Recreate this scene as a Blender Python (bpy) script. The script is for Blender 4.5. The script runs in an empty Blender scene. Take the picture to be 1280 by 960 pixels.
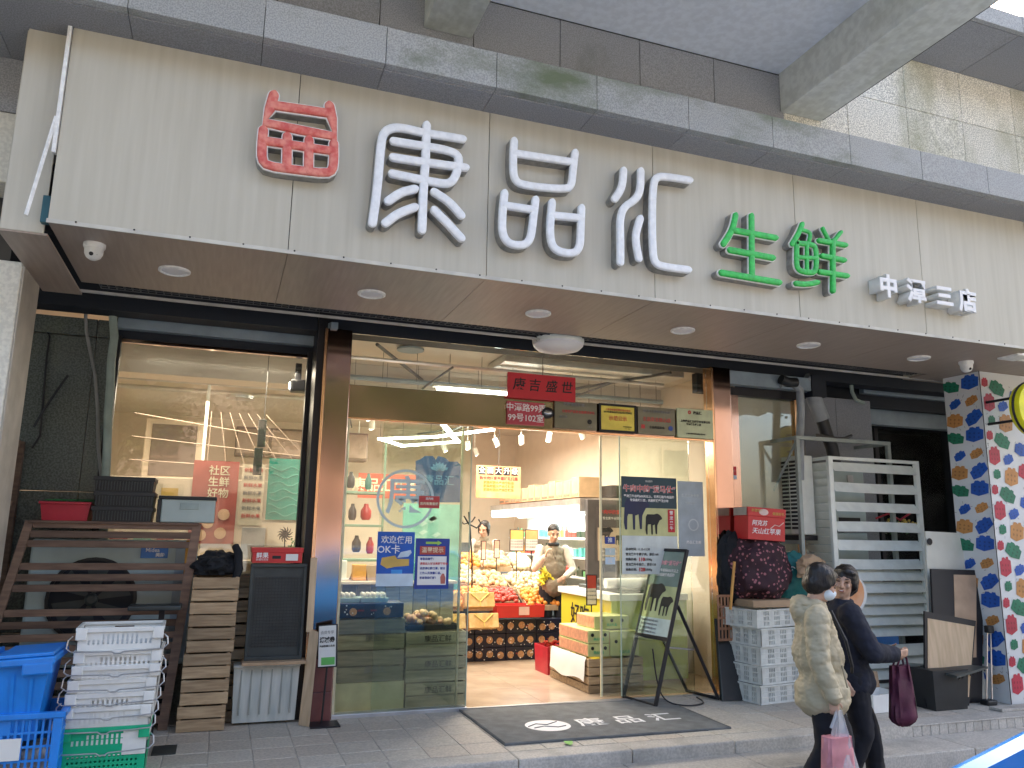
import bpy, bmesh, math, random
from mathutils import Vector, Matrix, noise
random.seed(7)
PI = math.pi
SC = bpy.context.scene
COL = SC.collection

# ------------------------------------------------------------------ camera
CAMPOS = Vector((0, 0, 1.55))
def cam_axes(yaw, pit, roll):
    f = Vector((math.sin(yaw)*math.cos(pit), math.cos(yaw)*math.cos(pit), math.sin(pit)))
    r = Vector((math.cos(yaw), -math.sin(yaw), 0)); u = r.cross(f)
    r2 = math.cos(roll)*r + math.sin(roll)*u; u2 = math.cos(roll)*u - math.sin(roll)*r
    return r2, u2, f
AR, AU, AF = cam_axes(math.radians(19.875), math.radians(10.85), math.radians(0.907))
cd = bpy.data.cameras.new('camera'); cam = bpy.data.objects.new('camera', cd); COL.objects.link(cam)
cam.matrix_world = Matrix(((AR.x, AU.x, -AF.x, 0), (AR.y, AU.y, -AF.y, 0), (AR.z, AU.z, -AF.z, CAMPOS.z), (0, 0, 0, 1)))
cd.sensor_width = 36; cd.lens = 983/1280*36; cd.clip_end = 600; cd.clip_start = 0.05
SC.camera = cam
def at(px, py, Y):
    """point on the vertical plane Y=const that a feature of the survey photo lies on"""
    d = AR*((px-640)/983) - AU*((py-480)/983) + AF
    return CAMPOS + d*(Y/d.y)

# ------------------------------------------------------------------ world, sun, exposure
SUN_EL, SUN_AZ = math.radians(44), math.radians(32)     # azimuth measured from +X towards -Y
w = bpy.data.worlds.new('World'); SC.world = w; w.use_nodes = True
nt = w.node_tree; bg = nt.nodes['Background']
sky = nt.nodes.new('ShaderNodeTexSky'); sky.sky_type = 'NISHITA'; sky.sun_disc = False
sky.sun_elevation = SUN_EL
sky.air_density = 1.0; sky.dust_density = 6.0; sky.ozone_density = .3
nt.links.new(sky.outputs[0], bg.inputs[0]); bg.inputs[1].default_value = 0.15
sundir = Vector((math.cos(SUN_EL)*math.cos(SUN_AZ), math.cos(SUN_EL)*math.sin(SUN_AZ), math.sin(SUN_EL)))
sky.sun_rotation = math.atan2(sundir.x, sundir.y)
sl = bpy.data.lights.new('sun', 'SUN'); so = bpy.data.objects.new('sun', sl); COL.objects.link(so)
sl.energy = 4.0; sl.angle = math.radians(0.5); sl.color = (1, .95, .86)
so.rotation_euler = sundir.to_track_quat('Z', 'Y').to_euler()
SC.view_settings.view_transform = 'Standard'; SC.view_settings.look = 'None'
SC.view_settings.gamma = 1; SC.view_settings.use_curve_mapping = False
SC.view_settings.exposure = 2.2
SC.render.film_transparent = False
SC.cycles.max_bounces = 8; SC.cycles.transparent_max_bounces = 16; SC.cycles.diffuse_bounces = 4

# ------------------------------------------------------------------ materials
_m = {}
def mat(name, col, rough=.6, metal=0, var=.12, scale=6, bump=.0, bscale=60, col2=None, stretch=(1,1,1), spec=.5, coat=0, emit=0, detail=4, clamp=(.35,.65), rv=0):
    if name in _m: return _m[name]
    m = bpy.data.materials.new(name); m.use_nodes = True; n = m.node_tree; N = n.nodes; L = n.links
    b = N['Principled BSDF']; b.inputs['Roughness'].default_value = rough; b.inputs['Metallic'].default_value = metal
    b.inputs['Specular IOR Level'].default_value = spec
    if coat: b.inputs['Coat Weight'].default_value = coat; b.inputs['Coat Roughness'].default_value = .08
    tc = N.new('ShaderNodeTexCoord'); mp = N.new('ShaderNodeMapping'); mp.inputs['Scale'].default_value = stretch
    L.new(tc.outputs['Object'], mp.inputs[0])
    nz = N.new('ShaderNodeTexNoise'); nz.inputs['Scale'].default_value = scale; nz.inputs['Detail'].default_value = detail
    L.new(mp.outputs[0], nz.inputs[0])
    cr = N.new('ShaderNodeValToRGB'); cr.color_ramp.elements[0].position = clamp[0]; cr.color_ramp.elements[1].position = clamp[1]
    c2 = col2 or tuple(c*(1+var) for c in col)
    c1 = col if col2 else tuple(c*(1-var) for c in col)
    cr.color_ramp.elements[0].color = (*c1, 1); cr.color_ramp.elements[1].color = (*c2, 1)
    L.new(nz.outputs[0], cr.inputs[0]); L.new(cr.outputs[0], b.inputs['Base Color'])
    if rv:      # pieces of one kind differ a little in tone, like real boards and stones
        oi = N.new('ShaderNodeObjectInfo'); hs = N.new('ShaderNodeHueSaturation'); r1 = N.new('ShaderNodeMapRange'); r1.inputs['To Min'].default_value = 1-rv; r1.inputs['To Max'].default_value = 1+rv
        L.new(oi.outputs['Random'], r1.inputs[0]); L.new(r1.outputs[0], hs.inputs['Value']); L.new(cr.outputs[0], hs.inputs['Color']); L.new(hs.outputs[0], b.inputs['Base Color'])
        ad = N.new('ShaderNodeVectorMath'); ad.operation = 'ADD'; sc_ = N.new('ShaderNodeMath'); sc_.operation = 'MULTIPLY'; sc_.inputs[1].default_value = 37.0
        L.new(oi.outputs['Random'], sc_.inputs[0]); L.new(mp.outputs[0], ad.inputs[0]); L.new(sc_.outputs[0], ad.inputs[1]); L.new(ad.outputs[0], nz.inputs[0])
    # roughness wear
    mr = N.new('ShaderNodeMapRange'); mr.inputs['To Min'].default_value = max(.02, rough*.85); mr.inputs['To Max'].default_value = min(1, rough*1.15)
    L.new(nz.outputs[0], mr.inputs[0]); L.new(mr.outputs[0], b.inputs['Roughness'])
    if bump:
        n2 = N.new('ShaderNodeTexNoise'); n2.inputs['Scale'].default_value = bscale; n2.inputs['Detail'].default_value = 3
        L.new(mp.outputs[0], n2.inputs[0]); bp = N.new('ShaderNodeBump'); bp.inputs['Strength'].default_value = bump; bp.inputs['Distance'].default_value = .01
        L.new(n2.outputs[0], bp.inputs['Height']); L.new(bp.outputs[0], b.inputs['Normal'])
    if emit: 
        b.inputs['Emission Strength'].default_value = emit; L.new(cr.outputs[0], b.inputs['Emission Color'])
    _m[name] = m; return m
def stained(name, base, stain, rough=.7, scale=90, stscale=1.2, amt=(.5,.75), var=.35, bump=.15, stretch=(1,1,.5), rv=.07):
    """speckled stone with a second, shaped layer of weather stains"""
    m = mat(name, base, rough, var=var, scale=scale, bump=bump, bscale=scale*1.5, clamp=(.4,.6), detail=2, rv=rv)
    n = m.node_tree; N = n.nodes; L = n.links; b = N['Principled BSDF']
    src = b.inputs['Base Color'].links[0].from_socket
    tc = N.new('ShaderNodeTexCoord'); mp = N.new('ShaderNodeMapping'); mp.inputs['Scale'].default_value = stretch; L.new(tc.outputs['Object'], mp.inputs[0])
    nz = N.new('ShaderNodeTexNoise'); nz.inputs['Scale'].default_value = stscale; nz.inputs['Detail'].default_value = 8; nz.inputs['Roughness'].default_value = .65; L.new(mp.outputs[0], nz.inputs[0])
    r = N.new('ShaderNodeMapRange'); r.inputs['From Min'].default_value = amt[0]; r.inputs['From Max'].default_value = amt[1]; L.new(nz.outputs[0], r.inputs[0])
    mx = N.new('ShaderNodeMix'); mx.data_type = 'RGBA'; mx.inputs['B'].default_value = (*stain, 1)
    L.new(r.outputs[0], mx.inputs['Factor']); L.new(src, mx.inputs['A']); L.new(mx.outputs['Result'], b.inputs['Base Color'])
    return m
def glassmat(name, tint=(.93,.97,.95), f0=.06, rough=.0, dirt=.04):
    m = bpy.data.materials.new(name); m.use_nodes = True; n = m.node_tree; N = n.nodes; L = n.links
    N.remove(N['Principled BSDF']); out = N['Material Output']
    tr = N.new('ShaderNodeBsdfTransparent'); tr.inputs[0].default_value = (*tint, 1)
    gl = N.new('ShaderNodeBsdfGlossy'); gl.inputs['Roughness'].default_value = rough
    df = N.new('ShaderNodeBsdfDiffuse'); df.inputs[0].default_value = (.6,.6,.56,1)
    lw = N.new('ShaderNodeFresnel'); lw.inputs[0].default_value = 1.5
    mr = N.new('ShaderNodeMapRange'); mr.inputs['From Min'].default_value = .04; mr.inputs['From Max'].default_value = 1; mr.inputs['To Min'].default_value = f0; mr.inputs['To Max'].default_value = 1
    L.new(lw.outputs[0], mr.inputs[0])
    m1 = N.new('ShaderNodeMixShader'); L.new(mr.outputs[0], m1.inputs[0]); L.new(tr.outputs[0], m1.inputs[1]); L.new(gl.outputs[0], m1.inputs[2])
    nz = N.new('ShaderNodeTexNoise'); nz.inputs['Scale'].default_value = 2.5; nz.inputs['Detail'].default_value = 6
    tc = N.new('ShaderNodeTexCoord'); L.new(tc.outputs['Object'], nz.inputs[0])
    m3 = N.new('ShaderNodeMapRange'); m3.inputs['From Min'].default_value = .45; m3.inputs['From Max'].default_value = .8; m3.inputs['To Min'].default_value = dirt*.3; m3.inputs['To Max'].default_value = dirt*2
    L.new(nz.outputs[0], m3.inputs[0])
    m2 = N.new('ShaderNodeMixShader'); L.new(m3.outputs[0], m2.inputs[0]); L.new(m1.outputs[0], m2.inputs[1]); L.new(df.outputs[0], m2.inputs[2])
    L.new(m2.outputs[0], out.inputs[0]); _m[name] = m; return m

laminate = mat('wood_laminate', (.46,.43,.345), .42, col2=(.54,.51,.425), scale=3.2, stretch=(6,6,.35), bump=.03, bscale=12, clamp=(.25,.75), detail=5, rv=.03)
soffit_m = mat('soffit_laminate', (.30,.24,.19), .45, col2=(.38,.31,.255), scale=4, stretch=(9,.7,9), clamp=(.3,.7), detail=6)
granite = stained('granite_grey', (.27,.28,.30), (.12,.13,.11), scale=110, var=.18, amt=(.6,.85))
granite_ledge = stained('granite_ledge', (.34,.355,.36), (.12,.15,.09), scale=100, stscale=1.0, var=.18, amt=(.50,.70), stretch=(.8,.8,1.6))
granite_dark = stained('granite_dark', (.085,.10,.09), (.15,.17,.10), scale=70, amt=(.5,.8), rough=.35)
granite_sun_tone = stained('granite_sun_tone', (.66,.64,.56), (.30,.30,.18), scale=80, stscale=1.3, amt=(.48,.72))  # pale base stands in for sunlight on the wall; the stain is moss
joint_m = mat('joint_dark', (.03,.03,.03), .9)
concrete = stained('concrete_painted', (.76,.81,.87), (.58,.61,.62), scale=14, var=.05, stscale=1.1, amt=(.55,.85), bump=.05)
concrete_beam = stained('concrete_beam', (.62,.65,.62), (.32,.34,.24), scale=14, var=.08, stscale=1.6, amt=(.5,.8), bump=.05, stretch=(1,.3,1))
stone_cream = stained('stone_cream', (.62,.60,.52), (.36,.34,.28), scale=40, var=.08, stscale=1.3, amt=(.58,.9), bump=.12)
paver = stained('paving_stone', (.47,.435,.375), (.17,.165,.15), scale=50, var=.12, stscale=1.5, amt=(.5,.8), stretch=(1,1,1), bump=.2)
paver_b = stained('paving_stone_warm', (.47,.42,.355), (.28,.255,.22), scale=50, var=.12, stscale=2.5, amt=(.5,.8), stretch=(1,1,1), bump=.2)
kerb_m = stained('kerb_stone', (.48,.455,.41), (.26,.25,.225), scale=60, var=.12, stscale=2.2, amt=(.5,.8), stretch=(1,1,1), bump=.25)
grout_m = mat('grout', (.42,.40,.36), .9, scale=20)
asphalt = mat('asphalt', (.13,.13,.125), .9, scale=60, var=.3, bump=.4, bscale=150)
rosegold = mat('rose_gold_steel', (.60,.41,.34), .12, 1, var=.06, scale=1.5, bump=.03, bscale=3)
goldedge = mat('gold_edge', (.85,.52,.30), .22, 1, var=.1)
black_metal = mat('black_metal', (.018,.018,.022), .45, .3)
dark_void = mat('dark_navy', (.010,.014,.022), .7)
white_metal = mat('white_paint_metal', (.76,.79,.73), .45, var=.06, scale=9)
greenish_metal = mat('galvanised_green', (.30,.34,.32), .5, .2, var=.15)
steel_grey = mat('steel_lintel_grey', (.25,.31,.35), .5, .1, var=.1)
alu = mat('aluminium', (.6,.6,.6), .35, .8)
wood_dark = mat('wood_brown', (.12,.07,.048), .6, rv=.28, col2=(.20,.125,.085), scale=4, stretch=(1,8,8), bump=.1, bscale=20)
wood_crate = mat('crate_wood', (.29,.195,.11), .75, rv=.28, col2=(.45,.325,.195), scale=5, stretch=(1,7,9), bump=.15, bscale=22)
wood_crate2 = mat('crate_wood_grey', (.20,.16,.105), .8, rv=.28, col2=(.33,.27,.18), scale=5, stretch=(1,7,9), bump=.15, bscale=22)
wood_crate3 = mat('crate_wood_green', (.30,.28,.19), .8, rv=.28, col2=(.45,.42,.29), scale=5, stretch=(1,7,9), bump=.15, bscale=22)
plank_m = mat('plank_pale', (.50,.37,.23), .65, col2=(.62,.47,.31), scale=4, stretch=(6,6,.8), bump=.08)
blk_plastic = mat('black_plastic', (.016,.018,.02), .5, var=.25)
blk_plastic2 = mat('charcoal_plastic', (.035,.045,.045), .45, var=.2)
wht_plastic = mat('white_plastic', (.72,.73,.70), .45, var=.05, scale=12)
wht_plastic2 = mat('white_plastic_worn', (.62,.64,.60), .5, var=.10, scale=12)
grn_plastic = mat('green_plastic', (.0,.40,.20), .4, var=.08)
blu_plastic = mat('blue_plastic', (.01,.22,.72), .35, var=.08, spec=.6)
red_plastic = mat('red_plastic', (.45,.02,.04), .4)
foam_m = mat('foam_box', (.42,.50,.48), .6, var=.06)
tub_m = mat('frosted_tub', (.42,.46,.44), .45, col2=(.56,.58,.54), scale=3, stretch=(6,6,.8))
cardboard = mat('cardboard', (.42,.29,.18), .85, var=.1, bump=.05)
white_card = mat('white_card', (.75,.75,.72), .8, var=.03)
cream_wall = mat('cream_paint', (.66,.57,.46), .75, var=.03)
cream_panel = mat('cream_panel', (.72,.60,.46), .5, var=.02, scale=2)
ceil_m = mat('ceiling_paint', (.60,.54,.47), .8, var=.03)
tile_m = mat('shop_floor_tile', (.40,.31,.23), .22, col2=(.50,.40,.30), scale=3, bump=.0)
red_print = mat('red_print', (.55,.02,.03), .55, var=.04)
red_board = mat('red_box_card', (.55,.03,.03), .45, var=.06)
black_ink = mat('black_ink', (.012,.012,.014), .6)
white_ink = mat('white_ink', (.80,.80,.80), .55, var=.02)
grey_ink = mat('grey_ink', (.22,.22,.23), .6)
red_ink = mat('red_ink', (.60,.05,.05), .55)
gold_ink = mat('gold_ink', (.60,.40,.10), .5)
letter_white = mat('letter_white', (.80,.82,.84), .35, var=.06, scale=25, spec=.5)
letter_green = mat('letter_green', (.03,.46,.08), .38, var=.18, scale=30)
letter_red = mat('letter_red', (.60,.09,.075), .42, col2=(.74,.26,.20), scale=22)
letter_rim = mat('letter_rim', (.78,.78,.76), .35, var=.1, scale=30)
letter_side = mat('letter_return', (.30,.30,.29), .4, .5, var=.2, scale=20)
mat_m = mat('doormat_grey', (.16,.17,.172), .95, var=.18, scale=8, bump=.6, bscale=400)
glass = glassmat('shop_glass', f0=.075, dirt=.02)
glass_green = glassmat('door_glass', tint=(.93,.97,.94), f0=.055, dirt=.02)
frost = mat('glass_decal', (.55,.66,.66), .5, var=.04)
cable_m = mat('cable_grey', (.10,.10,.10), .7)
pipe_wrap = mat('pipe_wrap', (.30,.36,.31), .75, var=.12, bump=.5, bscale=30)
duct_wrap = mat('duct_wrap', (.30,.33,.35), .6, var=.15, bump=.4, bscale=25)
navy_print = mat('navy_carton', (.008,.012,.035), .45)
lampwhite = mat('lamp_diffuser', (.75,.76,.78), .4, var=.02)

# ------------------------------------------------------------------ mesh building
class MB:
    def __init__(s): s.v = []; s.f = []; s.smooth = False
    def add(s, vs, fs, M=None):
        o = len(s.v); s.v += [tuple(M @ Vector(p)) if M else tuple(p) for p in vs]; s.f += [tuple(o+i for i in f) for f in fs]; return s
    def box(s, x0, x1, y0, y1, z0, z1, M=None):
        return s.add([(x0,y0,z0),(x1,y0,z0),(x1,y1,z0),(x0,y1,z0),(x0,y0,z1),(x1,y0,z1),(x1,y1,z1),(x0,y1,z1)],
              [(0,3,2,1),(4,5,6,7),(0,1,5,4),(1,2,6,5),(2,3,7,6),(3,0,4,7)], M)
    def bbox(s, x0, x1, y0, y1, z0, z1, b=.005, M=None):   # bevelled box
        bm = bmesh.new(); bmesh.ops.create_cube(bm, size=1)
        for v in bm.verts: v.co = Vector((x0+(v.co.x+.5)*(x1-x0), y0+(v.co.y+.5)*(y1-y0), z0+(v.co.z+.5)*(z1-z0)))
        b = min(b, .45*min(abs(x1-x0), abs(y1-y0), abs(z1-z0)))
        bmesh.ops.bevel(bm, geom=bm.edges[:], offset=b, segments=2, affect='EDGES', profile=.5)
        bm.verts.index_update(); s.add([v.co[:] for v in bm.verts], [[v.index for v in f.verts] for f in bm.faces], M); bm.free(); return s
    def taper(s, c, w0, d0, w1, d1, z0, z1, M=None):        # frustum with rect sections
        x, y = c
        return s.add([(x-w0/2,y-d0/2,z0),(x+w0/2,y-d0/2,z0),(x+w0/2,y+d0/2,z0),(x-w0/2,y+d0/2,z0),(x-w1/2,y-d1/2,z1),(x+w1/2,y-d1/2,z1),(x+w1/2,y+d1/2,z1),(x-w1/2,y+d1/2,z1)],
              [(0,3,2,1),(4,5,6,7),(0,1,5,4),(1,2,6,5),(2,3,7,6),(3,0,4,7)], M)
    def rod(s, a, b, r0, r1=None, n=10, caps=True, round=False):
        a = Vector(a); b = Vector(b); r1 = r0 if r1 is None else r1
        d = (b-a).normalized(); u = d.orthogonal().normalized(); v = d.cross(u)
        rings = [(a, r0), (b, r1)]
        if round:
            rings = [(a-d*r0*math.cos(t), r0*math.sin(t)) for t in (.25, .7, 1.15)] + rings + [(b+d*r1*math.cos(t), r1*math.sin(t)) for t in (1.15, .7, .25)]
        vs = []; fs = []
        for c, r in rings:
            vs += [c+(u*math.cos(2*PI*i/n)+v*math.sin(2*PI*i/n))*r for i in range(n)]
        for k in range(len(rings)-1):
            fs += [(k*n+i, k*n+(i+1)%n, (k+1)*n+(i+1)%n, (k+1)*n+i) for i in range(n)]
        if caps: fs += [tuple(range(n))[::-1], tuple(range((len(rings)-1)*n, len(rings)*n))]
        return s.add(vs, fs)
    def tube(s, pts, r, n=8, close=False):
        pts = [Vector(p) for p in pts]; vs = []; fs = []; N = len(pts); u = None
        rr = r if isinstance(r, (list, tuple)) else [r]*N
        for i, p in enumerate(pts):
            if close: d = (pts[(i+1)%N]-pts[i-1]).normalized()
            else: d = (pts[min(i+1, N-1)]-pts[max(i-1, 0)]).normalized()
            u = (u-d*u.dot(d)).normalized() if u else d.orthogonal().normalized()
            v = d.cross(u); vs += [p+(u*math.cos(2*PI*k/n)+v*math.sin(2*PI*k/n))*rr[i] for k in range(n)]
        for k in range(N if close else N-1):
            k2 = (k+1) % N
            fs += [(k*n+i, k*n+(i+1)%n, k2*n+(i+1)%n, k2*n+i) for i in range(n)]
        if not close: fs += [tuple(range(n))[::-1], tuple(range((N-1)*n, N*n))]
        return s.add(vs, fs)
    def lathe(s, prof, n=20, M=None, a0=0):
        vs = []; fs = []
        for r, z in prof: vs += [(r*math.cos(a0+2*PI*i/n), r*math.sin(a0+2*PI*i/n), z) for i in range(n)]
        for k in range(len(prof)-1): fs += [(k*n+i, k*n+(i+1)%n, (k+1)*n+(i+1)%n, (k+1)*n+i) for i in range(n)]
        fs += [tuple(range(n))[::-1], tuple(range((len(prof)-1)*n, len(prof)*n))]
        return s.add(vs, fs, M)
    def ball(s, c, rx, ry=None, rz=None, n=12, m=8, M=None):
        ry = ry or rx; rz = rz or rx; vs = [(0,0,-rz)]; fs = []
        for j in range(1, m):
            t = PI*j/m
            vs += [(rx*math.sin(t)*math.cos(2*PI*i/n), ry*math.sin(t)*math.sin(2*PI*i/n), -rz*math.cos(t)) for i in range(n)]
        vs.append((0,0,rz))
        for i in range(n): fs.append((0, 1+(i+1)%n, 1+i)); fs.append((len(vs)-1, 1+(m-2)*n+i, 1+(m-2)*n+(i+1)%n))
        for j in range(m-2): fs += [(1+j*n+i, 1+j*n+(i+1)%n, 1+(j+1)*n+(i+1)%n, 1+(j+1)*n+i) for i in range(n)]
        T = Matrix.Translation(Vector(c)) @ (M or Matrix.Identity(4))
        return s.add(vs, fs, T)
    def poly(s, pts, y, th=.002):     # flat print shape in an X-Z plane, facing -Y, given thickness
        n = len(pts); vs = [(p[0], y, p[1]) for p in pts] + [(p[0], y+th, p[1]) for p in pts]
        return s.add(vs, [tuple(range(n)), tuple(range(n, 2*n))[::-1]] + [(i, n+i, n+(i+1)%n, (i+1)%n) for i in range(n)])
    def perf(s, W, H, t, holes, M):   # upright panel (x 0..W, z 0..H, y 0..t) with rectangular holes
        zs = sorted({0, H} | {h[2] for h in holes} | {h[3] for h in holes})
        for a, b in zip(zs[:-1], zs[1:]):
            mid = (a+b)/2; hs = sorted([(h[0], h[1]) for h in holes if h[2] < mid < h[3]]); x = 0
            for h0, h1 in hs:
                if h0 > x: s.box(x, h0, 0, t, a, b, M)
                x = max(x, h1)
            if x < W: s.box(x, W, 0, t, a, b, M)
        return s

def wloc(o):
    p = Vector((0,0,0))
    while o: p += o.location; o = o.parent
    return p
def part(name, mb, m, parent=None, label=None, kind=None, smooth=False, world=True, loc=None):
    """link one mesh object. Coordinates of mb are world ones unless world=False."""
    off = wloc(parent) if (parent and world) else Vector((0,0,0))
    if loc is not None: off = Vector(loc) if not parent else off
    me = bpy.data.meshes.new(name)
    me.from_pydata([(v[0]-off.x, v[1]-off.y, v[2]-off.z) for v in mb.v], [], mb.f); me.validate(); me.update()
    bm = bmesh.new(); bm.from_mesh(me); bmesh.ops.recalc_face_normals(bm, faces=bm.faces); bm.to_mesh(me); bm.free()
    if smooth or mb.smooth:
        me.polygons.foreach_set('use_smooth', [True]*len(me.polygons)); me.set_sharp_from_angle(angle=math.radians(40))
    me.materials.append(m)
    o = bpy.data.objects.new(name, me); COL.objects.link(o)
    if parent: o.parent = parent
    if loc is not None and not parent: o.location = loc
    if label: o['label'] = label
    if kind: o['kind'] = kind
    return o
def tag(o, label=None, cat=None, group=None, kind=None):
    if label: o['label'] = label
    if cat: o['category'] = cat
    if group: o['group'] = group
    if kind: o['kind'] = kind
    return o
def thing(name, label, cat, loc=(0,0,0), rotz=0, group=None):
    o = bpy.data.objects.new(name, None); COL.objects.link(o); o.location = loc; o.rotation_euler = (0, 0, rotz)
    o.empty_display_size = .1
    return tag(o, label, cat, group)
def copy_tree(o, parent=None):
    c = o.copy(); COL.objects.link(c); c.parent = parent
    for ch in list(o.children): copy_tree(ch, c)
    return c
def struct(name, mb, m, smooth=False): return part(name, mb, m, kind='structure', smooth=smooth)
def clone(o, parent, loc, rot=(0,0,0)):     # another instance of one part
    c = o.copy(); COL.objects.link(c); c.parent = parent; c.location = loc; c.rotation_euler = rot; return c

TMP = bpy.data.scenes.new('scratch')
def baked(o):        # evaluate one curve or modified mesh in a scratch scene, quickly
    TMP.collection.objects.link(o); vl = TMP.view_layers[0]; vl.update()
    me = bpy.data.meshes.new_from_object(o.evaluated_get(vl.depsgraph)); bpy.data.objects.remove(o); return me
def text(s, x, z, size, y, m, parent=None, name='lettering', bold=0, ext=.0008, align='LEFT', M=None, sx=1.0, world=True, label=None, shear=0):
    """flat lettering facing -Y (or transformed by M from its own x/-y/z frame)"""
    cu = bpy.data.curves.new('t', 'FONT'); cu.body = s; cu.size = size; cu.extrude = ext; cu.offset = bold
    cu.align_x = align; cu.align_y = 'CENTER'; cu.resolution_u = 2; cu.shear = shear
    me = baked(bpy.data.objects.new('t', cu)); bpy.data.curves.remove(cu)
    X = Matrix(((sx,0,0,x),(0,0,-1,y),(0,1,0,z),(0,0,0,1)))
    if M: X = M @ X
    me.transform(X)
    if parent and world: me.transform(Matrix.Translation(-wloc(parent)))
    me.materials.clear(); me.materials.append(m); me.name = name
    o = bpy.data.objects.new(name, me); COL.objects.link(o)
    if parent: o.parent = parent
    if label: o['label'] = label
    return o

def chaikin(p, it=2):
    for _ in range(it):
        q = [p[0]]
        for a, b in zip(p[:-1], p[1:]):
            q += [a*.75+b*.25, a*.25+b*.75]
        q.append(p[-1]); p = q
    return p
def stroke(mb, pts, r, yb, yf, rnd=True):
    """one raised stroke in the X-Z plane from back plane yb to front yf (yf<yb), rounded front and ends"""
    P2 = [Vector((p.x, p.z)) for p in pts]; 
    d0 = (P2[0]-P2[1]).normalized(); d1 = (P2[-1]-P2[-2]).normalized()
    secs = [(P2[0]+d0*r*math.sin(t), r*math.cos(t), -d0) for t in (1.45, 1.1, .75, .4)]
    for i, p in enumerate(P2):
        d = (P2[min(i+1, len(P2)-1)]-P2[max(i-1, 0)]).normalized(); secs.append((p, r, d))
    secs += [(P2[-1]+d1*r*math.sin(t), r*math.cos(t), d1) for t in (.4, .75, 1.1, 1.45)]
    k = .35*r if rnd else .001
    vs = []; fs = []
    for p, hw, d in secs:
        n = Vector((-d.y, d.x))
        for o, y in ((-1, yb), (-1, yf+k), (-.86, yf+.35*k), (-.55, yf), (.55, yf), (.86, yf+.35*k), (1, yf+k), (1, yb)):
            q = p+n*hw*o; vs.append((q.x, y, q.y))
    K = 8
    for i in range(len(secs)-1): fs += [(i*K+j, i*K+j+1, (i+1)*K+j+1, (i+1)*K+j) for j in range(K-1)]
    fs += [tuple(range(K)), tuple(range((len(secs)-1)*K, len(secs)*K))[::-1]]
    mb.add(vs, fs)

# =================================================================== SETTING
# ground: road, kerb, pavement platform
struct('ground', MB().box(-150, 150, -150, 150, -.40, -.285), asphalt)
struct('road', MB().box(-60, 60, -9, 5.12, -.284, -.268), asphalt)
lower = MB().box(-12, 14, 5.15, 5.54, -.267, -.10)
ls = struct('lower_step', lower, kerb_m)
x = -6.0; k = 0
while x < 12:                                   # nosing stones of the lower step
    part('step_stone', MB().bbox(x+.004, x+.986, 5.10, 5.155, -.267, -.088, .008), kerb_m, ls, world=False)
    part('tread_stone', MB().bbox(x+.004, x+.986, 5.16, 5.538, -.12, -.09, .004), kerb_m, ls, world=False); x += .99
pf = struct('pavement', MB().box(-12, 14, 5.60, 12, -.25, -.006), grout_m)
x = -6.0
while x < 12:
    if x < 5.2:
        part('kerb_stone', MB().bbox(x+.003, x+.897, 5.54, 5.75, -.2, 0, .012), kerb_m, pf, world=False)
        x += .9
    else:
        part('kerb_stone', MB().bbox(x+.002, x+.098, 5.545, 5.75, -.2, -.012, .005), kerb_m, pf, world=False)
        x += .1
part('kerb_cap', MB().bbox(5.24, 12, 5.54, 5.752, -.011, .002, .004), kerb_m, pf, world=False)
tme = {}
for j in range(5):
    y0 = 5.757+j*.295
    for i in range(-5, 36):
        x0 = .34+i*.295
        if x0 > 9: continue
        t = MB().bbox(.002, .291, .002, .291, -.03, 0, .004)
        key = (i*7+j*3) % 5 in (0, 3)
        if key not in tme: tme[key] = part('paving_tile', t, paver_b if key else paver, pf, world=False); tme[key].location = (x0, y0, random.uniform(-.002, 0))
        else: clone(tme[key], pf, (x0, y0, random.uniform(-.0025, 0)))
# interior floor with tiles as pieces
sf = struct('shop_floor', MB().box(-2.5, 5.5, 7.24, 15, -.013, -.006), joint_m)
t0 = None
for i in range(9):
    for j in range(9):
        loc = (-1.8+i*.8, 7.26+j*.8, -.004)
        if t0 is None:
            t0 = part('floor_tile', MB().bbox(.0015, .7985, .0015, .7985, -.004, .004, .0015), tile_m, sf, world=False); t0.location = loc
        else: clone(t0, sf, loc)

# ---- main building mass (upper wall, slab, ledge)
def cladding(name, label, cat, panels, m, back, y_axis='Y'):
    pass
uw = thing('upper_wall', 'grey speckled granite wall above the shop sign, under the concrete canopy', 'wall', (0, 5.6, 4.6))
part('backing', MB().box(-30, 40, 5.64, 6.2, 4.6, 7.39), joint_m, uw)
part('roof_mass', MB().box(-30, 40, 6.2, 16, 4.8, 7.3), joint_m, uw)
part('sun_block_mass', MB().box(-30, 40, 8.7, 16, 7.3, 10.4), granite_sun_tone, uw)  # unseen mass added to block the sun from the shop front
for k in range(-9, 16):
    x0 = .09+k*.775
    for (z0, z1) in ((4.6, 5.93), (5.936, 7.4)):
        pale = x0 > 4.7  # right of the beam the sun's brightness is put into the stone
        if not pale and z0 > 5: continue
        z1b = 6.53 if (z0 > 5) else z1
        part('stone_panel', MB().bbox(x0+.003, x0+.772, 5.60, 5.64, z0, z1b, .003), granite_sun_tone if pale else granite, uw)
lg = thing('granite_ledge', 'long granite parapet ledge running above the wood laminate sign', 'ledge', (0, 4.75, 4.6))
part('core', MB().box(-8, 14, 4.80, 5.59, 4.62, 4.86), joint_m, lg)
for k in range(-9, 17):
    x0 = .01+k*.775
    part('stone_face', MB().bbox(x0+.002, x0+.773, 4.73, 4.80, 4.60, 4.87 + random.uniform(-.002, .002), .003), granite_ledge, lg)
    part('stone_underside', MB().bbox(x0+.002, x0+.773, 4.802, 5.6, 4.592, 4.62, .002), granite, lg)
    part('stone_top', MB().bbox(x0+.002, x0+.773, 4.802, 5.6, 4.86, 4.885, .002), granite_ledge, lg)
cn = thing('concrete_canopy', 'painted concrete canopy slab with deep beams above the sign', 'canopy', (2, 5, 5.94))
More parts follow.
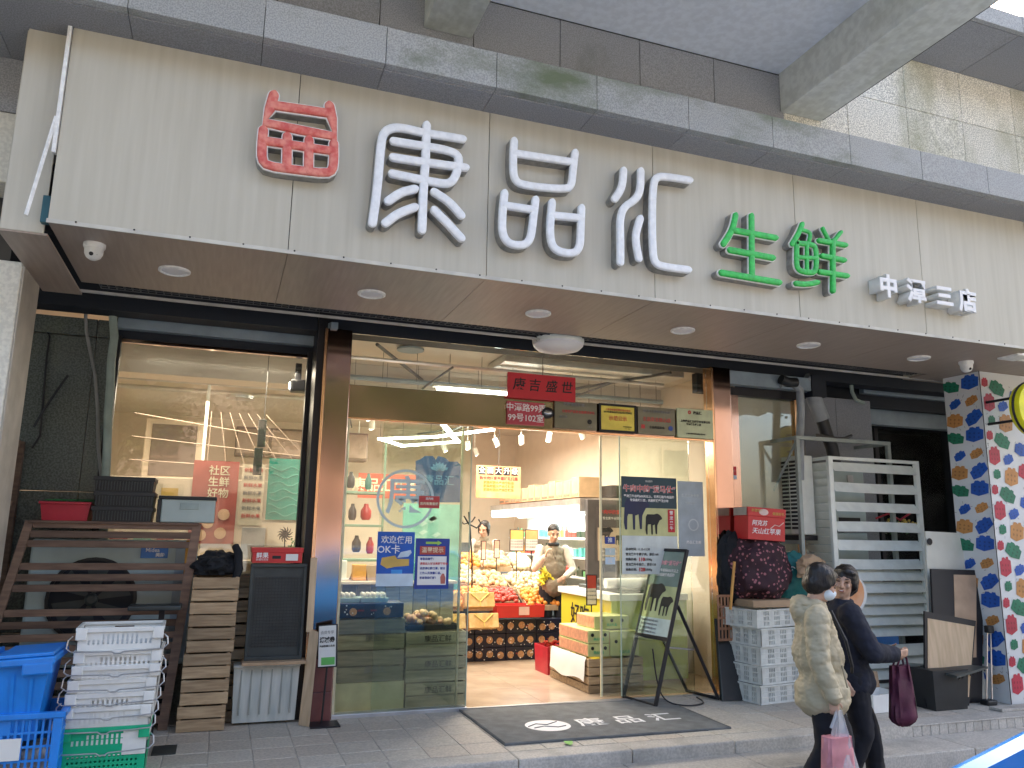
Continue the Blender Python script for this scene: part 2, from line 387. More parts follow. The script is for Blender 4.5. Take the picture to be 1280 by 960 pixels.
part('slab', MB().box(-8, 4.70, 3.0, 5.6, 5.94, 6.15), concrete, cn)
part('edge_beam', MB().bbox(4.70, 5.17, 3.0, 5.598, 5.54, 6.2, .008), concrete_beam, cn, label='stained concrete beam at the right end of the canopy')
part('drip_edge', MB().box(5.172, 5.20, 3.0, 5.597, 5.56, 6.25), joint_m, cn)
part('cross_beam', MB().bbox(1.22, 1.62, 3.0, 5.598, 5.545, 5.94, .008), concrete_beam, cn)
ub = thing('upper_balcony', 'stained concrete balcony edge jutting out high above the right end of the sign', 'balcony', (9, 5, 6.5))
part('slab', MB().box(6.3, 16, 4.9, 5.598, 6.53, 6.60), granite, ub)
for k in range(12):
    x0 = 6.302+k*.775
    part('soffit_panel', MB().bbox(x0, x0+.77, 4.905, 5.595, 6.50, 6.528, .003), granite, ub)
    part('front_panel', MB().bbox(x0, x0+.77, 4.85, 4.898, 6.50, 6.68+.012*math.sin(k), .003), granite_ledge, ub)

# ---- facade pieces behind the displays
fb = thing('shop_front_wall', 'dark recessed wall bands around the shop entrance and window', 'wall', (0, 7.6, 0))
part('header', MB().box(-1.8, 12, 7.22, 7.45, 3.37, 4.6), dark_void, fb)
part('header_low', MB().box(-1.02, .76, 7.66, 7.75, 3.22, 3.60), dark_void, fb)
part('side_return', MB().box(.70, .80, 7.18, 7.9, 0, 3.6), black_metal, fb)
part('roof_over', MB().box(-1.8, 9.5, 6.56, 7.2, 4.0, 4.1), dark_void, fb)
part('header_left', MB().box(-1.9, -.98, 7.70, 7.8, 3.48, 4.2), dark_void, fb)
part('header_right', MB().box(5.1, 9.5, 7.75, 7.85, 3.22, 4.1), dark_void, fb)

gw = thing('granite_pilaster', 'dark mottled granite wall strip with loose cable left of the display window', 'wall', (-1.4, 7.6, 0))
for z0, z1 in ((0, .7), (.705, 1.85), (1.855, 3.2), (3.205, 3.36)):
    y0 = 7.6 if z0 < 3.2 else 7.57
    part('stone_panel', MB().bbox(-1.85, -1.16, y0, 7.7, z0, z1, .004), granite_dark, gw)
    part('stone_panel', MB().bbox(-1.155, -1.03, y0, 7.7, z0, z1, .004), granite_dark, gw)
gr = thing('granite_pilaster', 'grey granite pilaster behind the steel frame with ducts in front', 'wall', (7, 7.5, 0))
for z0, z1 in ((0, 1.0), (1.005, 2.1), (2.105, 3.24)):
    part('stone_panel', MB().bbox(6.40, 6.88, 7.5, 7.9, z0, z1, .004), granite, gr)
    part('stone_panel', MB().bbox(6.885, 7.42, 7.5, 7.9, z0, z1, .004), granite, gr)
dk = thing('dark_shopfront', 'unlit dark shopfront with grey lintels between the louvred cage and the patterned column', 'shopfront', (8.3, 8.2, 0))
part('back', MB().box(7.42, 9.8, 8.9, 9.0, 0, 3.6), dark_void, dk)
part('side', MB().box(9.5, 9.6, 7.0, 9.0, 0, 3.6), dark_void, dk)
part('lintel', MB().bbox(7.43, 9.5, 8.0, 8.12, 3.05, 3.3, .006), steel_grey, dk)
part('lintel', MB().bbox(7.43, 9.5, 7.6, 7.68, 3.36, 3.46, .006), steel_grey, dk)
part('frame', MB().box(8.25, 8.31, 8.3, 8.36, 0, 3.05), black_metal, dk)
part('door_glass', MB().box(7.45, 9.5, 8.33, 8.34, 0, 3.05), glass, dk)
part('ceiling', MB().box(7.43, 9.6, 7.0, 9.0, 3.6, 3.7), dark_void, dk)

# left stone pillar and neighbour beam
lp = thing('stone_pillar', 'cream rendered pillar at the left end of the shop front', 'pillar', (-2, 6, 0))
part('shaft', MB().bbox(-2.6, -1.385, 5.87, 6.34, 0, 3.30, .012), stone_cream, lp)
part('side_board', MB().bbox(-1.384, -1.372, 5.875, 6.335, .0, 3.30, .003), mat('stone_side_shade', (.40,.36,.30), .8, bump=.1), lp)  # shaft's stone again, its side shade put into a darker colour
part('beam', MB().bbox(-4.5, -1.42, 5.55, 5.85, 3.72, 4.2, .01), stone_cream, lp, label='pale concrete beam meeting the sign board')
part('upper_panel', MB().bbox(-4.5, -1.40, 5.565, 5.59, 4.21, 4.59, .004), granite, lp)
part('upper_panel', MB().bbox(-4.5, -1.9, 5.86, 5.95, 3.3, 3.71, .004), stone_cream, lp)
ln = thing('side_window_frame', 'narrow timber framed frosted pane beside the left pillar', 'window', (-1.9, 7, 0))
for (x, y) in ((-1.95, 7.1), (-1.62, 7.55)):
    part('frame', MB().bbox(x-.03, x+.03, y-.03, y+.03, 0, 2.25, .004), wood_dark, ln)
M_ = Matrix.Translation((-1.95, 7.1, 0)) @ Matrix.Rotation(math.atan2(.45, .33), 4, 'Z')
part('pane', MB().box(.03, .53, -.005, .005, .9, 2.2, M_), tub_m, ln)
part('rail', MB().box(.02, .54, -.02, .02, 2.2, 2.26, M_), wood_dark, ln)
part('rail', MB().box(.02, .54, -.02, .02, 1.72, 1.76, M_), wood_dark, ln)
part('lower_board', MB().box(.03, .53, -.01, .01, 0, 1.3, M_), dark_void, ln)

# ------------------------------------------------------------------ sign fascia
sgn = thing('shop_fascia', 'long wood laminate fascia boxed out over the shop entrance', 'fascia', (3, 5.1, 3.32))
seams = [-1.1, .27, 1.62, 2.975, 4.33, 5.69, 7.03]
for a, b in zip(seams[:-1], seams[1:]):
    part('laminate_panel', MB().bbox(a+.0025, b-.0025, 5.05, 5.068, 3.34, 4.592, .0015), laminate, sgn)
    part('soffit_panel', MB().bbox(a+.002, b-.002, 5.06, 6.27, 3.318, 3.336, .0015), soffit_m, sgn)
part('bottom_trim', MB().bbox(-1.105, 7.035, 5.042, 5.052, 3.312, 3.338, .002), mat('pale_trim', (.55,.53,.47), .5), sgn)
part('backing', MB().box(-1.09, 7.02, 5.07, 5.10, 3.34, 4.59), joint_m, sgn)
part('backing', MB().box(-1.09, 7.02, 5.10, 6.27, 3.337, 3.36), joint_m, sgn)
part('corner_trim', MB().bbox(-1.125, -1.102, 5.03, 5.075, 3.75, 4.59, .003), letter_rim, sgn)
part('loose_trim', MB().rod((-1.125, 5.04, 3.98), (-1.205, 5.02, 3.33), .012, n=6), letter_rim, sgn, label='bent pale corner strip hanging loose')
part('end_board', MB().bbox(7.03, 7.045, 5.05, 6.6, 3.33, 4.59, .002), laminate, sgn)
wb = thing('fascia_wing', 'narrow laminate board at the far left end of the sign', 'fascia', (-1.25, 5.2, 3.3))
part('laminate_panel', MB().bbox(-1.36, -1.135, 5.16, 5.178, 3.28, 4.592, .002), laminate, wb)
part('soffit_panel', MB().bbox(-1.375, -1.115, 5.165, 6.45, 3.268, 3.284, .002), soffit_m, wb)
part('side', MB().box(-1.37, -1.352, 5.18, 5.56, 3.285, 4.59), laminate, wb)
part('dark_gap', MB().bbox(-1.15, -1.106, 5.10, 5.15, 3.33, 3.50, .004), mat('teal_tape', (.02,.10,.13), .5), wb)
# right wing soffit over the patterned column
rw = thing('fascia_wing', 'laminate soffit board over the patterned column at the right end', 'fascia', (7.3, 5.8, 3.3))
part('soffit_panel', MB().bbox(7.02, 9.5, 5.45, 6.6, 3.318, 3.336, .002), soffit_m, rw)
part('laminate_panel', MB().bbox(7.05, 9.5, 5.43, 5.449, 3.32, 4.59, .002), laminate, rw)
part('metal_cap', MB().bbox(6.98, 7.2, 5.2, 5.42, 3.30, 3.40, .01), letter_rim, rw)

# mesh cable tray along the back of the soffit
tr = thing('cable_tray', 'grey wire mesh cable tray along the back edge of the soffit', 'cable tray', (3, 6.4, 3.34))
m_ = MB(); n_x = 150
for yy in (6.30, 6.36, 6.42, 6.48): m_.box(-1.0, 7.3, yy-.003, yy+.003, 3.343, 3.349)
for i in range(n_x):
    xx = -1.0+i*(8.3/n_x); m_.box(xx-.003, xx+.003, 6.28, 6.5, 3.350, 3.356); m_.box(xx-.003, xx+.003, 6.494, 6.5, 3.35, 3.42)
m_.box(-1, 7.3, 6.49, 6.496, 3.40, 3.406)
part('wire_mesh', m_, mat('tray_wire', (.12,.125,.13), .5, .5), tr, kind='stuff')
part('edge_angle', MB().box(-1.4, 7.6, 6.51, 6.53, 3.31, 3.33), mat('pale_angle', (.40,.39,.37), .5), tr)
part('cable', MB().tube([(-.9+.4*i, 6.40+.03*math.sin(i*1.7), 3.365+.004*math.cos(i)) for i in range(21)], .012, 6), cable_m, tr)
part('cable', MB().tube([(-.5+.4*i, 6.44+.03*math.sin(i*2.3+1), 3.368) for i in range(20)], .010, 6), black_metal, tr)

# recessed soffit lights
LX = [-.44, .93, 2.28, 3.63, 4.97, 6.30]
LL = ['first from the left, nearest the small camera', 'second from the left, below the red emblem', 'third from the left, left of the oval lamp', 'fourth from the left, below the last big white character', 'fifth from the left, below the green characters', 'last on the right, below the small white characters']
dl0 = None
for X_, l_ in zip(LX, LL):
    if dl0 is None:
        dl0 = thing('downlight', '', 'downlight', (X_, 5.71, 3.318), 0, 'recessed downlights in the soffit')
        dl0.location = (0,0,0)
        part('ring', MB().lathe([(.105, 0), (.105, -.012), (.092, -.018), (.085, -.014), (.085, 0)], 24), letter_rim, dl0, smooth=True)
        part('diffuser', MB().lathe([(.084, -.001), (.084, -.008), (.05, -.012)], 24), lampwhite, dl0, smooth=True)
        d = dl0
    else: d = copy_tree(dl0)
    d.location = (X_, 5.71, 3.317); d['label'] = 'round recessed downlight in the soffit, '+l_
ov = thing('oval_lamp', 'round white frosted lamp hanging at the back edge of the soffit over the door', 'lamp', (2.84, 6.62, 3.32))
part('diffuser', MB().lathe([(.02, -.10), (.12, -.092), (.20, -.07), (.235, -.035), (.235, -.01)], 28, Matrix.Translation((2.84, 6.60, 3.33))), lampwhite, ov, smooth=True)
part('housing', MB().lathe([(.24, -.02), (.245, .02), (.12, .05)], 28, Matrix.Translation((2.84, 6.60, 3.33))), white_metal, ov, smooth=True)
part('bracket', MB().tube([(2.62, 6.56, 3.40), (2.58, 6.54, 3.36), (2.62, 6.56, 3.31)], .012, 6), black_metal, ov)
def dome_cam(loc, label, s=1):
    c = thing('dome_camera', label, 'security camera', loc)
    M = Matrix.Translation(loc) @ Matrix.Scale(s, 4)
    part('base', MB().lathe([(.062, 0), (.062, -.02), (.055, -.03)], 20, M), wht_plastic, c, smooth=True)
    part('housing', MB().lathe([(.054, -.028), (.052, -.06), (.040, -.085), (.018, -.10)], 20, M), wht_plastic, c, smooth=True)
    part('lens', MB().ball((loc[0]-.006, loc[1]-.038*s, loc[2]-.072*s), .014*s), black_ink, c, smooth=True)
    part('lens', MB().ball((loc[0]+.022, loc[1]-.030*s, loc[2]-.072*s), .009*s), black_ink, c, smooth=True)
dome_cam((-.89, 5.36, 3.318), 'white dome camera under the left end of the soffit', 1.05)
dome_cam((6.86, 5.66, 3.318), 'white dome camera under the right end of the soffit', 1.1)

# ------------------------------------------------------------------ raised sign characters (survey pixels of the photo projected on their plane)
YL = 4.955
def L2(pts, o, s, Y=YL): return [at(o[0]+p[0]/s, o[1]+p[1]/s, Y) for p in pts]
sign = thing('shop_sign', 'raised red, white and green characters mounted on the laminate fascia', 'shop sign', (3, 5.05, 3.9))
def letter(strokes, o, s, r, face, it=2, rim=None, inner=None, label=None, depth=.095, closed=()):
    ret = MB(); fc = MB()
    for i, st in enumerate(strokes):
        rr = r*(inner if (inner and i in closed) else 1)
        P = L2(st, o, s)
        P = chaikin(P, it) if len(P) > 2 else P
        stroke(ret, P, rr*(1.14 if rim else 1.0), 5.048, YL+.012+i*.0006, rnd=False)
        stroke(fc, P, rr*(.97 if not rim else .95), YL+.0125, YL-.012-i*.0007)
    p = part('letter', ret, letter_side, sign, label=label)
    if rim:
        rm = MB()
        for i, st in enumerate(strokes):
            rr = r*(inner if (inner and i in closed) else 1)
            P = L2(st, o, s); P = chaikin(P, it) if len(P) > 2 else P
            stroke(rm, P, rr*1.17, YL+.02+i*.0006, YL+.004+i*.0006, rnd=False)
        part('rim', rm, letter_rim, p)
    part('face', fc, face, p, smooth=True)
Z2 = ((420, 100), 2.909)
letter([[(133,520),(150,400),(163,240),(172,190),(205,172),(250,174),(320,192),(390,202),(460,214)], [(330,165),(326,300),(318,400),(313,545)],
  [(210,222),(320,240),(405,254),(445,272),(447,300),(436,350),(415,376),(380,376),(205,340)], [(208,281),(320,299),(470,318)],
  [(190,440),(235,408),(285,396)], [(180,520),(225,485),(285,463)], [(358,408),(412,442),(455,492)], [(358,474),(405,520),(455,575)]], *Z2, .031, letter_white, label='white character kang')
letter([[(648,222),(644,300),(648,362),(680,383),(840,398),(858,380),(862,330),(870,265)], [(652,266),(864,298)],
  [(613,412),(604,500),(606,565),(632,598),(685,602),(708,578),(716,520),(726,436)], [(616,456),(720,472)],
  [(786,446),(778,530),(782,598),(810,625),(868,632),(888,605),(890,550),(893,466)], [(786,492),(890,502)]], *Z2, .030, letter_white, label='white character pin')
letter([[(1046,330),(1042,390),(1014,432)], [(1109,332),(1108,400),(1090,435),(1045,462),(1033,510),(1035,560),(1035,662)], [(1106,505),(1090,560),(1092,600),(1102,648)],
  [(1285,364),(1210,352),(1165,350),(1153,385),(1150,500),(1152,620),(1160,668),(1200,680),(1280,690)]], *Z2, .031, letter_white, label='white character hui')
ZG = ((880, 250), 6.4)
letter([[(252,125),(238,200),(210,270),(155,352)], [(380,130),(384,600)], [(240,243),(570,302)], [(208,400),(548,462)], [(140,582),(598,660)]], *ZG, .0275, letter_green, rim=1, label='green character sheng')
letter([[(785,195),(755,270),(705,352)], [(785,240),(845,258),(850,290),(840,325)], [(742,350),(740,460),(742,540),(775,572),(870,585),(895,560),(898,480),(897,400),(875,355),(742,345)],
   [(822,350),(822,575)], [(745,458),(895,466)], [(735,668),(820,676),(905,660)],
   [(948,230),(990,312)], [(1092,260),(1045,318)], [(920,325),(1128,362)], [(943,448),(1118,482)], [(925,575),(1140,608)], [(1028,330),(1030,728)]], *ZG, .0235, letter_green, rim=1, inner=.72, closed=(1,3,4,6,7), label='green character xian')
ZR = ((300, 100), 6.86)
letter([[(290,130),(255,250),(215,365),(500,425),(812,482),(790,330),(768,222)], [(285,215),(770,285)]], *ZR, .034, letter_red, it=0, rim=1, label='red roof shape of the house emblem')
letter([[(200,430),(188,560),(188,680),(230,735),(480,770),(740,800),(795,770),(805,680),(805,545)], [(205,520),(800,610)], [(405,485),(402,740)], [(592,515),(588,775)]], *ZR, .031, letter_red, it=1, rim=1, label='red lower windowed part of the house emblem')
# small block characters
for ch, px, py, h in (('中', 1110, 360, .205), ('潭', 1145, 366, .215), ('三', 1180, 372, .20), ('店', 1209, 378, .215)):
    p = at(px, py, 4.93)
    o = text(ch, p.x, p.z, h, 4.985, wht_plastic, sign, 'letter', bold=.0105, ext=.06, align='CENTER', label='small white block character of the branch name')
    pl = text(ch, p.x, p.z, h, 4.9215, white_ink, None, 'face', bold=.008, ext=.002, align='CENTER')
    pl.data.transform(Matrix.Translation(-wloc(o))); pl.parent = o
# mounting screws along the lower trim
m_ = MB()
for i in range(26): m_.ball((-.95+i*.315, 5.04, 3.335), .006, n=6, m=4)
part('trim_screws', m_, black_metal, sgn)

# =================================================================== ENTRANCE
ent = thing('entrance_frame', 'rose gold mirror steel frame with glass doors around the shop entrance', 'entrance', (3, 7.2, 0))
part('post', MB().bbox(.78, 1.0, 7.09, 7.24, 0, 3.37, .006), rosegold, ent)
part('post', MB().bbox(4.87, 5.09, 7.09, 7.24, 0, 3.37, .006), rosegold, ent)
part('post_trim', MB().bbox(.755, .779, 7.085, 7.245, 0, 3.37, .003), goldedge, ent)
part('post_trim', MB().bbox(4.845, 4.868, 7.085, 7.245, 0, 3.37, .003), goldedge, ent)
part('beam', MB().bbox(1.001, 4.844, 7.10, 7.235, 2.57, 2.87, .004), rosegold, ent)
part('beam_trim', MB().bbox(1.001, 4.844, 7.09, 7.099, 2.555, 2.572, .002), goldedge, ent)
part('transom_glass', MB().box(1.002, 2.92, 7.18, 7.19, 2.872, 3.365), glass, ent)
part('transom_glass', MB().box(2.93, 4.843, 7.18, 7.19, 2.872, 3.365), glass, ent)
part('fixed_glass', MB().box(1.002, 2.20, 7.185, 7.195, .03, 2.569), glass_green, ent)
part('sliding_glass', MB().box(1.35, 2.12, 7.215, 7.225, .03, 2.56), glass_green, ent)
part('fixed_glass', MB().box(3.78, 4.843, 7.185, 7.195, .03, 2.569), glass_green, ent)
part('sliding_glass', MB().box(3.58, 4.62, 7.215, 7.225, .03, 2.56), glass_green, ent)
edge_m = mat('glass_edge', (.42,.52,.42), .3)
for X_ in (2.2, 3.78): part('glass_edge', MB().box(X_-.004, X_+.004, 7.183, 7.197, .03, 2.566), edge_m, ent)
for X_ in (2.12, 3.58): part('glass_edge', MB().bbox(X_-.011, X_+.009, 7.208, 7.232, .03, 2.56, .003), mat('edge_brass', (.62,.60,.42), .35, .3), ent)
part('left_mullion', MB().bbox(1.001, 1.03, 7.16, 7.21, .03, 2.568, .003), mat('edge_brass', (.6,.6,.4)), ent)
part('sill', MB().bbox(1.0, 2.2, 7.13, 7.25, -.004, .03, .004), alu, ent)
part('floor_rail', MB().box(2.2, 4.85, 7.205, 7.235, -.008, .004), alu, ent)
part('brown_plinth', MB().bbox(.80, .985, 7.06, 7.088, 0, .23, .004), mat('maroon_tile', (.16,.06,.055), .25), ent)
part('brown_plinth', MB().bbox(.80, .985, 7.06, 7.088, .234, .50, .004), mat('maroon_tile', (.16,.06,.055), .25), ent)
# left display window with lintel
lw = thing('display_window', 'large display window left of the entrance with posters inside', 'window', (0, 7.65, 1))
part('pane', MB().box(-1.0, .70, 7.66, 7.67, .9, 3.22), glass, lw)
part('frame', MB().bbox(-1.03, -.965, 7.62, 7.7, .4, 3.25, .004), black_metal, lw)
part('frame', MB().bbox(.66, .70, 7.60, 7.7, .4, 3.25, .004), black_metal, lw)
part('gold_head', MB().bbox(-.96, .66, 7.64, 7.70, 3.195, 3.225, .002), rosegold, lw)
part('wall_below', MB().box(-1.03, .70, 7.62, 7.7, 0, .9), granite_dark, lw)
sh = thing('shutter_box', 'grey steel shutter lintel above the left display window', 'shutter box', (0, 7.6, 3.4))
part('cover', MB().bbox(-1.0, .74, 7.55, 7.64, 3.30, 3.485, .004), steel_grey, sh)
part('end_cap', MB().add([(.74,7.55,3.30),(.80,7.05,3.36),(.80,7.05,3.42),(.74,7.55,3.485),(.80,7.6,3.30),(.86,7.05,3.36),(.86,7.05,3.42),(.80,7.6,3.485)],
     [(0,1,2,3),(4,7,6,5),(0,4,5,1),(3,2,6,7),(0,3,7,4),(1,5,6,2)]), steel_grey, sh)
m_ = MB()
for i in range(8): m_.ball((-.9+i*.22, 7.548, 3.46-.01*(i%2)), .006, n=6, m=4)
part('rivets', m_, black_metal, sh)
# right display window
rwn = thing('display_window', 'cream blinded display window right of the entrance', 'window', (5.6, 7.3, 1))
part('pane', MB().box(5.11, 6.12, 7.30, 7.31, .3, 3.12), glass, rwn)
part('frame', MB().bbox(6.08, 6.14, 7.27, 7.34, .3, 3.14, .003), goldedge, rwn)
part('head', MB().bbox(5.10, 6.2, 7.27, 7.36, 3.12, 3.21, .003), black_metal, rwn)
part('panel', MB().box(5.32, 6.2, 7.42, 7.44, 0, 3.2), cream_panel, rwn)
part('post_glass', MB().box(5.09, 5.32, 7.28, 7.285, .2, 3.12), rosegold, rwn, label='bright mirror strip beside the entrance post')
s2 = thing('shutter_box', 'grey steel shutter lintel above the right display window', 'shutter box', (5.7, 7.2, 3.3))
part('cover', MB().bbox(5.11, 6.2, 7.12, 7.24, 3.21, 3.36, .004), steel_grey, s2)
part('bracket', MB().bbox(6.2, 6.4, 7.1, 7.3, 3.15, 3.4, .004), dark_void, s2)

# ------------------------------------------------------------------ signs and plaques over the door
def plaque(name, label, x0, x1, z0, z1, base, y=7.06, cat='plaque', lines=(), frame=None, tilt=0):
    t = thing(name, label, cat, ((x0+x1)/2, y, z0))
    part('plate', MB().bbox(x0, x1, y, y+.022, z0, z1, .003), base, t)
    if frame:
        f = MB(); b = .022
        f.bbox(x0-b, x1+b, y-.008, y+.012, z0-b, z0, .003).bbox(x0-b, x1+b, y-.008, y+.012, z1, z1+b, .003).bbox(x0-b, x0, y-.008, y+.012, z0, z1, .003).bbox(x1, x1+b, y-.008, y+.012, z0, z1, .003)
        part('frame', f, frame, t)
    for (s, fx, fz, sz, m, bd) in lines:
        text(s, x0+(x1-x0)*fx, z0+(z1-z0)*fz, sz, y-.003, m, t, bold=bd, align='CENTER')
    return t
t = plaque('red_banner', 'red banner with black brush lettering on the entrance transom', 2.505, 3.225, 2.855, 3.105, red_print, 7.05, 'banner')
for ch, fx in (('康', 2.62), ('吉', 2.78), ('盛', 2.96), ('世', 3.125)):
    text(ch, fx, 2.985, .13, 7.047, black_ink, t, bold=.0012, align='CENTER', shear=.12)
part('hanging_string', MB().rod((2.87, 7.05, 3.1), (2.87, 7.05, 3.36), .003, n=5), cable_m, t)
plaque('address_plate', 'red street address plate on the door beam', 2.515, 2.90, 2.60, 2.825, mat('plate_red', (.50,.05,.08), .35), 7.075, 'address plate',
   [('中潭路99弄', .5, .72, .084, white_ink, .0008), ('99号102室', .5, .28, .084, white_ink, .0008)])
grey_pl = mat('plaque_bronze', (.17,.165,.12), .35, .5); yel_pl = mat('plaque_yellow', (.72,.60,.10), .35, .2); grn_pl = mat('plaque_pale', (.50,.55,.36), .4, .2)
plaque('plaque', 'bronze plaque with a small round emblem, left of the yellow plaque', 3.01, 3.47, 2.59, 2.865, grey_pl, 7.07, lines=[('健康"惠民生"店', .45, .88, .034, grey_ink, .001), ('食用农产品安全信得过单位', .55, .62, .030, red_ink, .0004), ('放心店', .2, .42, .028, grey_ink, .0006), ('☻', .82, .28, .065, black_ink, .002), ('上海市', .82, .10, .018, grey_ink, 0)])
plaque('plaque', 'yellow plaque in a black frame in the row over the door', 3.515, 3.895, 2.605, 2.85, yel_pl, 7.07, frame=black_ink,
   lines=[('上海市标准化菜市场示范点', .5, .84, .024, red_ink, .0003), ('2019年度食品安全信用示范单位', .5, .74, .023, black_ink, .0005), ('示范公示', .5, .48, .052, red_ink, .0006), ('市场监督管理局', .78, .16, .014, black_ink, 0), ('二〇一九年', .78, .08, .014, black_ink, 0)])
plaque('plaque', 'bronze plaque with a small red and a small blue logo, right of the yellow plaque', 3.935, 4.375, 2.585, 2.87, grey_pl, 7.07, lines=[('普陀区食品安全诚信单位', .5, .84, .030, grey_ink, .0006), ('食品安全放心店', .5, .54, .048, red_ink, .0004), ('■', .13, .26, .05, red_ink, .002), ('食品药品协会', .5, .26, .030, black_ink, .0006), ('●', .87, .25, .065, mat('blue_ink', (.03,.08,.35), .5), .002)])
plaque('plaque', 'pale green plaque with a red emblem, last on the right of the row', 4.395, 4.835, 2.575, 2.885, grn_pl, 7.064, lines=[('❂', .34, .86, .05, red_ink, .0015), ('康品汇', .56, .86, .035, black_ink, .001), ('上海康品汇生鲜超市有限公司', .5, .56, .028, black_ink, .0008), ('中潭路生鲜三店', .45, .46, .026, black_ink, .0006), ('上海市消费者权益保护委员会', .5, .14, .018, black_ink, .0003)])
sp = thing('door_sensor', 'small black oval sensor beside the red address plate', 'sensor', (2.93, 7.07, 2.72))
part('housing', MB().ball((2.935, 7.085, 2.735), .072, .03, .058), blk_plastic, sp, smooth=True)
part('lens', MB().ball((2.935, 7.062, 2.735), .045, .012, .030), mat('dark_chrome', (.35,.37,.4), .15, .8), sp, smooth=True)

# ---- things stuck on the door glass
def sheet(name, label, cat, x0, x1, z0, z1, y, m, lean=0):
    t = thing(name, label, cat, ((x0+x1)/2, y, z0))
    part('sheet', MB().box(x0, x1, y, y+.002, z0, z1), m, t); return t
blue_print = mat('blue_print', (.01,.10,.48), .5); deepblue = mat('deep_blue_print', (.02,.05,.30), .5); pale_blue = mat('pale_blue_print', (.55,.68,.80), .5)
t = thing('logo_decal', 'large frosted ring decal with one character on the left door glass', 'decal', (1.58, 7.18, 1.85))
ring = MB(); n = 40; vs = []
for i in range(n):
    a = 2*PI*i/n
    for r_ in (.245, .268): vs += [(1.575+r_*math.cos(a), 7.181, 1.86+r_*math.sin(a)), (1.575+r_*math.cos(a), 7.184, 1.86+r_*math.sin(a))]
fs = []
for i in range(n):
    a, b = 4*i, 4*((i+1) % n); fs += [(a, a+2, b+2, b), (a+1, b+1, b+3, a+3), (a, b, b+1, a+1), (a+2, a+3, b+3, b+2)]
part('ring', ring.add(vs, fs), frost, t)
text('康', 1.575, 1.865, .37, 7.181, frost, t, bold=.0045, align='CENTER')
t = sheet('card_poster', 'blue poster inviting shoppers to use a payment card, on the left door glass', 'poster', 1.335, 1.675, 1.08, 1.56, 7.178, blue_print)
part('lower_band', MB().box(1.336, 1.674, 7.176, 7.1778, 1.081, 1.19), pale_blue, t)
text('欢迎使用', 1.51, 1.485, .072, 7.175, white_ink, t, bold=.0008, align='CENTER')
text('OK卡', 1.44, 1.40, .085, 7.175, white_ink, t, bold=.001, align='CENTER')
part('card_picture', MB().poly([(1.37,1.27),(1.38,1.33),(1.50,1.35),(1.52,1.32),(1.63,1.32),(1.63,1.26),(1.50,1.25),(1.43,1.235)], 7.175), gold_ink, t)
part('card_picture', MB().poly([(1.52,1.33),(1.55,1.38),(1.64,1.40),(1.65,1.375),(1.62,1.34)], 7.1745), pale_blue, t)
part('small_card', MB().poly([(1.47,1.19),(1.47,1.225),(1.57,1.225),(1.57,1.19)], 7.175), mat('mid_blue', (.05,.3,.75), .5), t)
t = sheet('notice_poster', 'blue and white notice poster with a red title tag, beside the card poster', 'poster', 1.685, 2.005, 1.055, 1.505, 7.176, deepblue)
part('white_area', MB().box(1.71, 1.98, 7.1742, 7.1758, 1.09, 1.345), white_ink, t)
part('title_tag', MB().bbox(1.725, 1.965, 7.172, 7.1755, 1.36, 1.435, .001), mat('tag_red', (.45,.07,.05), .5), t)
text('温馨提示', 1.845, 1.398, .052, 7.1708, mat('pale_gold', (.8,.7,.5), .5), t, bold=.0005, align='CENTER')
part('arrow', MB().poly([(1.78,1.455),(1.78,1.475),(1.89,1.475),(1.89,1.487),(1.93,1.465),(1.89,1.443),(1.89,1.455)], 7.174), mat('arrow_green', (.35,.6,.1), .5), t)
for i, s_ in enumerate(('尊敬的顾客：', '请您出入时注意脚下安全', '进店请佩戴口罩，配合', '工作人员测量体温。', '谢谢您的理解！')):
    text(s_, 1.73, 1.32-i*.042, .024, 7.1735, deepblue if i != 1 else red_ink, t, bold=.0006)
part('figure', MB().poly([(1.93,1.10),(1.925,1.16),(1.94,1.19),(1.96,1.19),(1.975,1.15),(1.97,1.10)], 7.1732), mat('cartoon_red', (.5,.15,.12), .5), t)
t = sheet('notice_sticker', 'small red sticker above the notice poster on the left door glass', 'sticker', 1.70, 1.895, 1.78, 1.89, 7.176, mat('sticker_red', (.48,.05,.05), .5))
text('店内有', 1.80, 1.865, .025, 7.1745, white_ink, t, bold=.0005, align='CENTER'); text('店内有售香烟', 1.797, 1.818, .029, 7.1745, mat('pale_gold', (.8,.7,.5)), t, bold=.0008, align='CENTER')
t = sheet('cattle_poster', 'poster of a black cow and calf with beef prices on the right door glass', 'poster', 3.79, 4.435, 1.18, 2.155, 7.176, mat('poster_field', (.58,.58,.28), .5))
part('forest_area', MB().box(3.791, 4.434, 7.174, 7.1758, 1.84, 2.154), mat('poster_forest', (.015,.05,.07), .5), t)
part('price_area', MB().box(3.791, 4.434, 7.174, 7.1758, 1.181, 1.56), mat('poster_pale', (.66,.72,.70), .5), t)
text('雪龙黑牛', 4.11, 2.11, .022, 7.172, white_ink, t, align='CENTER')
text('牛肉中的“爱马仕”', 4.115, 2.03, .078, 7.1722, white_ink, t, bold=.003, align='CENTER')
text('牛肉中的“爱马仕”', 4.115, 2.03, .078, 7.1705, red_ink, t, bold=.0005, align='CENTER')
text('雪龙黑牛谷饲600天以上，世界顶级牛肉品种', 4.11, 1.955, .030, 7.172, white_ink, t, bold=.0008, align='CENTER', sx=1.0)
text('专供高端酒店，肉质鲜嫩雪花分布', 4.11, 1.915, .030, 7.172, white_ink, t, bold=.0008, align='CENTER')
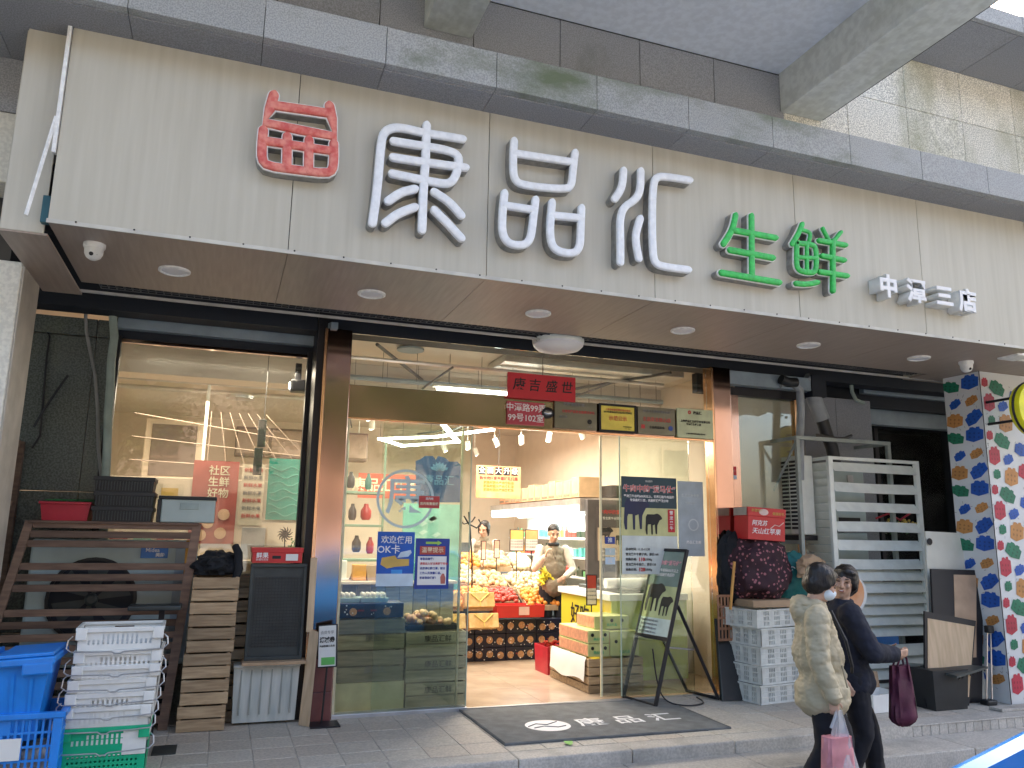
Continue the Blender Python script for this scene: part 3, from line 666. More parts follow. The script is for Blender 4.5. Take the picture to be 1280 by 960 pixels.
def cow(s, x, z, k):   # cattle silhouette
    return s.poly([(x+a*k, z+b*k) for a, b in ((0,0),(.03,0),(.035,.18),(.05,.22),(.12,.22),(.13,.0),(.16,0),(.165,.2),(.22,.22),(.24,.01),(.27,.01),(.28,.2),(.31,.26),(.34,.31),(.40,.34),(.40,.37),(.36,.42),(.33,.44),(.28,.46),(.20,.44),(.03,.44),(-.005,.38),(-.02,.1))], 7.1715)
part('cow', cow(MB(), 3.83, 1.62, .70), mat('cow_black', (.012,.018,.07), .5), t)
part('calf', cow(MB(), 4.07, 1.575, .46), black_ink, t)
part('stamp', MB().box(4.325, 4.405, 7.1722, 7.1738, 1.60, 1.83), red_print, t)
for i, c in enumerate('雪龙黑牛'): text(c, 4.365, 1.795-i*.052, .042, 7.1712, white_ink, t, align='CENTER', bold=.001)
for i, s_ in enumerate(('活动时间: 11.15-11.30', '雪龙黑牛牛腱子肉，原价168', '抢购价格:         元/500g', '雪龙黑牛牛肋条，原价158', '抢购价格:         元/500g')):
    text(s_, 3.83, 1.425-i*.05, .030, 7.172, black_ink, t, bold=.0005)
text('110', 3.975, 1.325, .048, 7.171, red_ink, t, bold=.002); text('128', 3.975, 1.225, .048, 7.171, red_ink, t, bold=.002)
t = sheet('logo_poster', 'pale grey poster with a faint round logo beside the cattle poster', 'poster', 4.45, 4.76, 1.36, 2.13, 7.178, mat('grey_poster', (.36,.42,.46), .5))
tor = MB()
for i in range(24):
    a = 2*PI*i/24; b = 2*PI*(i+1)/24
    tor.add([(4.63+r_*math.cos(q), 7.175, 1.68+r_*math.sin(q)) for q, r_ in ((a,.05),(a,.062),(b,.062),(b,.05))], [(0,1,2,3)])
part('logo', tor, mat('logo_pale', (.55,.6,.6), .5), t)
text('会员优惠专享', 4.60, 1.98, .036, 7.176, mat('logo_pale', (.55,.6,.6)), t, bold=.0005, align='CENTER'); text('扫码注册', 4.60, 1.90, .03, 7.176, mat('logo_pale', (.55,.6,.6)), t, align='CENTER'); text('康品汇生鲜', 4.63, 1.50, .036, 7.176, white_ink, t, bold=.0005, align='CENTER')
t = sheet('red_sticker', 'red and white sticker on the mirror strip right of the entrance', 'sticker', 5.095, 5.25, 2.18, 2.32, 7.262, red_print)
part('strip', MB().box(5.096, 5.249, 7.2605, 7.2618, 2.182, 2.225), pale_blue, t)
text('请随手关门', 5.172, 2.27, .024, 7.260, white_ink, t, align='CENTER')
t = thing('door_sticker', 'column of small round number stickers on the sliding door edge', 'sticker', (3.66, 7.2, 1.4))
for z0, m_c, s_ in ((1.51, deepblue, '推'), (1.40, frost, '9'), (1.31, pale_blue, '拉')):
    part('sticker', MB().bbox(3.62, 3.73, 7.205, 7.207, z0-.035, z0+.035, .0008), m_c, t); text(s_, 3.675, z0, .05, 7.203, white_ink, t, align='CENTER', bold=.001)

# =================================================================== SHOP INTERIOR
room = thing('shop_interior', 'bright cream walls and ceiling inside the shop', 'room', (2, 11, 0))
part('back_wall', MB().box(-2.2, 5.4, 14.4, 14.5, 0, 3.5), cream_wall, room)
part('left_wall', MB().box(-2.2, -2.1, 7.75, 14.4, 0, 3.5), cream_wall, room)
part('right_wall', MB().box(5.3, 5.4, 7.44, 14.4, 0, 3.5), cream_wall, room)
part('ceiling', MB().box(-2.2, 5.4, 7.25, 14.5, 3.45, 3.5), ceil_m, room)
part('ceiling_drop', MB().bbox(-2.0, 5.3, 8.9, 9.25, 3.15, 3.45, .006), ceil_m, room)
part('pipe', MB().rod((-1.5, 9.6, 3.22), (5.2, 9.6, 3.22), .03, n=8), alu, room)
part('pipe', MB().rod((-1.5, 10.6, 3.28), (5.2, 10.6, 3.28), .03, n=8), alu, room)
part('pipe', MB().rod((3.2, 7.6, 3.1), (3.2, 14, 3.1), .015, n=8), cable_m, room)
lamp_e = bpy.data.materials.new('lit_lamp'); lamp_e.use_nodes = True
b_ = lamp_e.node_tree.nodes['Principled BSDF']; b_.inputs['Emission Color'].default_value = (1, .93, .82, 1); b_.inputs['Emission Strength'].default_value = 5
fr_e = bpy.data.materials.new('lit_fridge_tube'); fr_e.use_nodes = True
b_ = fr_e.node_tree.nodes['Principled BSDF']; b_.inputs['Emission Color'].default_value = (.86, 1, .97, 1); b_.inputs['Emission Strength'].default_value = 1.1
def area(loc, sx, sy, power, col=(1, .87, .71), rot=(0,0,0), parent=None):
    l = bpy.data.lights.new('lamp_light', 'AREA'); l.shape = 'RECTANGLE'; l.size = sx; l.size_y = sy; l.energy = power; l.color = col
    o = bpy.data.objects.new('lamp_light', l); COL.objects.link(o); o.location = loc; o.rotation_euler = rot
    if parent: o.parent = parent; o.location = Vector(loc)-wloc(parent)
    return o
# diamond LED profile light
dz = 2.98
led = thing('led_profile_light', 'white zigzag LED line lamp glowing on the shop ceiling', 'ceiling lamp', (2.7, 10, dz))
pts = [(2.20,12.1),(2.86,12.9),(3.42,11.9),(2.28,10.4),(2.05,9.5)]
A, B, Cc, D = (2.2,12.0), (2.72,12.8), (3.38,11.8), (2.72,10.9)
for (a, b) in ((A, (2.9, 11.35)), (A, B), (B, Cc), (Cc, (2.5, 9.6)), ((2.9, 11.35), (3.4, 10.2))):
    a = Vector((*a, dz)); b = Vector((*b, dz)); d = (b-a).normalized()*.03; nrm = Vector((-d.y, d.x, 0))
    mb = MB().add([a-d+nrm-Vector((0,0,.03)), a-d-nrm-Vector((0,0,.03)), b+d-nrm-Vector((0,0,.03)), b+d+nrm-Vector((0,0,.03)), a-d+nrm, a-d-nrm, b+d-nrm, b+d+nrm], [(0,1,2,3),(7,6,5,4),(0,4,5,1),(1,5,6,2),(2,6,7,3),(3,7,4,0)])
    part('tube', mb, lamp_e, led)
m_ = MB()
for p in (A, B, Cc, D): m_.rod((p[0], p[1], dz), (p[0], p[1], 3.45), .004, n=4)
part('suspension_wires', m_, cable_m, led)
area((2.8, 11.2, 2.9), 1.4, 2.4, 22, parent=led)
t = thing('crate_fill_light', 'small glowing tube added to brighten the crates behind the left door glass', 'ceiling lamp', (1.6, 7.9, 2.9)); part('tube', MB().bbox(1.2, 2.1, 7.26, 7.29, 2.62, 2.64, .003), lamp_e, t); area((1.65, 7.27, 2.60), .9, .06, 9, rot=(.25,0,0), parent=t)  # tube and area light added to brighten the crates
t = thing('strip_light', 'white linear lamp above the entrance transom inside the shop', 'ceiling lamp', (3, 8.4, 3.2))
part('tube', MB().bbox(2.15, 3.35, 8.38, 8.44, 3.13, 3.16, .004), lamp_e, t)
part('housing', MB().bbox(2.10, 3.4, 8.36, 8.46, 3.161, 3.19, .004), white_metal, t)
area((2.75, 8.41, 3.11), 1.2, .2, 6, parent=t)
# ceiling downlights in the window bay
for i, (x, y, l_) in enumerate(((-.67, 8.5, 'nearest, left pair'), (-.69, 9.3, 'farther, left pair'), (.29, 8.5, 'nearest, right pair'), (.29, 9.3, 'farther, right pair'))):
    t = thing('ceiling_spot', 'small lit downlight in the ceiling behind the left window, '+l_, 'downlight', (x, y, 3.45), group='downlights behind the left window')
    part('glow', MB().lathe([(.055, 3.44), (.05, 3.436)], 14, Matrix.Translation((x, y, -.03))), lamp_e, t)
    part('rim', MB().lathe([(.07, 3.45), (.068, 3.436), (.056, 3.436)], 14, Matrix.Translation((x, y, -.02))), white_metal, t)
area((-.1, 7.95, 3.1), 1.4, .3, 10, (1, .80, .62))  # local fill added to brighten the posters behind the window
area((-.2, 9.4, 3.0), 1.6, .9, 16, (1, .80, .62))
area((1.4, 8.4, 2.95), 1.0, .6, 6)
# track lights
tl = None
trk = [(1.55, 9.4), (1.75, 10.2), (1.35, 10.0), (1.3, 11.4), (1.9, 12.2), (3.35, 12.6), (3.6, 12.0), (3.85, 11.4), (4.1, 10.9), (4.35, 10.4), (4.6, 9.9), (4.0, 12.9)]
for i, (x, y) in enumerate(trk):
    if tl is None:
        tl = thing('track_spotlight', '', 'spotlight', (0,0,0), group='lit track spotlights on the shop ceiling')
        part('can', MB().rod((0, 0, 0), (.05, .03, -.11), .038, .042, 12), white_metal, tl, smooth=True)
        part('glow', MB().rod((.0505, .0305, -.1105), (.052, .031, -.113), .036, .036, 12), lamp_e, tl)
        part('stem', MB().rod((0,0,.0), (0,0,.25), .008, n=6), white_metal, tl); t = tl
    else: t = copy_tree(tl)
    t.location = (x, y, 3.0); t.rotation_euler.z = random.uniform(-1, 1)
    t['label'] = 'white lit track spotlight, %s %s' % (['first','second','third','fourth','fifth','sixth','seventh'][i if i < 5 else i-5], 'of the group above the blue arched sign' if i < 5 else 'of the row above the cooler')
for (x0, y0, x1, y1) in ((1.2, 9, 1.9, 13), (3.1, 13.4, 4.7, 9.5)):
    t = thing('light_track', 'black ceiling track carrying spotlights ' + ('on the left' if x0 < 2 else 'on the right above the cooler'), 'track', (x0, y0, 3.2))
    part('rail', MB().rod((x0, y0, 3.25), (x1, y1, 3.25), .014, n=6), cable_m, t)
area((4.1, 10.8, 3.05), .8, 3.0, 17)
area((3.0, 9.3, 3.05), 2.0, .8, 25)

# ceiling services seen through the transom
t = thing('ceiling_services', 'tangle of grey pipes and hangers under the shop ceiling behind the transom', 'pipes', (3, 8.2, 3.3))
for i, (a, b, r_, mm) in enumerate((((1.1,8.0,3.32),(4.8,8.0,3.32),.022,alu), ((1.1,8.7,3.25),(5.2,8.7,3.25),.03,steel_grey), ((1.3,7.5,3.36),(2.6,9.8,3.3),.018,cable_m), ((4.6,7.5,3.36),(3.4,9.8,3.3),.018,cable_m), ((1.1,10.1,3.2),(5.2,10.1,3.2),.02,alu), ((2.1,7.6,3.22),(2.1,9,3.22),.012,cable_m), ((3.9,7.6,3.2),(3.9,9,3.2),.012,cable_m))):
    part('pipe', MB().rod(a, b, r_, n=8), mm, t)
for i in range(22):
    x = 1.1+i*.18; y = 8.0+.7*(i % 2); part('hanger', MB().rod((x, y, 3.12), (x, y, 3.45), .0035, n=4), cable_m, t)
part('duct', MB().bbox(2.7, 4.9, 7.7, 8.3, 3.36, 3.44, .01), alu, t); part('round_vent', MB().lathe([(.14, 0), (.14, .02), (.09, .03)], 20, Matrix.Translation((1.7, 7.8, 3.40))), steel_grey, t)
pk = bpy.data.materials.new('lit_pink_tube'); pk.use_nodes = True; b_ = pk.node_tree.nodes['Principled BSDF']; b_.inputs['Emission Color'].default_value = (1, .45, .75, 1); b_.inputs['Emission Strength'].default_value = 1.2
t = thing('pink_strip_light', 'row of pinkish grow lamps far back under the ceiling at the left', 'ceiling lamp', (1.8, 12, 3.0))
for i in range(6): part('tube', MB().bbox(1.55+i*.28, 1.78+i*.28, 11.0, 11.04, 3.30, 3.33, .003), pk, t)

# partition with posters behind the left window
pt = thing('poster_partition', 'cream partition covered in posters behind the left display window', 'partition', (0, 8.3, 0))
part('board', MB().bbox(-1.3, .86, 8.30, 8.34, 0, 2.04, .004), cream_panel, pt)
part('shelf', MB().bbox(-.3, .80, 8.1, 8.30, 1.24, 1.27, .004), cream_panel, pt)
def wallposter(name, label, x0, x1, z0, z1, m, y=8.29):
    t = thing(name, label, 'poster', ((x0+x1)/2, y, z0)); part('sheet', MB().box(x0, x1, y, y+.003, z0, z1), m, t); return t
t = wallposter('red_poster', 'red hanging poster with round pictures behind the left window', -.29, .13, 1.42, 2.22, mat('faded_red', (.42,.10,.08), .6))
for i, s_ in enumerate(('社区', '生鲜', '好物')): text(s_, -.05+i*.0, 2.12-i*.11, .10, 8.286, mat('pale_gold', (.8,.7,.5)), t, bold=.001, align='CENTER')
for x, z in ((-.12, 1.62), (.02, 1.70), (.0, 1.52), (-.18, 1.5)): part('picture', MB().lathe([(.055, 0), (.055, .003)], 16, Matrix.Translation((x, 8.286, z)) @ Matrix.Rotation(PI/2, 4, 'X')), mat('peach', (.72,.45,.28), .6), t)
t = wallposter('green_poster', 'teal green poster with wave pattern behind the left window', .41, .79, 1.66, 2.27, mat('teal_print', (.02,.25,.19), .6), 8.27)
for k in range(7):
    part('wave', MB().tube([(.43+i*.032, 8.268, 1.72+k*.075+.022*math.sin(i*.9+k*1.4)) for i in range(11)], .005, 4), mat('teal_light', (.12,.42,.34), .6), t)
t = wallposter('hanging_sheets', 'pale sheets of small print pinned between the red and green posters', .16, .38, 1.60, 2.2, mat('paper', (.66,.56,.42), .7))
for i in range(7): text('新鲜水果', .18, 2.14-i*.075, .045, 8.287, grey_ink if i % 2 else red_ink, t)
t = wallposter('hanging_sheets', 'collage of pale sheets pinned left of the red poster', -1.0, -.36, 1.35, 1.98, mat('paper', (.66,.56,.42)))
for i in range(4):
    for j in range(3): part('picture', MB().box(-.96+j*.20, -.96+j*.20+.15, 8.286, 8.289, 1.42+i*.14, 1.42+i*.14+.10), [mat('faded_red', (1,1,1)), mat('peach', (1,1,1)), mat('teal_light', (1,1,1)), gold_ink][(i+j*2) % 4], t)
t = thing('reflection_rack', 'white wire rack and rails added behind the left display window, standing in for reflections', 'rack', (0, 9.6, 2.2))  # rack, hatch, cabinet and vent added to mimic reflections in the window
m_ = MB()
for k in range(3): m_.rod((-1.0, 9.6, 2.3+k*.26), (1.0, 9.6, 2.25+k*.16), .007, n=5)
for k in range(7): m_.rod((-.2+k*.2, 9.6, 2.3), (-.2+k*.1, 9.6, 2.89), .005, n=5)
part('wires', m_, mat('tan_panel', (.34,.26,.20), .6), t); part('post', MB().rod((-.25, 9.6, 0), (-.25, 9.6, 3.4), .018, n=8), white_metal, t); part('post', MB().rod((1.0, 9.6, 0), (1.0, 9.6, 3.4), .018, n=8), white_metal, t)
t = thing('reflection_hatch', 'dark recessed wall hatch with a pale frame added behind the left window for reflected structure', 'hatch', (-.6, 11, 2.3))
part('frame', MB().bbox(-1.0, -.3, 11.0, 11.03, 2.15, 2.95, .01), cream_panel, t); part('panel', MB().bbox(-.92, -.38, 10.98, 10.998, 2.22, 2.88, .005), mat('brown_panel', (.20,.15,.12), .6), t)
t = thing('reflection_cabinet', 'long brown wall cabinet added high behind the left window for reflected structure', 'cabinet', (.5, 11.5, 2.6)); part('case', MB().bbox(.1, 1.9, 11.3, 11.6, 2.55, 2.95, .01), mat('brown_panel', (.2,.15,.12)), t)
for k in range(4): part('door', MB().bbox(.12+k*.45, .53+k*.45, 11.28, 11.298, 2.58, 2.92, .006), mat('tan_panel', (.34,.26,.20), .6), t)
t = thing('reflection_vent', 'small round ceiling vent added behind the left window for reflected structure', 'vent', (.1, 10, 3.2)); part('vent', MB().lathe([(.16, 0), (.17, .04), (.05, .06)], 20, Matrix.Translation((.1, 10.2, 3.15))), alu, t)
t = thing('price_board', 'white divided board below the hanging sheets behind the left window', 'board', (.3, 8.2, 1.3))
part('board', MB().bbox(.20, .42, 8.24, 8.26, 1.28, 1.58, .003), mat('pale_angle', (.4,.4,.37)), t); part('panel', MB().box(.44, .62, 8.24, 8.26, 1.3, 1.6), cream_panel, t)
t = thing('hanging_speaker', 'long grey hanging column behind the left window', 'hanging sign', (.3, 8.2, 2.2))
part('upper_box', MB().bbox(.27, .345, 7.98, 8.04, 2.35, 2.62, .006), mat('grey_box', (.10,.10,.09), .5), t); part('lower_box', MB().bbox(.25, .33, 7.98, 8.04, 2.08, 2.34, .006), mat('grey_box', (.1,.1,.1)), t)
part('wire', MB().rod((.32, 8.01, 2.62), (.32, 8.01, 3.44), .004, n=5), cable_m, t)
t = thing('ceiling_projector', 'black stage spotlight under the ceiling at the right of the left window', 'spotlight', (.62, 7.95, 3.0))
part('body', MB().bbox(.54, .72, 7.9, 8.05, 2.91, 3.03, .02), black_metal, t); part('bracket', MB().bbox(.58, .64, 7.95, 8.0, 3.03, 3.2, .004), black_metal, t)
part('lens', MB().rod((.538, 7.97, 2.97), (.53, 7.97, 2.97), .035, n=12), lamp_e, t)
t = thing('bird_ornament', 'small dark fern ornament beside a tray under the green poster', 'ornament', (.6, 8.15, 1.4))
for k in range(12):
    a = k*.52; part('frond', MB().tube([(.60, 8.15, 1.52), (.60+.05*math.cos(a), 8.14, 1.52+.05*math.sin(a)), (.60+.075*math.cos(a+.3), 8.13, 1.52+.075*math.sin(a+.3))], [.012, .008, .002], 5), black_metal, t)
part('stem', MB().rod((.61, 8.15, 1.27), (.60, 8.15, 1.52), .006, n=5), black_metal, t)
t = thing('plant_tray', 'little wooden tray of green leaves on the ledge under the green poster', 'tray', (.72, 8.15, 1.28))
part('box', MB().bbox(.66, .84, 8.08, 8.24, 1.27, 1.38, .005), plank_m, t)
m_ = MB()
for k in range(60):
    p = Vector((random.uniform(.66,.84), random.uniform(8.08,8.24), 1.38+random.uniform(0,.09))); d = Vector((random.uniform(-1,1), random.uniform(-1,1), .6))*.03
    q = d.orthogonal().normalized()*.012; m_.add([p-q, p+d*.5+q, p+d, p+d*.4-q*1.4], [(0,1,2,3)])
part('leaves', m_, mat('leaf_shop', (.05,.12,.03), .5), t, kind='stuff')

# =================================================================== LEFT OF THE ENTRANCE
# conduits
t = thing('conduit', 'thin grey conduit hanging in front of the dark granite wall', 'pipe', (-1.2, 7.5, 3.4))
part('tube', MB().tube([at(x, y, 7.52) for x, y in ((110,372),(107,395),(108,415),(113,440),(119,470),(122,510),(123,560),(127,600),(128,640))], .014, 8), mat('conduit_grey', (.22,.22,.21), .5), t, smooth=True)
t = thing('insulated_pipe', 'thick wrapped green-grey pipe running down beside the display window', 'pipe', (-1.0, 7.45, 3.4))
part('tube', MB().tube([at(x, y, 7.45) for x, y in ((138,378),(141,395),(143,420),(139,450),(138,480),(135,520),(134,560),(132,600),(130,640),(128,700))], .034, 12), pipe_wrap, t, smooth=True)
t = thing('cable', 'bent black cable fixed on the dark granite wall', 'cable', (-1.5, 7.58, 2.5))
part('wire', MB().tube([at(x, y, 7.585) for x, y in ((20,407),(58,412),(62,420),(58,450),(54,500),(50,545),(40,560))], .008, 6), black_metal, t)
part('wire', MB().tube([at(x, y, 7.55) for x, y in ((85,469),(70,490),(55,512),(42,534))], .011, 6), black_metal, t, label='thicker slanting piece')

# air conditioner behind the slatted screen
ac = thing('air_conditioner', 'white outdoor air conditioner with a big round fan grille behind the brown slats', 'air conditioner', (-.8, 7.4, .35))
part('case', MB().bbox(-1.42, -.17, 7.40, 7.62, .45, 1.46, .02), foam_m, ac)
mb = MB().lathe([(.335, 0), (.335, .02), (.31, .02), (.31, 0)], 32, Matrix.Translation((-.94, 7.395, .98)) @ Matrix.Rotation(PI/2, 4, 'X'))
part('fan_ring', mb, blk_plastic, ac)
part('fan_well', MB().lathe([(.32, 0), (.32, .004)], 32, Matrix.Translation((-.94, 7.398, .98)) @ Matrix.Rotation(PI/2, 4, 'X')), dark_void, ac)
m_ = MB()
for k in range(6): m_.add([(-.94+.05*math.cos(a), 7.39, .98+.05*math.sin(a)) for a in (k*PI/3, k*PI/3+.6)] + [(-.94+.29*math.cos(a), 7.388, .98+.29*math.sin(a)) for a in (k*PI/3+.75, k*PI/3+.1)], [(0,1,2,3)])
part('fan_blades', m_, blk_plastic2, ac); part('hub', MB().lathe([(.05, 0), (.05, .03), (.03, .04)], 16, Matrix.Translation((-.94, 7.39, .98)) @ Matrix.Rotation(PI/2, 4, 'X')), blk_plastic2, ac)
part('badge', MB().bbox(-.61, -.40, 7.388, 7.40, 1.31, 1.41, .002), mat('badge_blue', (.02,.16,.5), .4), ac)
text('Midea', -.52, 1.375, .045, 7.385, white_ink, ac, bold=.001, align='CENTER'); text('美的', -.46, 1.335, .035, 7.385, white_ink, ac, bold=.001, align='CENTER')
part('feet', MB().box(-1.3, -1.2, 7.42, 7.6, 0, .45).box(-.4, -.3, 7.42, 7.6, 0, .45), black_metal, ac)
part('yellow_tape', MB().bbox(-.262, -.225, 7.30, 7.31, 1.08, 1.46, .002), mat('tape_orange', (.6,.3,.03), .5), ac)
part('side_panel', MB().box(-.34, -.20, 7.392, 7.398, .5, 1.42), steel_grey, ac)

ss = thing('slatted_screen', 'brown wooden slatted screen leaning in front of the outdoor air conditioner', 'wooden screen', (-.9, 7.2, 0))
def lean(x0, z0, x1, z1, y0, y1, hw, m, name, th=.035):
    d = Vector((x1-x0, 0, z1-z0)).normalized(); n = Vector((d.z, 0, -d.x))*hw
    p = [Vector((x0, y0, z0))-n, Vector((x0, y0, z0))+n, Vector((x1, y1, z1))+n, Vector((x1, y1, z1))-n]; q = [a+Vector((0, th, 0)) for a in p]
    part(name, MB().add(p+q, [(0,1,2,3),(7,6,5,4),(0,4,5,1),(1,5,6,2),(2,6,7,3),(3,7,4,0)]), m, ss)
lean(-1.68, 0, -1.415, 1.60, 7.10, 7.20, .03, wood_dark, 'stile'); lean(-.305, 0, -.185, 1.60, 7.10, 7.20, .035, wood_dark, 'stile')
sl_z = [1.575, 1.50, 1.425, 1.25, 1.165, 1.085, .90, .81, .715, .63, .54, .45, .36, .26, .17, .08]
for z in sl_z:
    f = z/1.6; xa = -1.68+.265*f+.03; xb = -.305+.12*f-.03; y = 7.10+.10*f
    part('slat', MB().bbox(xa, xb, y+.006, y+.03, z-.028, z+.026, .003), wood_dark, ss)
part('top_board', MB().bbox(-1.42, -.17, 7.18, 7.5, 1.585, 1.605, .003), wood_dark, ss)

def tray(mb, x0, x1, y0, y1, z0, z1, t=.012, flare=.02):   # open container with flared walls
    X0, X1, Y0, Y1 = x0-flare, x1+flare, y0-flare, y1+flare
    vs = [(x0,y0,z0),(x1,y0,z0),(x1,y1,z0),(x0,y1,z0),(X0,Y0,z1),(X1,Y0,z1),(X1,Y1,z1),(X0,Y1,z1),(X0+t,Y0+t,z1),(X1-t,Y0+t,z1),(X1-t,Y1-t,z1),(X0+t,Y1-t,z1),(x0+t,y0+t,z0+t),(x1-t,y0+t,z0+t),(x1-t,y1-t,z0+t),(x0+t,y1-t,z0+t)]
    fs = [(0,3,2,1),(0,1,5,4),(1,2,6,5),(2,3,7,6),(3,0,4,7),(4,5,9,8),(5,6,10,9),(6,7,11,10),(7,4,8,11),(8,9,13,12),(9,10,14,13),(10,11,15,14),(11,8,12,15),(12,13,14,15)]
    return mb.add(vs, fs)
t = thing('red_basin', 'red plastic basin on top of the slatted screen, left of the black crates', 'basin', (-1.2, 7.3, 1.605))
part('basin', tray(MB(), -1.34, -1.02, 7.24, 7.48, 1.605, 1.75, .008, .02), red_plastic, t); part('rim', MB().bbox(-1.37, -.995, 7.205, 7.222, 1.735, 1.755, .004), red_plastic, t)
m_ = MB()
for k in range(24): 
    x = random.uniform(-1.32, -1.05); m_.tube([(x, 7.35, 1.72), (x+random.uniform(-.05,.05), 7.33, 1.775), (x+random.uniform(-.1,.1), 7.3, 1.77)], .006, 4)
part('green_stems', m_, mat('stem_green', (.03,.16,.05), .6), t, kind='stuff')
def black_crate(z, lab, dx=0):
    t = thing('black_crate', lab, 'crate', (-.76+dx, 7.32, z), group='black crates on the slatted screen')
    x0, x1, y0, y1 = -.985+dx, -.535+dx, 7.18, 7.48
    part('body', tray(MB(), x0+.012, x1-.012, y0+.012, y1-.012, z, z+.118, .01, .01), blk_plastic, t)
    part('rim', MB().bbox(x0-.004, x1+.004, y0-.006, y0+.006, z+.085, z+.12, .003).bbox(x1-.006, x1+.004, y0, y1, z+.085, z+.12, .003).bbox(x0-.004, x0+.006, y0, y1, z+.085, z+.12, .003), blk_plastic, t)
    m_ = MB()
    for i in range(20): xx = x0+.02+i*(x1-x0-.04)/19; m_.box(xx-.003, xx+.003, y0-.002, y0+.008, z+.01, z+.084)
    part('ribs', m_, blk_plastic2, t)
for k, (l_, dx) in enumerate((('bottom', 0), ('middle', .004), ('topmost', -.006))): black_crate(1.606+k*.121, 'black plastic crate on the slatted screen, %s of its stack of three' % l_, dx)
t = thing('foam_box', 'grey-green foam box with a black lid on the slatted screen', 'box', (-.25, 7.3, 1.607))
part('box', MB().bbox(-.475, -.055, 7.18, 7.45, 1.607, 1.80, .012), foam_m, t); part('lid', MB().bbox(-.50, -.045, 7.165, 7.46, 1.795, 1.825, .008), blk_plastic, t)
part('side_wrap', MB().bbox(-.505, -.476, 7.175, 7.45, 1.607, 1.795, .006), blk_plastic, t)
part('grip', MB().bbox(-.33, -.18, 7.172, 7.18, 1.715, 1.77, .004), mat('foam_grip', (.36,.44,.42), .6), t)
t = thing('tray_cover', 'dark grey tray lid lying behind the top white crate', 'lid', (-.35, 7.0, .9))
part('lid', MB().bbox(-.62, -.24, 6.86, 7.09, .93, .965, .008), blk_plastic2, t); part('prop', MB().box(-.40, -.36, 6.95, 7.0, 0, .93), black_metal, t)

# wooden crates
def crate_proto(W, D, H, wood, name='wooden_crate', boards=2):
    t = thing(name, 'wooden crate', 'crate')
    bh = (H-.012*(boards))/boards
    fr = MB().bbox(0, W, 0, .011, 0, bh, .002)
    f0 = part('board', fr, wood, t, world=False)
    for k in range(boards):
        z = .004+k*(bh+.011)
        if k == 0: f0.location = (0, 0, z)
        else: clone(f0, t, (0, 0, z))
        clone(f0, t, (0, D-.011, z))
    sd = part('side_board', MB().bbox(0, .010, .012, D-.012, 0, bh, .002), wood, t, world=False); sd.location = (0, 0, .004)
    for k in range(boards):
        z = .004+k*(bh+.011)
        if k: clone(sd, t, (0, 0, z))
        clone(sd, t, (W-.010, 0, z))
    cpz = part('corner_post', MB().box(0, .019, 0, .018, 0, H-.004), wood, t, world=False); cpz.location = (.011, .012, 0)
    for q in ((W-.03, .012, 0), (.011, D-.03, 0), (W-.03, D-.03, 0)): clone(cpz, t, q)
    part('bottom_board', MB().box(.012, W-.012, .03, D-.03, .008, .016), wood, t, world=False)
    return t
def place(proto, loc, rz, label, group, used=set()):
    o = proto if proto.name not in used else copy_tree(proto)
    used.add(proto.name); o.location = loc; o.rotation_euler.z = rz; o['label'] = label; o['group'] = group; return o
ORD = ['bottom', 'second from the bottom', 'third from the bottom', 'fourth from the bottom', 'fifth from the bottom', 'topmost', 'seventh']
cp = crate_proto(.355, .5, .196, wood_crate)
for k in range(6): place(cp, (-.205+.004*k+random.uniform(-.006,.006)+.003*k, 6.98+random.uniform(-.005,.005), k*.197), random.uniform(-.015,.015), 'pale wooden crate, %s of the stack under the black jacket' % ORD[k], 'wooden crates left of the entrance')
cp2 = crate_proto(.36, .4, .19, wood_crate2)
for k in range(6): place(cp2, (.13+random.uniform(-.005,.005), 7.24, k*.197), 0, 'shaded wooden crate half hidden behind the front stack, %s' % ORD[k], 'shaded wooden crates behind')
t = thing('black_jacket', 'crumpled black jacket thrown over the wooden crates', 'jacket', (0, 7.2, 1.18))
bm = bmesh.new(); bmesh.ops.create_icosphere(bm, subdivisions=5, radius=1)
for v in bm.verts:
    p = v.co.copy(); f = 1+.30*noise.noise(p*1.9+Vector((3,1,2)))+.14*noise.noise(p*5)+.05*noise.noise(p*13)
    v.co = Vector((.0+p.x*.145*f*(1.25-.25*p.z), 7.2+p.y*.17*f, 1.27+max(-.085, p.z*.115*f)))
mb = MB().add([v.co[:] for v in bm.verts], [[v.index for v in f.verts] for f in bm.faces]); bm.free()
part('cloth', mb, mat('black_cloth', (.012,.014,.018), .95, bump=.3, bscale=40), t, smooth=True)
part('sleeve', MB().tube([(.13,7.15,1.42),(.16,7.1,1.36),(.17,7.08,1.22),(.15,7.08,1.16)], [.03,.035,.035,.03], 10), _m['black_cloth'], t, smooth=True)

# tub, board, upright crate, red box
t = thing('grey_tub', 'frosted grey-white plastic tub on the paving under the upright black crate', 'tub', (.45, 7.3, 0))
part('tub', MB().taper((.455, 7.28), .49, .36, .52, .40, .02, .46), tub_m, t); part('rim', MB().bbox(.19, .72, 7.07, 7.49, .445, .47, .008), tub_m, t)
m_ = MB()
for i in range(6): m_.bbox(.25+i*.08, .262+i*.08, 7.080, 7.095, .08, .43, .002)
part('ribs', m_, mat('tub_rib', (.30,.33,.31), .5), t)
t = thing('flat_cardboard', 'flat cardboard sheet on top of the grey tub', 'cardboard', (.48, 7.2, .5))
part('sheet', MB().bbox(.25, .755, 6.98, 7.4, .475, .50, .003), cardboard, t)
t = thing('upright_crate', 'black plastic crate standing on its end on the cardboard sheet', 'crate', (.5, 7.1, .5))
part('base_plate', MB().bbox(.275, .715, 7.10, 7.30, .505, 1.275, .015), blk_plastic2, t)
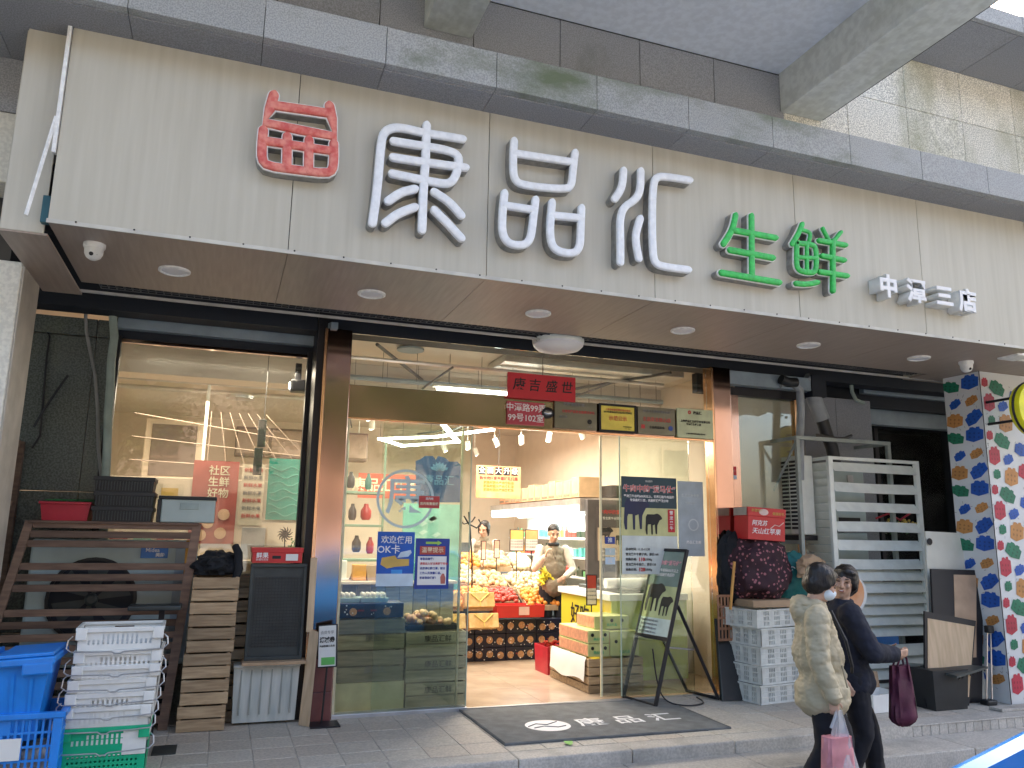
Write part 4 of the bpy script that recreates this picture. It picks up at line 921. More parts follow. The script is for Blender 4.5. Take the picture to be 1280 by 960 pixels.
part('rim', MB().bbox(.265, .725, 7.075, 7.099, .50, .53, .004).bbox(.265, .725, 7.075, 7.099, 1.25, 1.28, .004).bbox(.265, .29, 7.075, 7.099, .53, 1.25, .004).bbox(.70, .725, 7.075, 7.099, .53, 1.25, .004), blk_plastic2, t)
m_ = MB()
for i in range(15): x = .315+i*.026; m_.box(x-.002, x+.002, 7.094, 7.10, .60, 1.17)
for i in range(22): z = .61+i*.026; m_.box(.31, .685, 7.093, 7.0999, z-.002, z+.002)
part('waffle_ribs', m_, blk_plastic, t)
t = thing('red_carton', 'flat red carton with white printing on top of the upright black crate', 'box', (.47, 7.2, 1.285))
part('box', MB().bbox(.27, .675, 7.06, 7.36, 1.285, 1.40, .004), red_board, t); part('lid', MB().bbox(.262, .683, 7.052, 7.366, 1.37, 1.412, .004), red_board, t)
part('label_patch', MB().box(.54, .64, 7.049, 7.0515, 1.305, 1.36), white_card, t); part('hand_hole', MB().box(.43, .50, 7.0585, 7.06, 1.32, 1.345), black_ink, t)
text('鲜果', .35, 1.345, .05, 7.057, white_ink, t, align='CENTER', bold=.001); text('新疆阿克苏', .35, 1.312, .02, 7.057, white_ink, t, align='CENTER')
t = thing('plank', 'two pale wooden planks standing on end beside the entrance post', 'plank', (.75, 7.0, 0))
part('plank', MB().add([(.725,6.99,0),(.80,6.90,0),(.845,7.0,.72),(.775,7.05,.75),(.725,7.01,0),(.80,6.92,0),(.845,7.02,.72),(.775,7.07,.75)], [(0,1,2,3),(7,6,5,4),(0,4,5,1),(1,5,6,2),(2,6,7,3),(3,7,4,0)]), plank_m, t)
part('plank', MB().bbox(.745, .80, 7.04, 7.06, .72, 1.33, .003), plank_m, t)

t = thing('stand_sign', 'small white notice on a black pole stand beside the entrance post', 'sign', (.93, 6.93, 0))
part('base', MB().bbox(.80, 1.04, 6.82, 7.03, 0, .012, .003), black_metal, t); part('pole', MB().rod((.90, 6.95, 0), (.925, 6.95, .52), .008, n=8), black_metal, t)
M_ = Matrix.Translation((.915, 6.93, .62)) @ Matrix.Rotation(math.radians(-32), 4, 'Z') @ Matrix.Rotation(math.radians(-6), 4, 'Y') @ Matrix.Rotation(math.radians(-8), 4, 'X')
part('frame', MB().bbox(-.085, .085, -.008, .008, -.17, .17, .004, M_), black_metal, t); part('sheet', MB().box(-.076, .076, -.011, -.0085, -.16, .16, M_), white_card, t)
part('green_print', MB().box(-.05, .07, -.0125, -.0115, -.15, -.09, M_), mat('leaf_print', (.12,.45,.1), .5), t)
text('会员专享', 0, .105, .03, -.0125, grey_ink, t, bold=0, align='CENTER', M=M_); text('满减券', 0, .045, .045, -.0125, black_ink, t, bold=.002, align='CENTER', M=M_); text('注册即送新人礼包', 0, -.002, .017, -.0125, black_ink, t, align='CENTER', M=M_, bold=.0005)

# stack of nested white crates on a green one
def nest_crate(m, H=.30, full=True):
    t = thing('nesting_crate', 'c', 'crate')
    W, D = .48, .33
    b = MB(); hs = []
    for i in range(14):
        for (za, zb) in ((H-.105, H-.075), (H-.07, H-.045)): 
            if 3 <= i <= 10 or za < H-.08: hs.append((.055+i*.0275, .068+i*.0275, za, zb))
    if full:
        for r in range(5):
            for i in range(16): hs.append((.04+i*.0255, .052+i*.0255, .03+r*.03, .042+r*.03))
    Mf = Matrix.Identity(4); Mf[1][2] = -.06                      # walls flare outwards towards the rim
    b.perf(W, H, .006, hs, Mf)
    Mb = Matrix.Translation((0, D, 0)); Mb[1][2] = .04
    b.perf(W, H, .006, [(.18,.30,H-.055,H-.03)], Mb)
    b.add([(0,0,0),(0,D,0),(-.012,D+.012,H),(-.012,-.018,H),(.006,0,0),(.006,D,0),(-.006,D+.012,H),(-.006,-.018,H)], [(0,1,2,3),(7,6,5,4),(3,2,6,7)])
    b.add([(W,0,0),(W,D,0),(W+.012,D+.012,H),(W+.012,-.018,H),(W-.006,0,0),(W-.006,D,0),(W+.006,D+.012,H),(W+.006,-.018,H)], [(0,1,2,3),(7,6,5,4),(3,2,6,7)])
    b.box(0, W, 0, D, 0, .006)
    part('body', b, m, t, world=False)
    r = MB().bbox(-.012, W+.012, -.030, -.006, H-.03, H, .004).bbox(-.012, W+.012, D, D+.02, H-.02, H, .004).bbox(-.018, 0, -.02, D+.01, H-.02, H, .004).bbox(W, W+.018, -.02, D+.01, H-.02, H, .004)
    r.bbox(-.014, .05, -.034, -.008, H-.075, H-.0, .005).bbox(W-.05, W+.014, -.034, -.008, H-.075, H, .005)
    part('rim', r, m, t, world=False)
    hz = H-.14
    part('wire_handle', MB().tube([(-.03,-.02,hz+.09),(-.05,-.045,hz+.07),(-.055,-.05,hz+.02),(-.03,-.05,hz),(.1,-.052,hz-.004),(.20,-.052,hz-.006),(.22,-.055,hz-.018),(.25,-.055,hz-.018),(.27,-.052,hz-.006),(.4,-.052,hz-.002),(.50,-.05,hz+.005),(.525,-.05,hz+.03),(.52,-.045,hz+.075),(.50,-.02,hz+.09)], .0045, 6), alu, t, world=False)
    return t
gc = nest_crate(grn_plastic, .33); tag(gc, 'green perforated crate with a wire handle, under the nested white crates'); gc.location = (-.815, 5.80, 0); gc.rotation_euler.z = .02
nc = nest_crate(wht_plastic, .30, False); zz = [.155, .235, .315, .40, .49, .63]
for k, z in enumerate(zz):
    o = nc if k == 0 else copy_tree(nc)
    o.location = (-.81+.006*k+random.uniform(-.008,.008), 5.80+random.uniform(-.006,.006), z); o.rotation_euler.z = .02+random.uniform(-.02,.02)
    tag(o, 'white nested crate with wire handle, %s of the stack by the kerb' % ORD[k], group='nested white crates by the kerb')
# blue crate and tote at the far left
bc = thing('blue_crate', 'blue lattice plastic crate at the left edge holding a blue tote', 'crate', (-1.1, 5.75, 0))
b = MB(); hs = []
for r in range(5):
    for i in range(16): hs.append((.04+i*.035, .062+i*.035, .05+r*.078, .115+r*.078))
b.perf(.62, .44, .01, [h for h in hs if not (h[2] > .3 and .15 < h[0] < .33)], Matrix.Translation((-1.42, 5.62, 0)))
b.perf(.42, .44, .01, [h for h in hs if h[1] < .4], Matrix.Translation((-.80, 5.62, 0)) @ Matrix.Rotation(PI/2, 4, 'Z'))
b.box(-1.42, -.80, 5.62, 6.04, 0, .01).box(-1.42, -.80, 6.03, 6.04, 0, .44).box(-1.42, -1.41, 5.62, 6.04, 0, .44)
part('lattice', b, blu_plastic, bc)
part('rim', MB().bbox(-1.44, -.78, 5.595, 5.64, .435, .47, .006).bbox(-1.44, -.78, 6.03, 6.06, .435, .47, .006).bbox(-.82, -.78, 5.60, 6.05, .436, .469, .006).bbox(-1.44, -1.41, 5.60, 6.05, .436, .469, .006), blu_plastic, bc)
part('corner_rib', MB().bbox(-.845, -.795, 5.60, 5.63, 0, .435, .006), blu_plastic, bc)
part('tape_label', MB().bbox(-1.22, -1.00, 5.606, 5.618, .21, .33, .002), white_card, bc)
part('contents', MB().bbox(-1.35, -.87, 5.68, 5.98, .02, .25, .02), mat('pale_goods', (.45,.45,.42), .7, scale=14, var=.5), bc)
bt = thing('blue_tote', 'blue attached-lid tote sitting slanted in the blue lattice crate', 'tote', (-1.1, 5.8, .3))
M_ = Matrix.Translation((-1.15, 5.80, .28)) @ Matrix.Rotation(math.radians(-3), 4, 'Y')
part('body', MB().taper((0, 0), .42, .32, .56, .42, .02, .46, M_), blu_plastic, bt)
m_ = MB()
for i in range(5): m_.add([tuple(M_ @ Vector(p)) for p in ((-.18+i*.085,-.166,.04),(-.165+i*.085,-.166,.04),(-.2+i*.10,-.214,.40),(-.22+i*.10,-.214,.40))], [(0,1,2,3)])
part('ribs', m_, blu_plastic, bt)
part('rim', MB().bbox(-.31, .31, -.245, .235, .455, .50, .01, M_), blu_plastic, bt); part('corner_block', MB().bbox(.14, .30, -.25, -.2, .40, .47, .01, M_), blu_plastic, bt)
part('lid_flap', MB().bbox(-.30, -.005, -.235, .22, .502, .53, .006, M_ @ Matrix.Rotation(math.radians(-5), 4, 'Y')), blu_plastic, bt); part('lid_flap', MB().bbox(.005, .30, -.235, .22, .502, .525, .006, M_), blu_plastic, bt)
t = thing('drain_cover', 'small dark drain plate on the paving beside the green crate', 'drain cover', (-.2, 6.5, 0))
part('plate', MB().bbox(-.33, -.17, 6.35, 6.6, .001, .008, .002), blk_plastic2, t)

# ------------------------------------------------------------------ doormat
dm = thing('doormat', 'large grey doormat with white round logo and lettering in front of the entrance', 'doormat', (3.3, 6.5, 0))
part('mat', MB().add([(2.14,5.93,.003),(4.09,5.90,.003),(4.14,7.05,.003),(2.14,7.14,.003),(2.14,5.93,.012),(4.09,5.90,.012),(4.14,7.05,.012),(2.14,7.14,.012)], [(0,3,2,1),(4,5,6,7),(0,1,5,4),(1,2,6,5),(2,3,7,6),(3,0,4,7)]), mat_m, dm)
part('rubber_edge', MB().tube([(2.13,5.92,.006),(4.10,5.89,.006),(4.15,7.06,.006),(2.13,7.15,.006)], .012, 6, close=True), mat_m, dm)
Md = Matrix(((1,0,0,0),(0,0,1,0),(0,-1,0,0),(0,0,0,1)))   # local x right, z -> +Y on the floor, thickness up
m_ = MB(); n = 28; m_.add([(2.66+.19*math.cos(2*PI*i/n), 6.36+.19*math.sin(2*PI*i/n), .0135) for i in range(n)], [tuple(range(n))])
part('logo', m_, white_ink, dm)
for pts in (((2.49,6.36),(2.58,6.43),(2.66,6.38),(2.78,6.46)), ((2.52,6.30),(2.62,6.34),(2.72,6.28),(2.80,6.31))):
    part('logo_line', MB().tube([(a, b, .0142) for a, b in pts], .006, 4), mat_m, dm)
text('康 品 汇', 3.40, 6.36, .27, 0, white_ink, dm, bold=.003, align='CENTER', sx=1.0, M=Matrix(((1,0,0,0),(0,0,1,0),(0,-1,0,.0135),(0,0,0,1))))
t = thing('fallen_leaf', 'small bright green leaf lying at the front edge of the doormat', 'leaf', (2.45, 5.83, 0))
part('blade', MB().add([(2.60,5.86,.006),(2.64,5.83,.02),(2.63,5.79,.012),(2.60,5.77,.006),(2.57,5.80,.014),(2.57,5.84,.02)], [(0,1,2,3,4,5)]), mat('leaf_bright', (.15,.45,.05), .5), t)

# =================================================================== GOODS INSIDE THE SHOP
def XZ(px, py, Y): p = at(px, py, Y); return p.x, p.z
peel = [mat('peel_orange', (.70,.26,.04), .45, var=.2, scale=8), mat('peel_red', (.42,.05,.03), .35, var=.3, scale=9), mat('peel_cream', (.66,.44,.24), .6, var=.35, scale=9), mat('peel_yellow', (.72,.55,.08), .45, var=.15), mat('peel_green', (.18,.32,.06), .45, var=.2)]
t = thing('plinth_box', 'pale green cream box under the left crates behind the door glass', 'box', (1.3, 7.5, 0))
part('box', MB().bbox(1.045, 1.665, 7.33, 7.7, .0, .245, .006), mat('plinth_cream', (.62,.62,.38), .6), t)
gA = crate_proto(.61, .36, .272, wood_crate3, 'long_crate'); gB = crate_proto(.57, .36, .222, wood_crate3, 'low_crate')
for k in range(2):
    o = place(gA, (1.04, 7.33, .248+k*.273), 0, 'grey-green wooden crate behind the left door glass, %s of two' % ('lower', 'upper')[k], 'wooden crates behind the door glass')
    text('康品汇', .36, .07+.03, .07, -.0015, grey_ink, o, align='CENTER', world=False)
for k in range(3):
    o = place(gB, (1.665+.008*(2-k), 7.33, k*.223), 0, 'grey-green wooden crate beneath the potatoes, %s' % ('bottom one', 'middle one', 'top one')[k], 'wooden crates behind the door glass')
    text('康品汇鲜', .30, .15, .065, -.0015, black_ink, o, align='CENTER', world=False)
def fruit_print(mb, x, z, y, r): mb.lathe([(r, 0), (r, .002)], 14, Matrix.Translation((x, y, z)) @ Matrix.Rotation(PI/2, 4, 'X'))
def carton(name, label, x0, x1, y0, y1, z0, z1, n=3, group=None, seed=0):
    rnd = random.Random(seed); t = thing(name, label, 'carton', ((x0+x1)/2, y0, z0), group=group)
    part('box', MB().bbox(x0, x1, y0, y1, z0, z1, .004), navy_print, t)
    m1 = MB(); m2 = MB(); m3 = MB(); W, H = x1-x0, z1-z0
    for i in range(n):
        fruit_print(m1, x0+W*(i+.5+rnd.uniform(-.1,.1))/n, z0+H*rnd.uniform(.4,.6), y0-.0005, H*.27)
    for i in range(n*5): fruit_print(m2, x0+W*rnd.uniform(.04,.96), z0+H*rnd.uniform(.1,.9), y0-.0008, H*rnd.uniform(.02,.06))
    for i in range(n): xx = x0+W*rnd.uniform(.05,.85); m3.box(xx, xx+W*.1, y0-.0015, y0-.0003, z0+H*.45, z0+H*.56)
    part('fruit_print', m1, mat('print_peach', (.50,.28,.14), .5, var=.25, scale=40), t); part('star_print', m2, white_ink, t); part('red_print', m3, mat('print_dark_red', (.22,.02,.03), .5), t); return t
carton('fruit_carton', 'navy fruit carton printed with a yellow fruit, under the egg trays', 1.04, 1.63, 7.32, 7.66, .797, .925, 2, seed=4)
for i, (x, w_) in enumerate(((1.06, .17), (1.25, .24))):
    t = thing('egg_tray', 'pale plastic tray of eggs on the navy carton, %s' % ('left one', 'right one')[i], 'egg tray', (x, 7.4, .925))
    part('tray', tray(MB(), x, x+w_, 7.38, 7.6, .927, .965, .006, .008), mat('tray_clear', (.45,.55,.52), .3), t)
    e0 = part('egg', MB().ball((0,0,0), .021, .021, .027, 8, 6), mat('egg_shell', (.62,.58,.50), .5), t, world=False, smooth=True); e0.location = Vector((x+.03, 7.41, .985))-wloc(t)
    for a in range(int(w_/.045)):
        for b in range(3):
            if a or b: clone(e0, t, Vector((x+.03+a*.045, 7.41+b*.06, .985))-wloc(t))
t = thing('potato_tray', 'black tray heaped with potatoes and onions behind the door glass', 'tray', (1.9, 7.45, .67))
part('tray', tray(MB(), 1.68, 2.16, 7.36, 7.66, .672, .72, .006, .012), blk_plastic, t)
po = None
for i in range(38):
    a = i/38; x = 1.70+random.random()*.42; 
    if 1.98 < x < 2.03: x -= .08
    y = random.uniform(7.38, 7.6); z = .725+random.random()*.10*(1-abs(x-1.84)*2.2)
    nm, mm = ('onion', peel[2]) if i % 3 else ('potato', mat('peel_pink', (.52,.28,.18), .55, var=.2))
    q = Vector((x, y, max(.72, z)))-wloc(t)
    if po is None: po = {}
    if nm not in po: po[nm] = part(nm, MB().ball((0,0,0), .033, .030, .030, 10, 8), mm, t, world=False, smooth=True); po[nm].location = q
    else: clone(po[nm], t, q, (random.random()*3, random.random()*3, 0)).scale = [random.uniform(.8,1.1)]*3
t = thing('wooden_wall', 'dark plank counter behind the crates inside the left door glass', 'counter', (1.6, 8.2, 0))
for k in range(9): part('plank', MB().bbox(1.05+k*.145, 1.19+k*.145, 8.2, 8.23, 0, 1.04, .003), wood_crate3, t)
part('top', MB().bbox(1.03, 2.36, 8.1, 8.7, 1.04, 1.07, .004), cream_panel, t)
part('paper_bag', MB().taper((1.55, 8.25), .22, .12, .26, .10, 1.07, 1.22), cardboard, t)
# side shelf with red jars
t = thing('green_shelf', 'green grey shelf rack with red jars behind the left door glass', 'shelf', (1.3, 8.3, 0))
for px, py in ((448, 616), (448, 657), (448, 700), (448, 745)):
    x, z = XZ(px, py, 8.4); part('shelf_board', MB().bbox(1.18, 1.60, 8.3, 8.6, z-.012, z+.012, .003), mat('shelf_green', (.20,.30,.22), .5), t)
part('post', MB().box(1.18, 1.20, 8.31, 8.33, 1.07, 2.5), mat('shelf_green', (.2,.3,.2)), t); part('post', MB().box(1.58, 1.60, 8.31, 8.33, 1.07, 2.5), mat('shelf_green', (.2,.3,.2)), t)
jr = None
for i, (px, py, r_, mm) in enumerate(((457, 650, .075, 'j_red'), (440, 650, .05, 'j_dark'), (438, 610, .07, 'j_dark'), (460, 612, .05, 'j_teal'), (445, 690, .06, 'j_dark'), (462, 692, .05, 'j_red'), (440, 738, .06, 'j_brown'), (458, 738, .06, 'j_dark'))):
    x, z = XZ(px, py, 8.45)
    r_ *= random.uniform(.6, .85); mc = {'j_red': mat('jar_red', (.42,.02,.02), .4), 'j_dark': mat('jar_dark', (.05,.04,.04), .5), 'j_teal': mat('jar_teal', (.04,.14,.12), .5), 'j_brown': mat('jar_brown', (.18,.09,.05), .5)}[mm]
    k = thing('jar', '%s jar with a narrow neck on the green shelf, number %s from the top left' % (mm[2:], 'one two three four five six seven eight'.split()[i]), 'jar', (x, 8.45, z))
    part('body', MB().lathe([(r_*.7, 0), (r_, .03), (r_, .10), (r_*.5, .14), (r_*.4, .17)], 16, Matrix.Translation((x, 8.45, z))), mc, k, smooth=True)
# blue arched sign, red banner, cyan poster behind the left door
t = thing('arched_sign', 'dark blue arched hanging sign with white lotus mark inside the shop', 'sign', (2.2, 8.6, 2.2))
pts = [(520,576),(520,628),(578,628),(578,584),(572,577),(562,577),(556,572),(548,570),(545,575),(541,570),(531,570),(526,574)]
b = MB(); b.poly([XZ(px, py, 8.6) for px, py in pts[::-1]], 8.6, .02); part('board', b, mat('sign_blue', (.02,.06,.16), .5), t)
x, z = XZ(549, 590, 8.6)
for k in range(7):
    a = PI*(.15+.7*k/6); part('petal', MB().poly([(x+.02*math.cos(a), z+.02*math.sin(a)), (x+.09*math.cos(a-.18), z+.09*math.sin(a-.18)), (x+.12*math.cos(a), z+.12*math.sin(a)), (x+.09*math.cos(a+.18), z+.09*math.sin(a+.18))], 8.596), mat('sign_pale_blue', (.10,.22,.35), .5), t)
text('康品汇', x, z-.10, .12, 8.597, mat('sign_pale_blue', (.1,.2,.3)), t, align='CENTER', bold=.001)
t = thing('red_wall_banner', 'long red banner with faded lettering at the back of the shop', 'banner', (1.8, 9.5, 2))
(xa, za), (xb, zb) = XZ(447, 622, 9.6), XZ(520, 594, 9.6); part('sheet', MB().box(xa, xb, 9.6, 9.61, za, zb), mat('banner_red', (.50,.09,.05), .6), t)
text('康品汇生鲜', (xa+xb)/2, (za+zb)/2, .17, 9.597, mat('pale_gold', (1,1,1)), t, align='CENTER', bold=.002)
t = thing('cyan_poster', 'large pale turquoise poster hanging behind the notice poster', 'poster', (2.2, 8.4, 1.2))
(xa, za), (xb, zb) = XZ(500, 738, 8.4), XZ(577, 631, 8.4); part('sheet', MB().box(xa, xb, 8.4, 8.41, za, zb), mat('poster_cyan', (.30,.62,.52), .5), t)
for i in range(6):
    a = random.uniform(0, PI); x = xa+.35+.13*math.cos(a*2+i); z = zb-.28+.12*math.sin(a+i)
    part('floral_print', MB().poly([(x-.05, z), (x-.01, z-.025), (x+.05, z+.01), (x+.01, z+.035)], 8.397), mat('poster_cyan_light', (.55,.78,.70), .5), t)
# hanging promotion sign
t = thing('promotion_sign', 'hanging promotion board with white characters on black squares and red print', 'sign', (3.9, 10.5, 2.1))
(xa, za), (xb, zb) = XZ(595, 622, 10.5), XZ(651, 584, 10.5); W = xb-xa
part('board', MB().bbox(xa, xb, 10.5, 10.52, za, zb, .003), mat('promo_peach', (.75,.48,.25), .5, col2=(.80,.28,.12), scale=4), t)
for i, c in enumerate('全面大升级'):
    xx = xa+W*(.12+i*.185); part('square', MB().box(xx-W*.075, xx+W*.075, 10.496, 10.499, zb-.125, zb-.015), black_ink, t); text(c, xx, zb-.07, .10, 10.493, white_ink, t, align='CENTER', bold=.0008)
text('购卡充值享多重好礼优惠', (xa+xb)/2, zb-.175, .052, 10.497, red_ink, t, align='CENTER', bold=.001)
for i in range(3): text('鲜果时蔬水产肉禽粮油', (xa+xb)/2, zb-.235-i*.05, .045, 10.497, peel[0], t, align='CENTER', bold=.001)
part('wire', MB().rod((xa+W/2, 10.51, zb), (xa+W/2, 10.51, 3.45), .004, n=5), cable_m, t)
# cooler along the right wall
FX = 4.43
ck = thing('open_cooler', 'long lit open refrigerated display along the right shop wall', 'cooler', (4.8, 11.3, 0))
part('end_panel', MB().bbox(FX+.05, 5.25, 9.42, 9.5, 0, 2.02, .006), mat('cooler_grey', (.10,.095,.095), .5), ck)
part('base', MB().bbox(FX+.0, 5.25, 9.5, 13.2, 0, .48, .01), mat('cooler_grey', (.1,.1,.1)), ck)
part('back', MB().box(5.1, 5.25, 9.5, 13.2, .48, 2.02), white_card, ck)
part('canopy', MB().add([(FX-.02,9.5,1.86),(5.2,9.5,1.95),(5.2,9.5,2.06),(FX-.02,9.5,2.04),(FX-.02,13.2,1.86),(5.2,13.2,1.95),(5.2,13.2,2.06),(FX-.02,13.2,2.04)], [(0,1,2,3),(7,6,5,4),(0,4,5,1),(3,2,6,7),(0,3,7,4),(1,5,6,2)]), alu, ck)
part('light_tube', MB().bbox(FX-.012, FX+.05, 9.55, 13.15, 1.84, 1.86, .004).bbox(4.9, 4.95, 9.55, 13.15, 1.84, 1.86, .004), fr_e, ck)
part('fascia_light', MB().box(FX-.035, FX-.022, 9.55, 13.1, 1.87, 1.95), fr_e, ck)
area((4.75, 11.3, 1.82), .5, 3.4, 11, (.85, 1, .95), parent=ck)
for i, z in enumerate((.72, .98, 1.24, 1.5)): part('shelf', MB().bbox(4.62+.06*i-.05, 5.1, 9.52, 13.18, z-.01, z+.01, .003), white_card, ck)
goods = [('bottle', .028, .15), ('goods_box', .05, .11), ('goods_pack', .06, .08)]
gc_ = [mat('pk_green', (.15,.42,.16), .4), mat('pk_white', (.75,.75,.70), .4), mat('pk_teal', (.12,.45,.42), .4), mat('pk_orange', (.7,.35,.08), .4), mat('pk_red', (.5,.08,.06), .4), mat('pk_dark', (.06,.08,.05), .4)]
gp = {}
cn_ = 0
for i, z in enumerate((.49, .73, .99, 1.25, 1.51)):
    for j in range(22):
        y = 9.62+j*.16; kind = goods[(j//4+i) % 3]; g = gc_[(j//3*5+i*3) % 6]; key = (kind[0], g.name)
        x = 4.66+.06*max(i-1, 0)
        if key not in gp:
            o = thing(kind[0], '', kind[0].replace('_', ' '), (0, 0, 0), group='goods in the lit cooler')
            COL.objects.unlink(o); bpy.data.objects.remove(o)
            mb = MB().lathe([(.03,0),(.03,.09),(.012,.12),(.012,.15)], 10) if kind[0] == 'bottle' else MB().bbox(-.04, .04, -kind[1], kind[1], 0, kind[2], .004)
            o = part(kind[0], mb, g, world=False); gp[key] = o
        else: o = gp[key].copy(); COL.objects.link(o)
        gn = {'pk_green': 'green', 'pk_white': 'white', 'pk_teal': 'teal', 'pk_orange': 'orange', 'pk_red': 'red', 'pk_dark': 'dark'}[g.name]; kn = {'bottle': 'bottle', 'goods_box': 'box', 'goods_pack': 'pack'}[kind[0]]
        tag(o, '%s %s %s on the %s of the cooler' % (('near' if j < 5 else 'farthest' if j > 16 else 'middle'), gn, kn, ('floor', 'lowest shelf', 'second shelf', 'third shelf', 'top shelf')[i]), kn, 'goods in the lit cooler')
        o.location = (x+.02*random.random(), y, z+.012); o.scale.z = random.uniform(.85, 1.2)
# cartons on top of the cooler
for i in range(12):
    y = 9.62+i*.27; h = .20-.004*i+(.03 if i % 3 == 0 else 0)
    t = thing('kraft_box', 'kraft gift box on the cooler, number %s from the near end' % 'one two three four five six seven eight nine ten eleven twelve'.split()[i], 'box', (4.6, y, 2.06), group='kraft boxes on the cooler')
    part('box', MB().bbox(FX+.02, FX+.36, y, y+.25, 2.06, 2.06+h+.04, .003), mat('kraft', (.60,.42,.24), .7, var=.12) if i < 8 else mat('kraft_red', (.60,.28,.16), .7, var=.15), t)
    part('print_strip', MB().box(FX+.012, FX+.0195, y+.03, y+.22, 2.08, 2.11), wood_crate2, t)
t = thing('black_box', 'dark box on top of the near end of the cooler', 'box', (5, 9.5, 2.06)); part('box', MB().bbox(4.85, 5.2, 9.45, 9.8, 2.065, 2.22, .005), blk_plastic, t)
t = thing('side_poster', 'poster with black cow and calf on the grey end panel of the cooler', 'poster', (4.85, 9.4, 1.2))
part('sheet', MB().box(4.60, 5.12, 9.408, 9.414, 1.22, 1.93), mat('poster_dark', (.10,.09,.09), .5), t); part('field', MB().box(4.62, 5.10, 9.403, 9.4075, 1.24, 1.66), mat('poster_tan', (.55,.45,.33), .5), t)
text('牛肉中的爱马仕', 4.86, 1.86, .062, 9.404, red_ink, t, align='CENTER', bold=.001); text('雪龙黑牛谷饲600天', 4.86, 1.78, .04, 9.404, white_ink, t, align='CENTER')
c_ = MB(); cow(c_, 4.66, 1.46, .45); cow(c_, 4.88, 1.44, .28); c_.v = [(a, b+2.229, c) for a, b, c in c_.v]; part('cattle_print', c_, black_ink, t)
for i in range(3): text('抢购价格 118元', 4.66, 1.38-i*.05, .035, 9.402, black_ink, t)

# fruit display island
dsp = thing('display_island', 'low dark fruit display island with stepped trays in the middle of the shop', 'display stand', (3.2, 10, 0))
part('deck', MB().add([(2.2,9.98,0),(4.35,9.93,0),(4.35,11.4,0),(2.2,11.4,0),(2.2,9.98,.50),(4.35,9.93,.50),(4.35,11.4,1.0),(2.2,11.4,1.0)], [(0,3,2,1),(4,5,6,7),(0,1,5,4),(1,2,6,5),(2,3,7,6),(3,0,4,7)]), dark_void, dsp)
seed = 0
for r in range(3):
    for c in range(5):
        x0 = 2.25+c*.415; seed += 1
        carton('fruit_carton', 'navy peach carton of the island, %s row, %s column' % (('bottom', 'middle', 'top')[r], ('first', 'second', 'third', 'fourth', 'fifth')[c]), x0, x0+.405, 9.72+.004*c, 9.96, .0+r*.165, .16+r*.165, 3, 'navy fruit cartons', seed)
t = thing('red_fruit_box', 'red open fruit box with a pale emblem at the front of the island', 'box', (3.7, 9.7, .55))
(xa, za), (xb, zb) = XZ(622, 766, 9.6), XZ(680, 752, 9.6); part('box', tray(MB(), xa, xb, 9.6, 9.9, .53, .68, .01, .01), red_board, t); part('emblem', MB().box(xa+.28, xa+.42, 9.588, 9.5905, .56, .66), mat('emblem_pink', (.7,.45,.4), .5), t)
def heap(x0, x1, y0, y1, z, n, r, m, slope=.45, parent=None, name='fruit'):
    mb = MB()
    for i in range(n):
        x = random.uniform(x0, x1); y = random.uniform(y0, y1); u = 1-((2*(x-x0)/(x1-x0)-1)**2); v = 1-((2*(y-y0)/(y1-y0)-1)**2)
        mb.ball((x, y, z+(y-y0)*slope+.06*u*v+random.uniform(-.01,.02)), r*random.uniform(.85,1.1), r, r*.95, 8, 6)
    return part(name, mb, m, parent, kind='stuff', smooth=True)
trays = [(2.22, 2.56, 9.75, 10.15, .62, 1, .034), (2.6, 2.94, 9.75, 10.15, .62, 0, .034), (2.98, 3.35, 9.75, 10.15, .62, 0, .034), (3.39, 3.78, 10.0, 10.3, .64, 1, .030), (3.82, 4.28, 9.85, 10.25, .60, 0, .032),
         (2.22, 2.7, 10.2, 10.65, .86, 2, .036), (2.75, 3.25, 10.2, 10.65, .86, 3, .032), (3.3, 3.72, 10.35, 10.7, .82, 2, .034), (3.76, 4.28, 10.3, 10.7, .78, 3, .03),
         (2.3, 2.85, 10.75, 11.2, 1.03, 1, .035), (2.95, 3.45, 10.75, 11.2, 1.06, 0, .04), (3.5, 3.95, 10.8, 11.2, 1.05, 2, .042), (4.0, 4.3, 10.8, 11.2, 1.02, 3, .036)]
nm = ['red apples', 'orange citrus', 'cream pears', 'yellow mangoes', 'greens']
for i, (x0, x1, y0, y1, z, c, r_) in enumerate(trays):
    fr = [peel[0], peel[1], peel[2], mat('peel_pale', (.70,.58,.36), .55, var=.2)][c]; fn = ['orange citrus', 'red apples', 'cream pears', 'pale mangoes'][c]
    t = thing('fruit_tray', 'tray of %s on the island, %s row, %s from the left' % (fn, 'front' if i < 5 else 'middle' if i < 9 else 'back', ('first', 'second', 'third', 'fourth', 'fifth')[i if i < 5 else i-5 if i < 9 else i-9]), 'fruit tray', ((x0+x1)/2, y0, z), group='fruit trays on the island')
    mb = tray(MB(), x0+.01, x1-.01, y0+.01, y1-.01, 0, .07, .008, .008); mb.v = [(a, b, z-.02+c_+(b-y0)*.45) for a, b, c_ in mb.v]
    part('tray', mb, plank_m if i % 3 else cardboard, t); heap(x0+.015, x1-.015, y0+.01, y1-.01, z+.05, 100, r_*1.12, fr, parent=t)
gold_m = mat('gift_gold', (.58,.35,.12), .45, col2=(.75,.52,.24), scale=14)
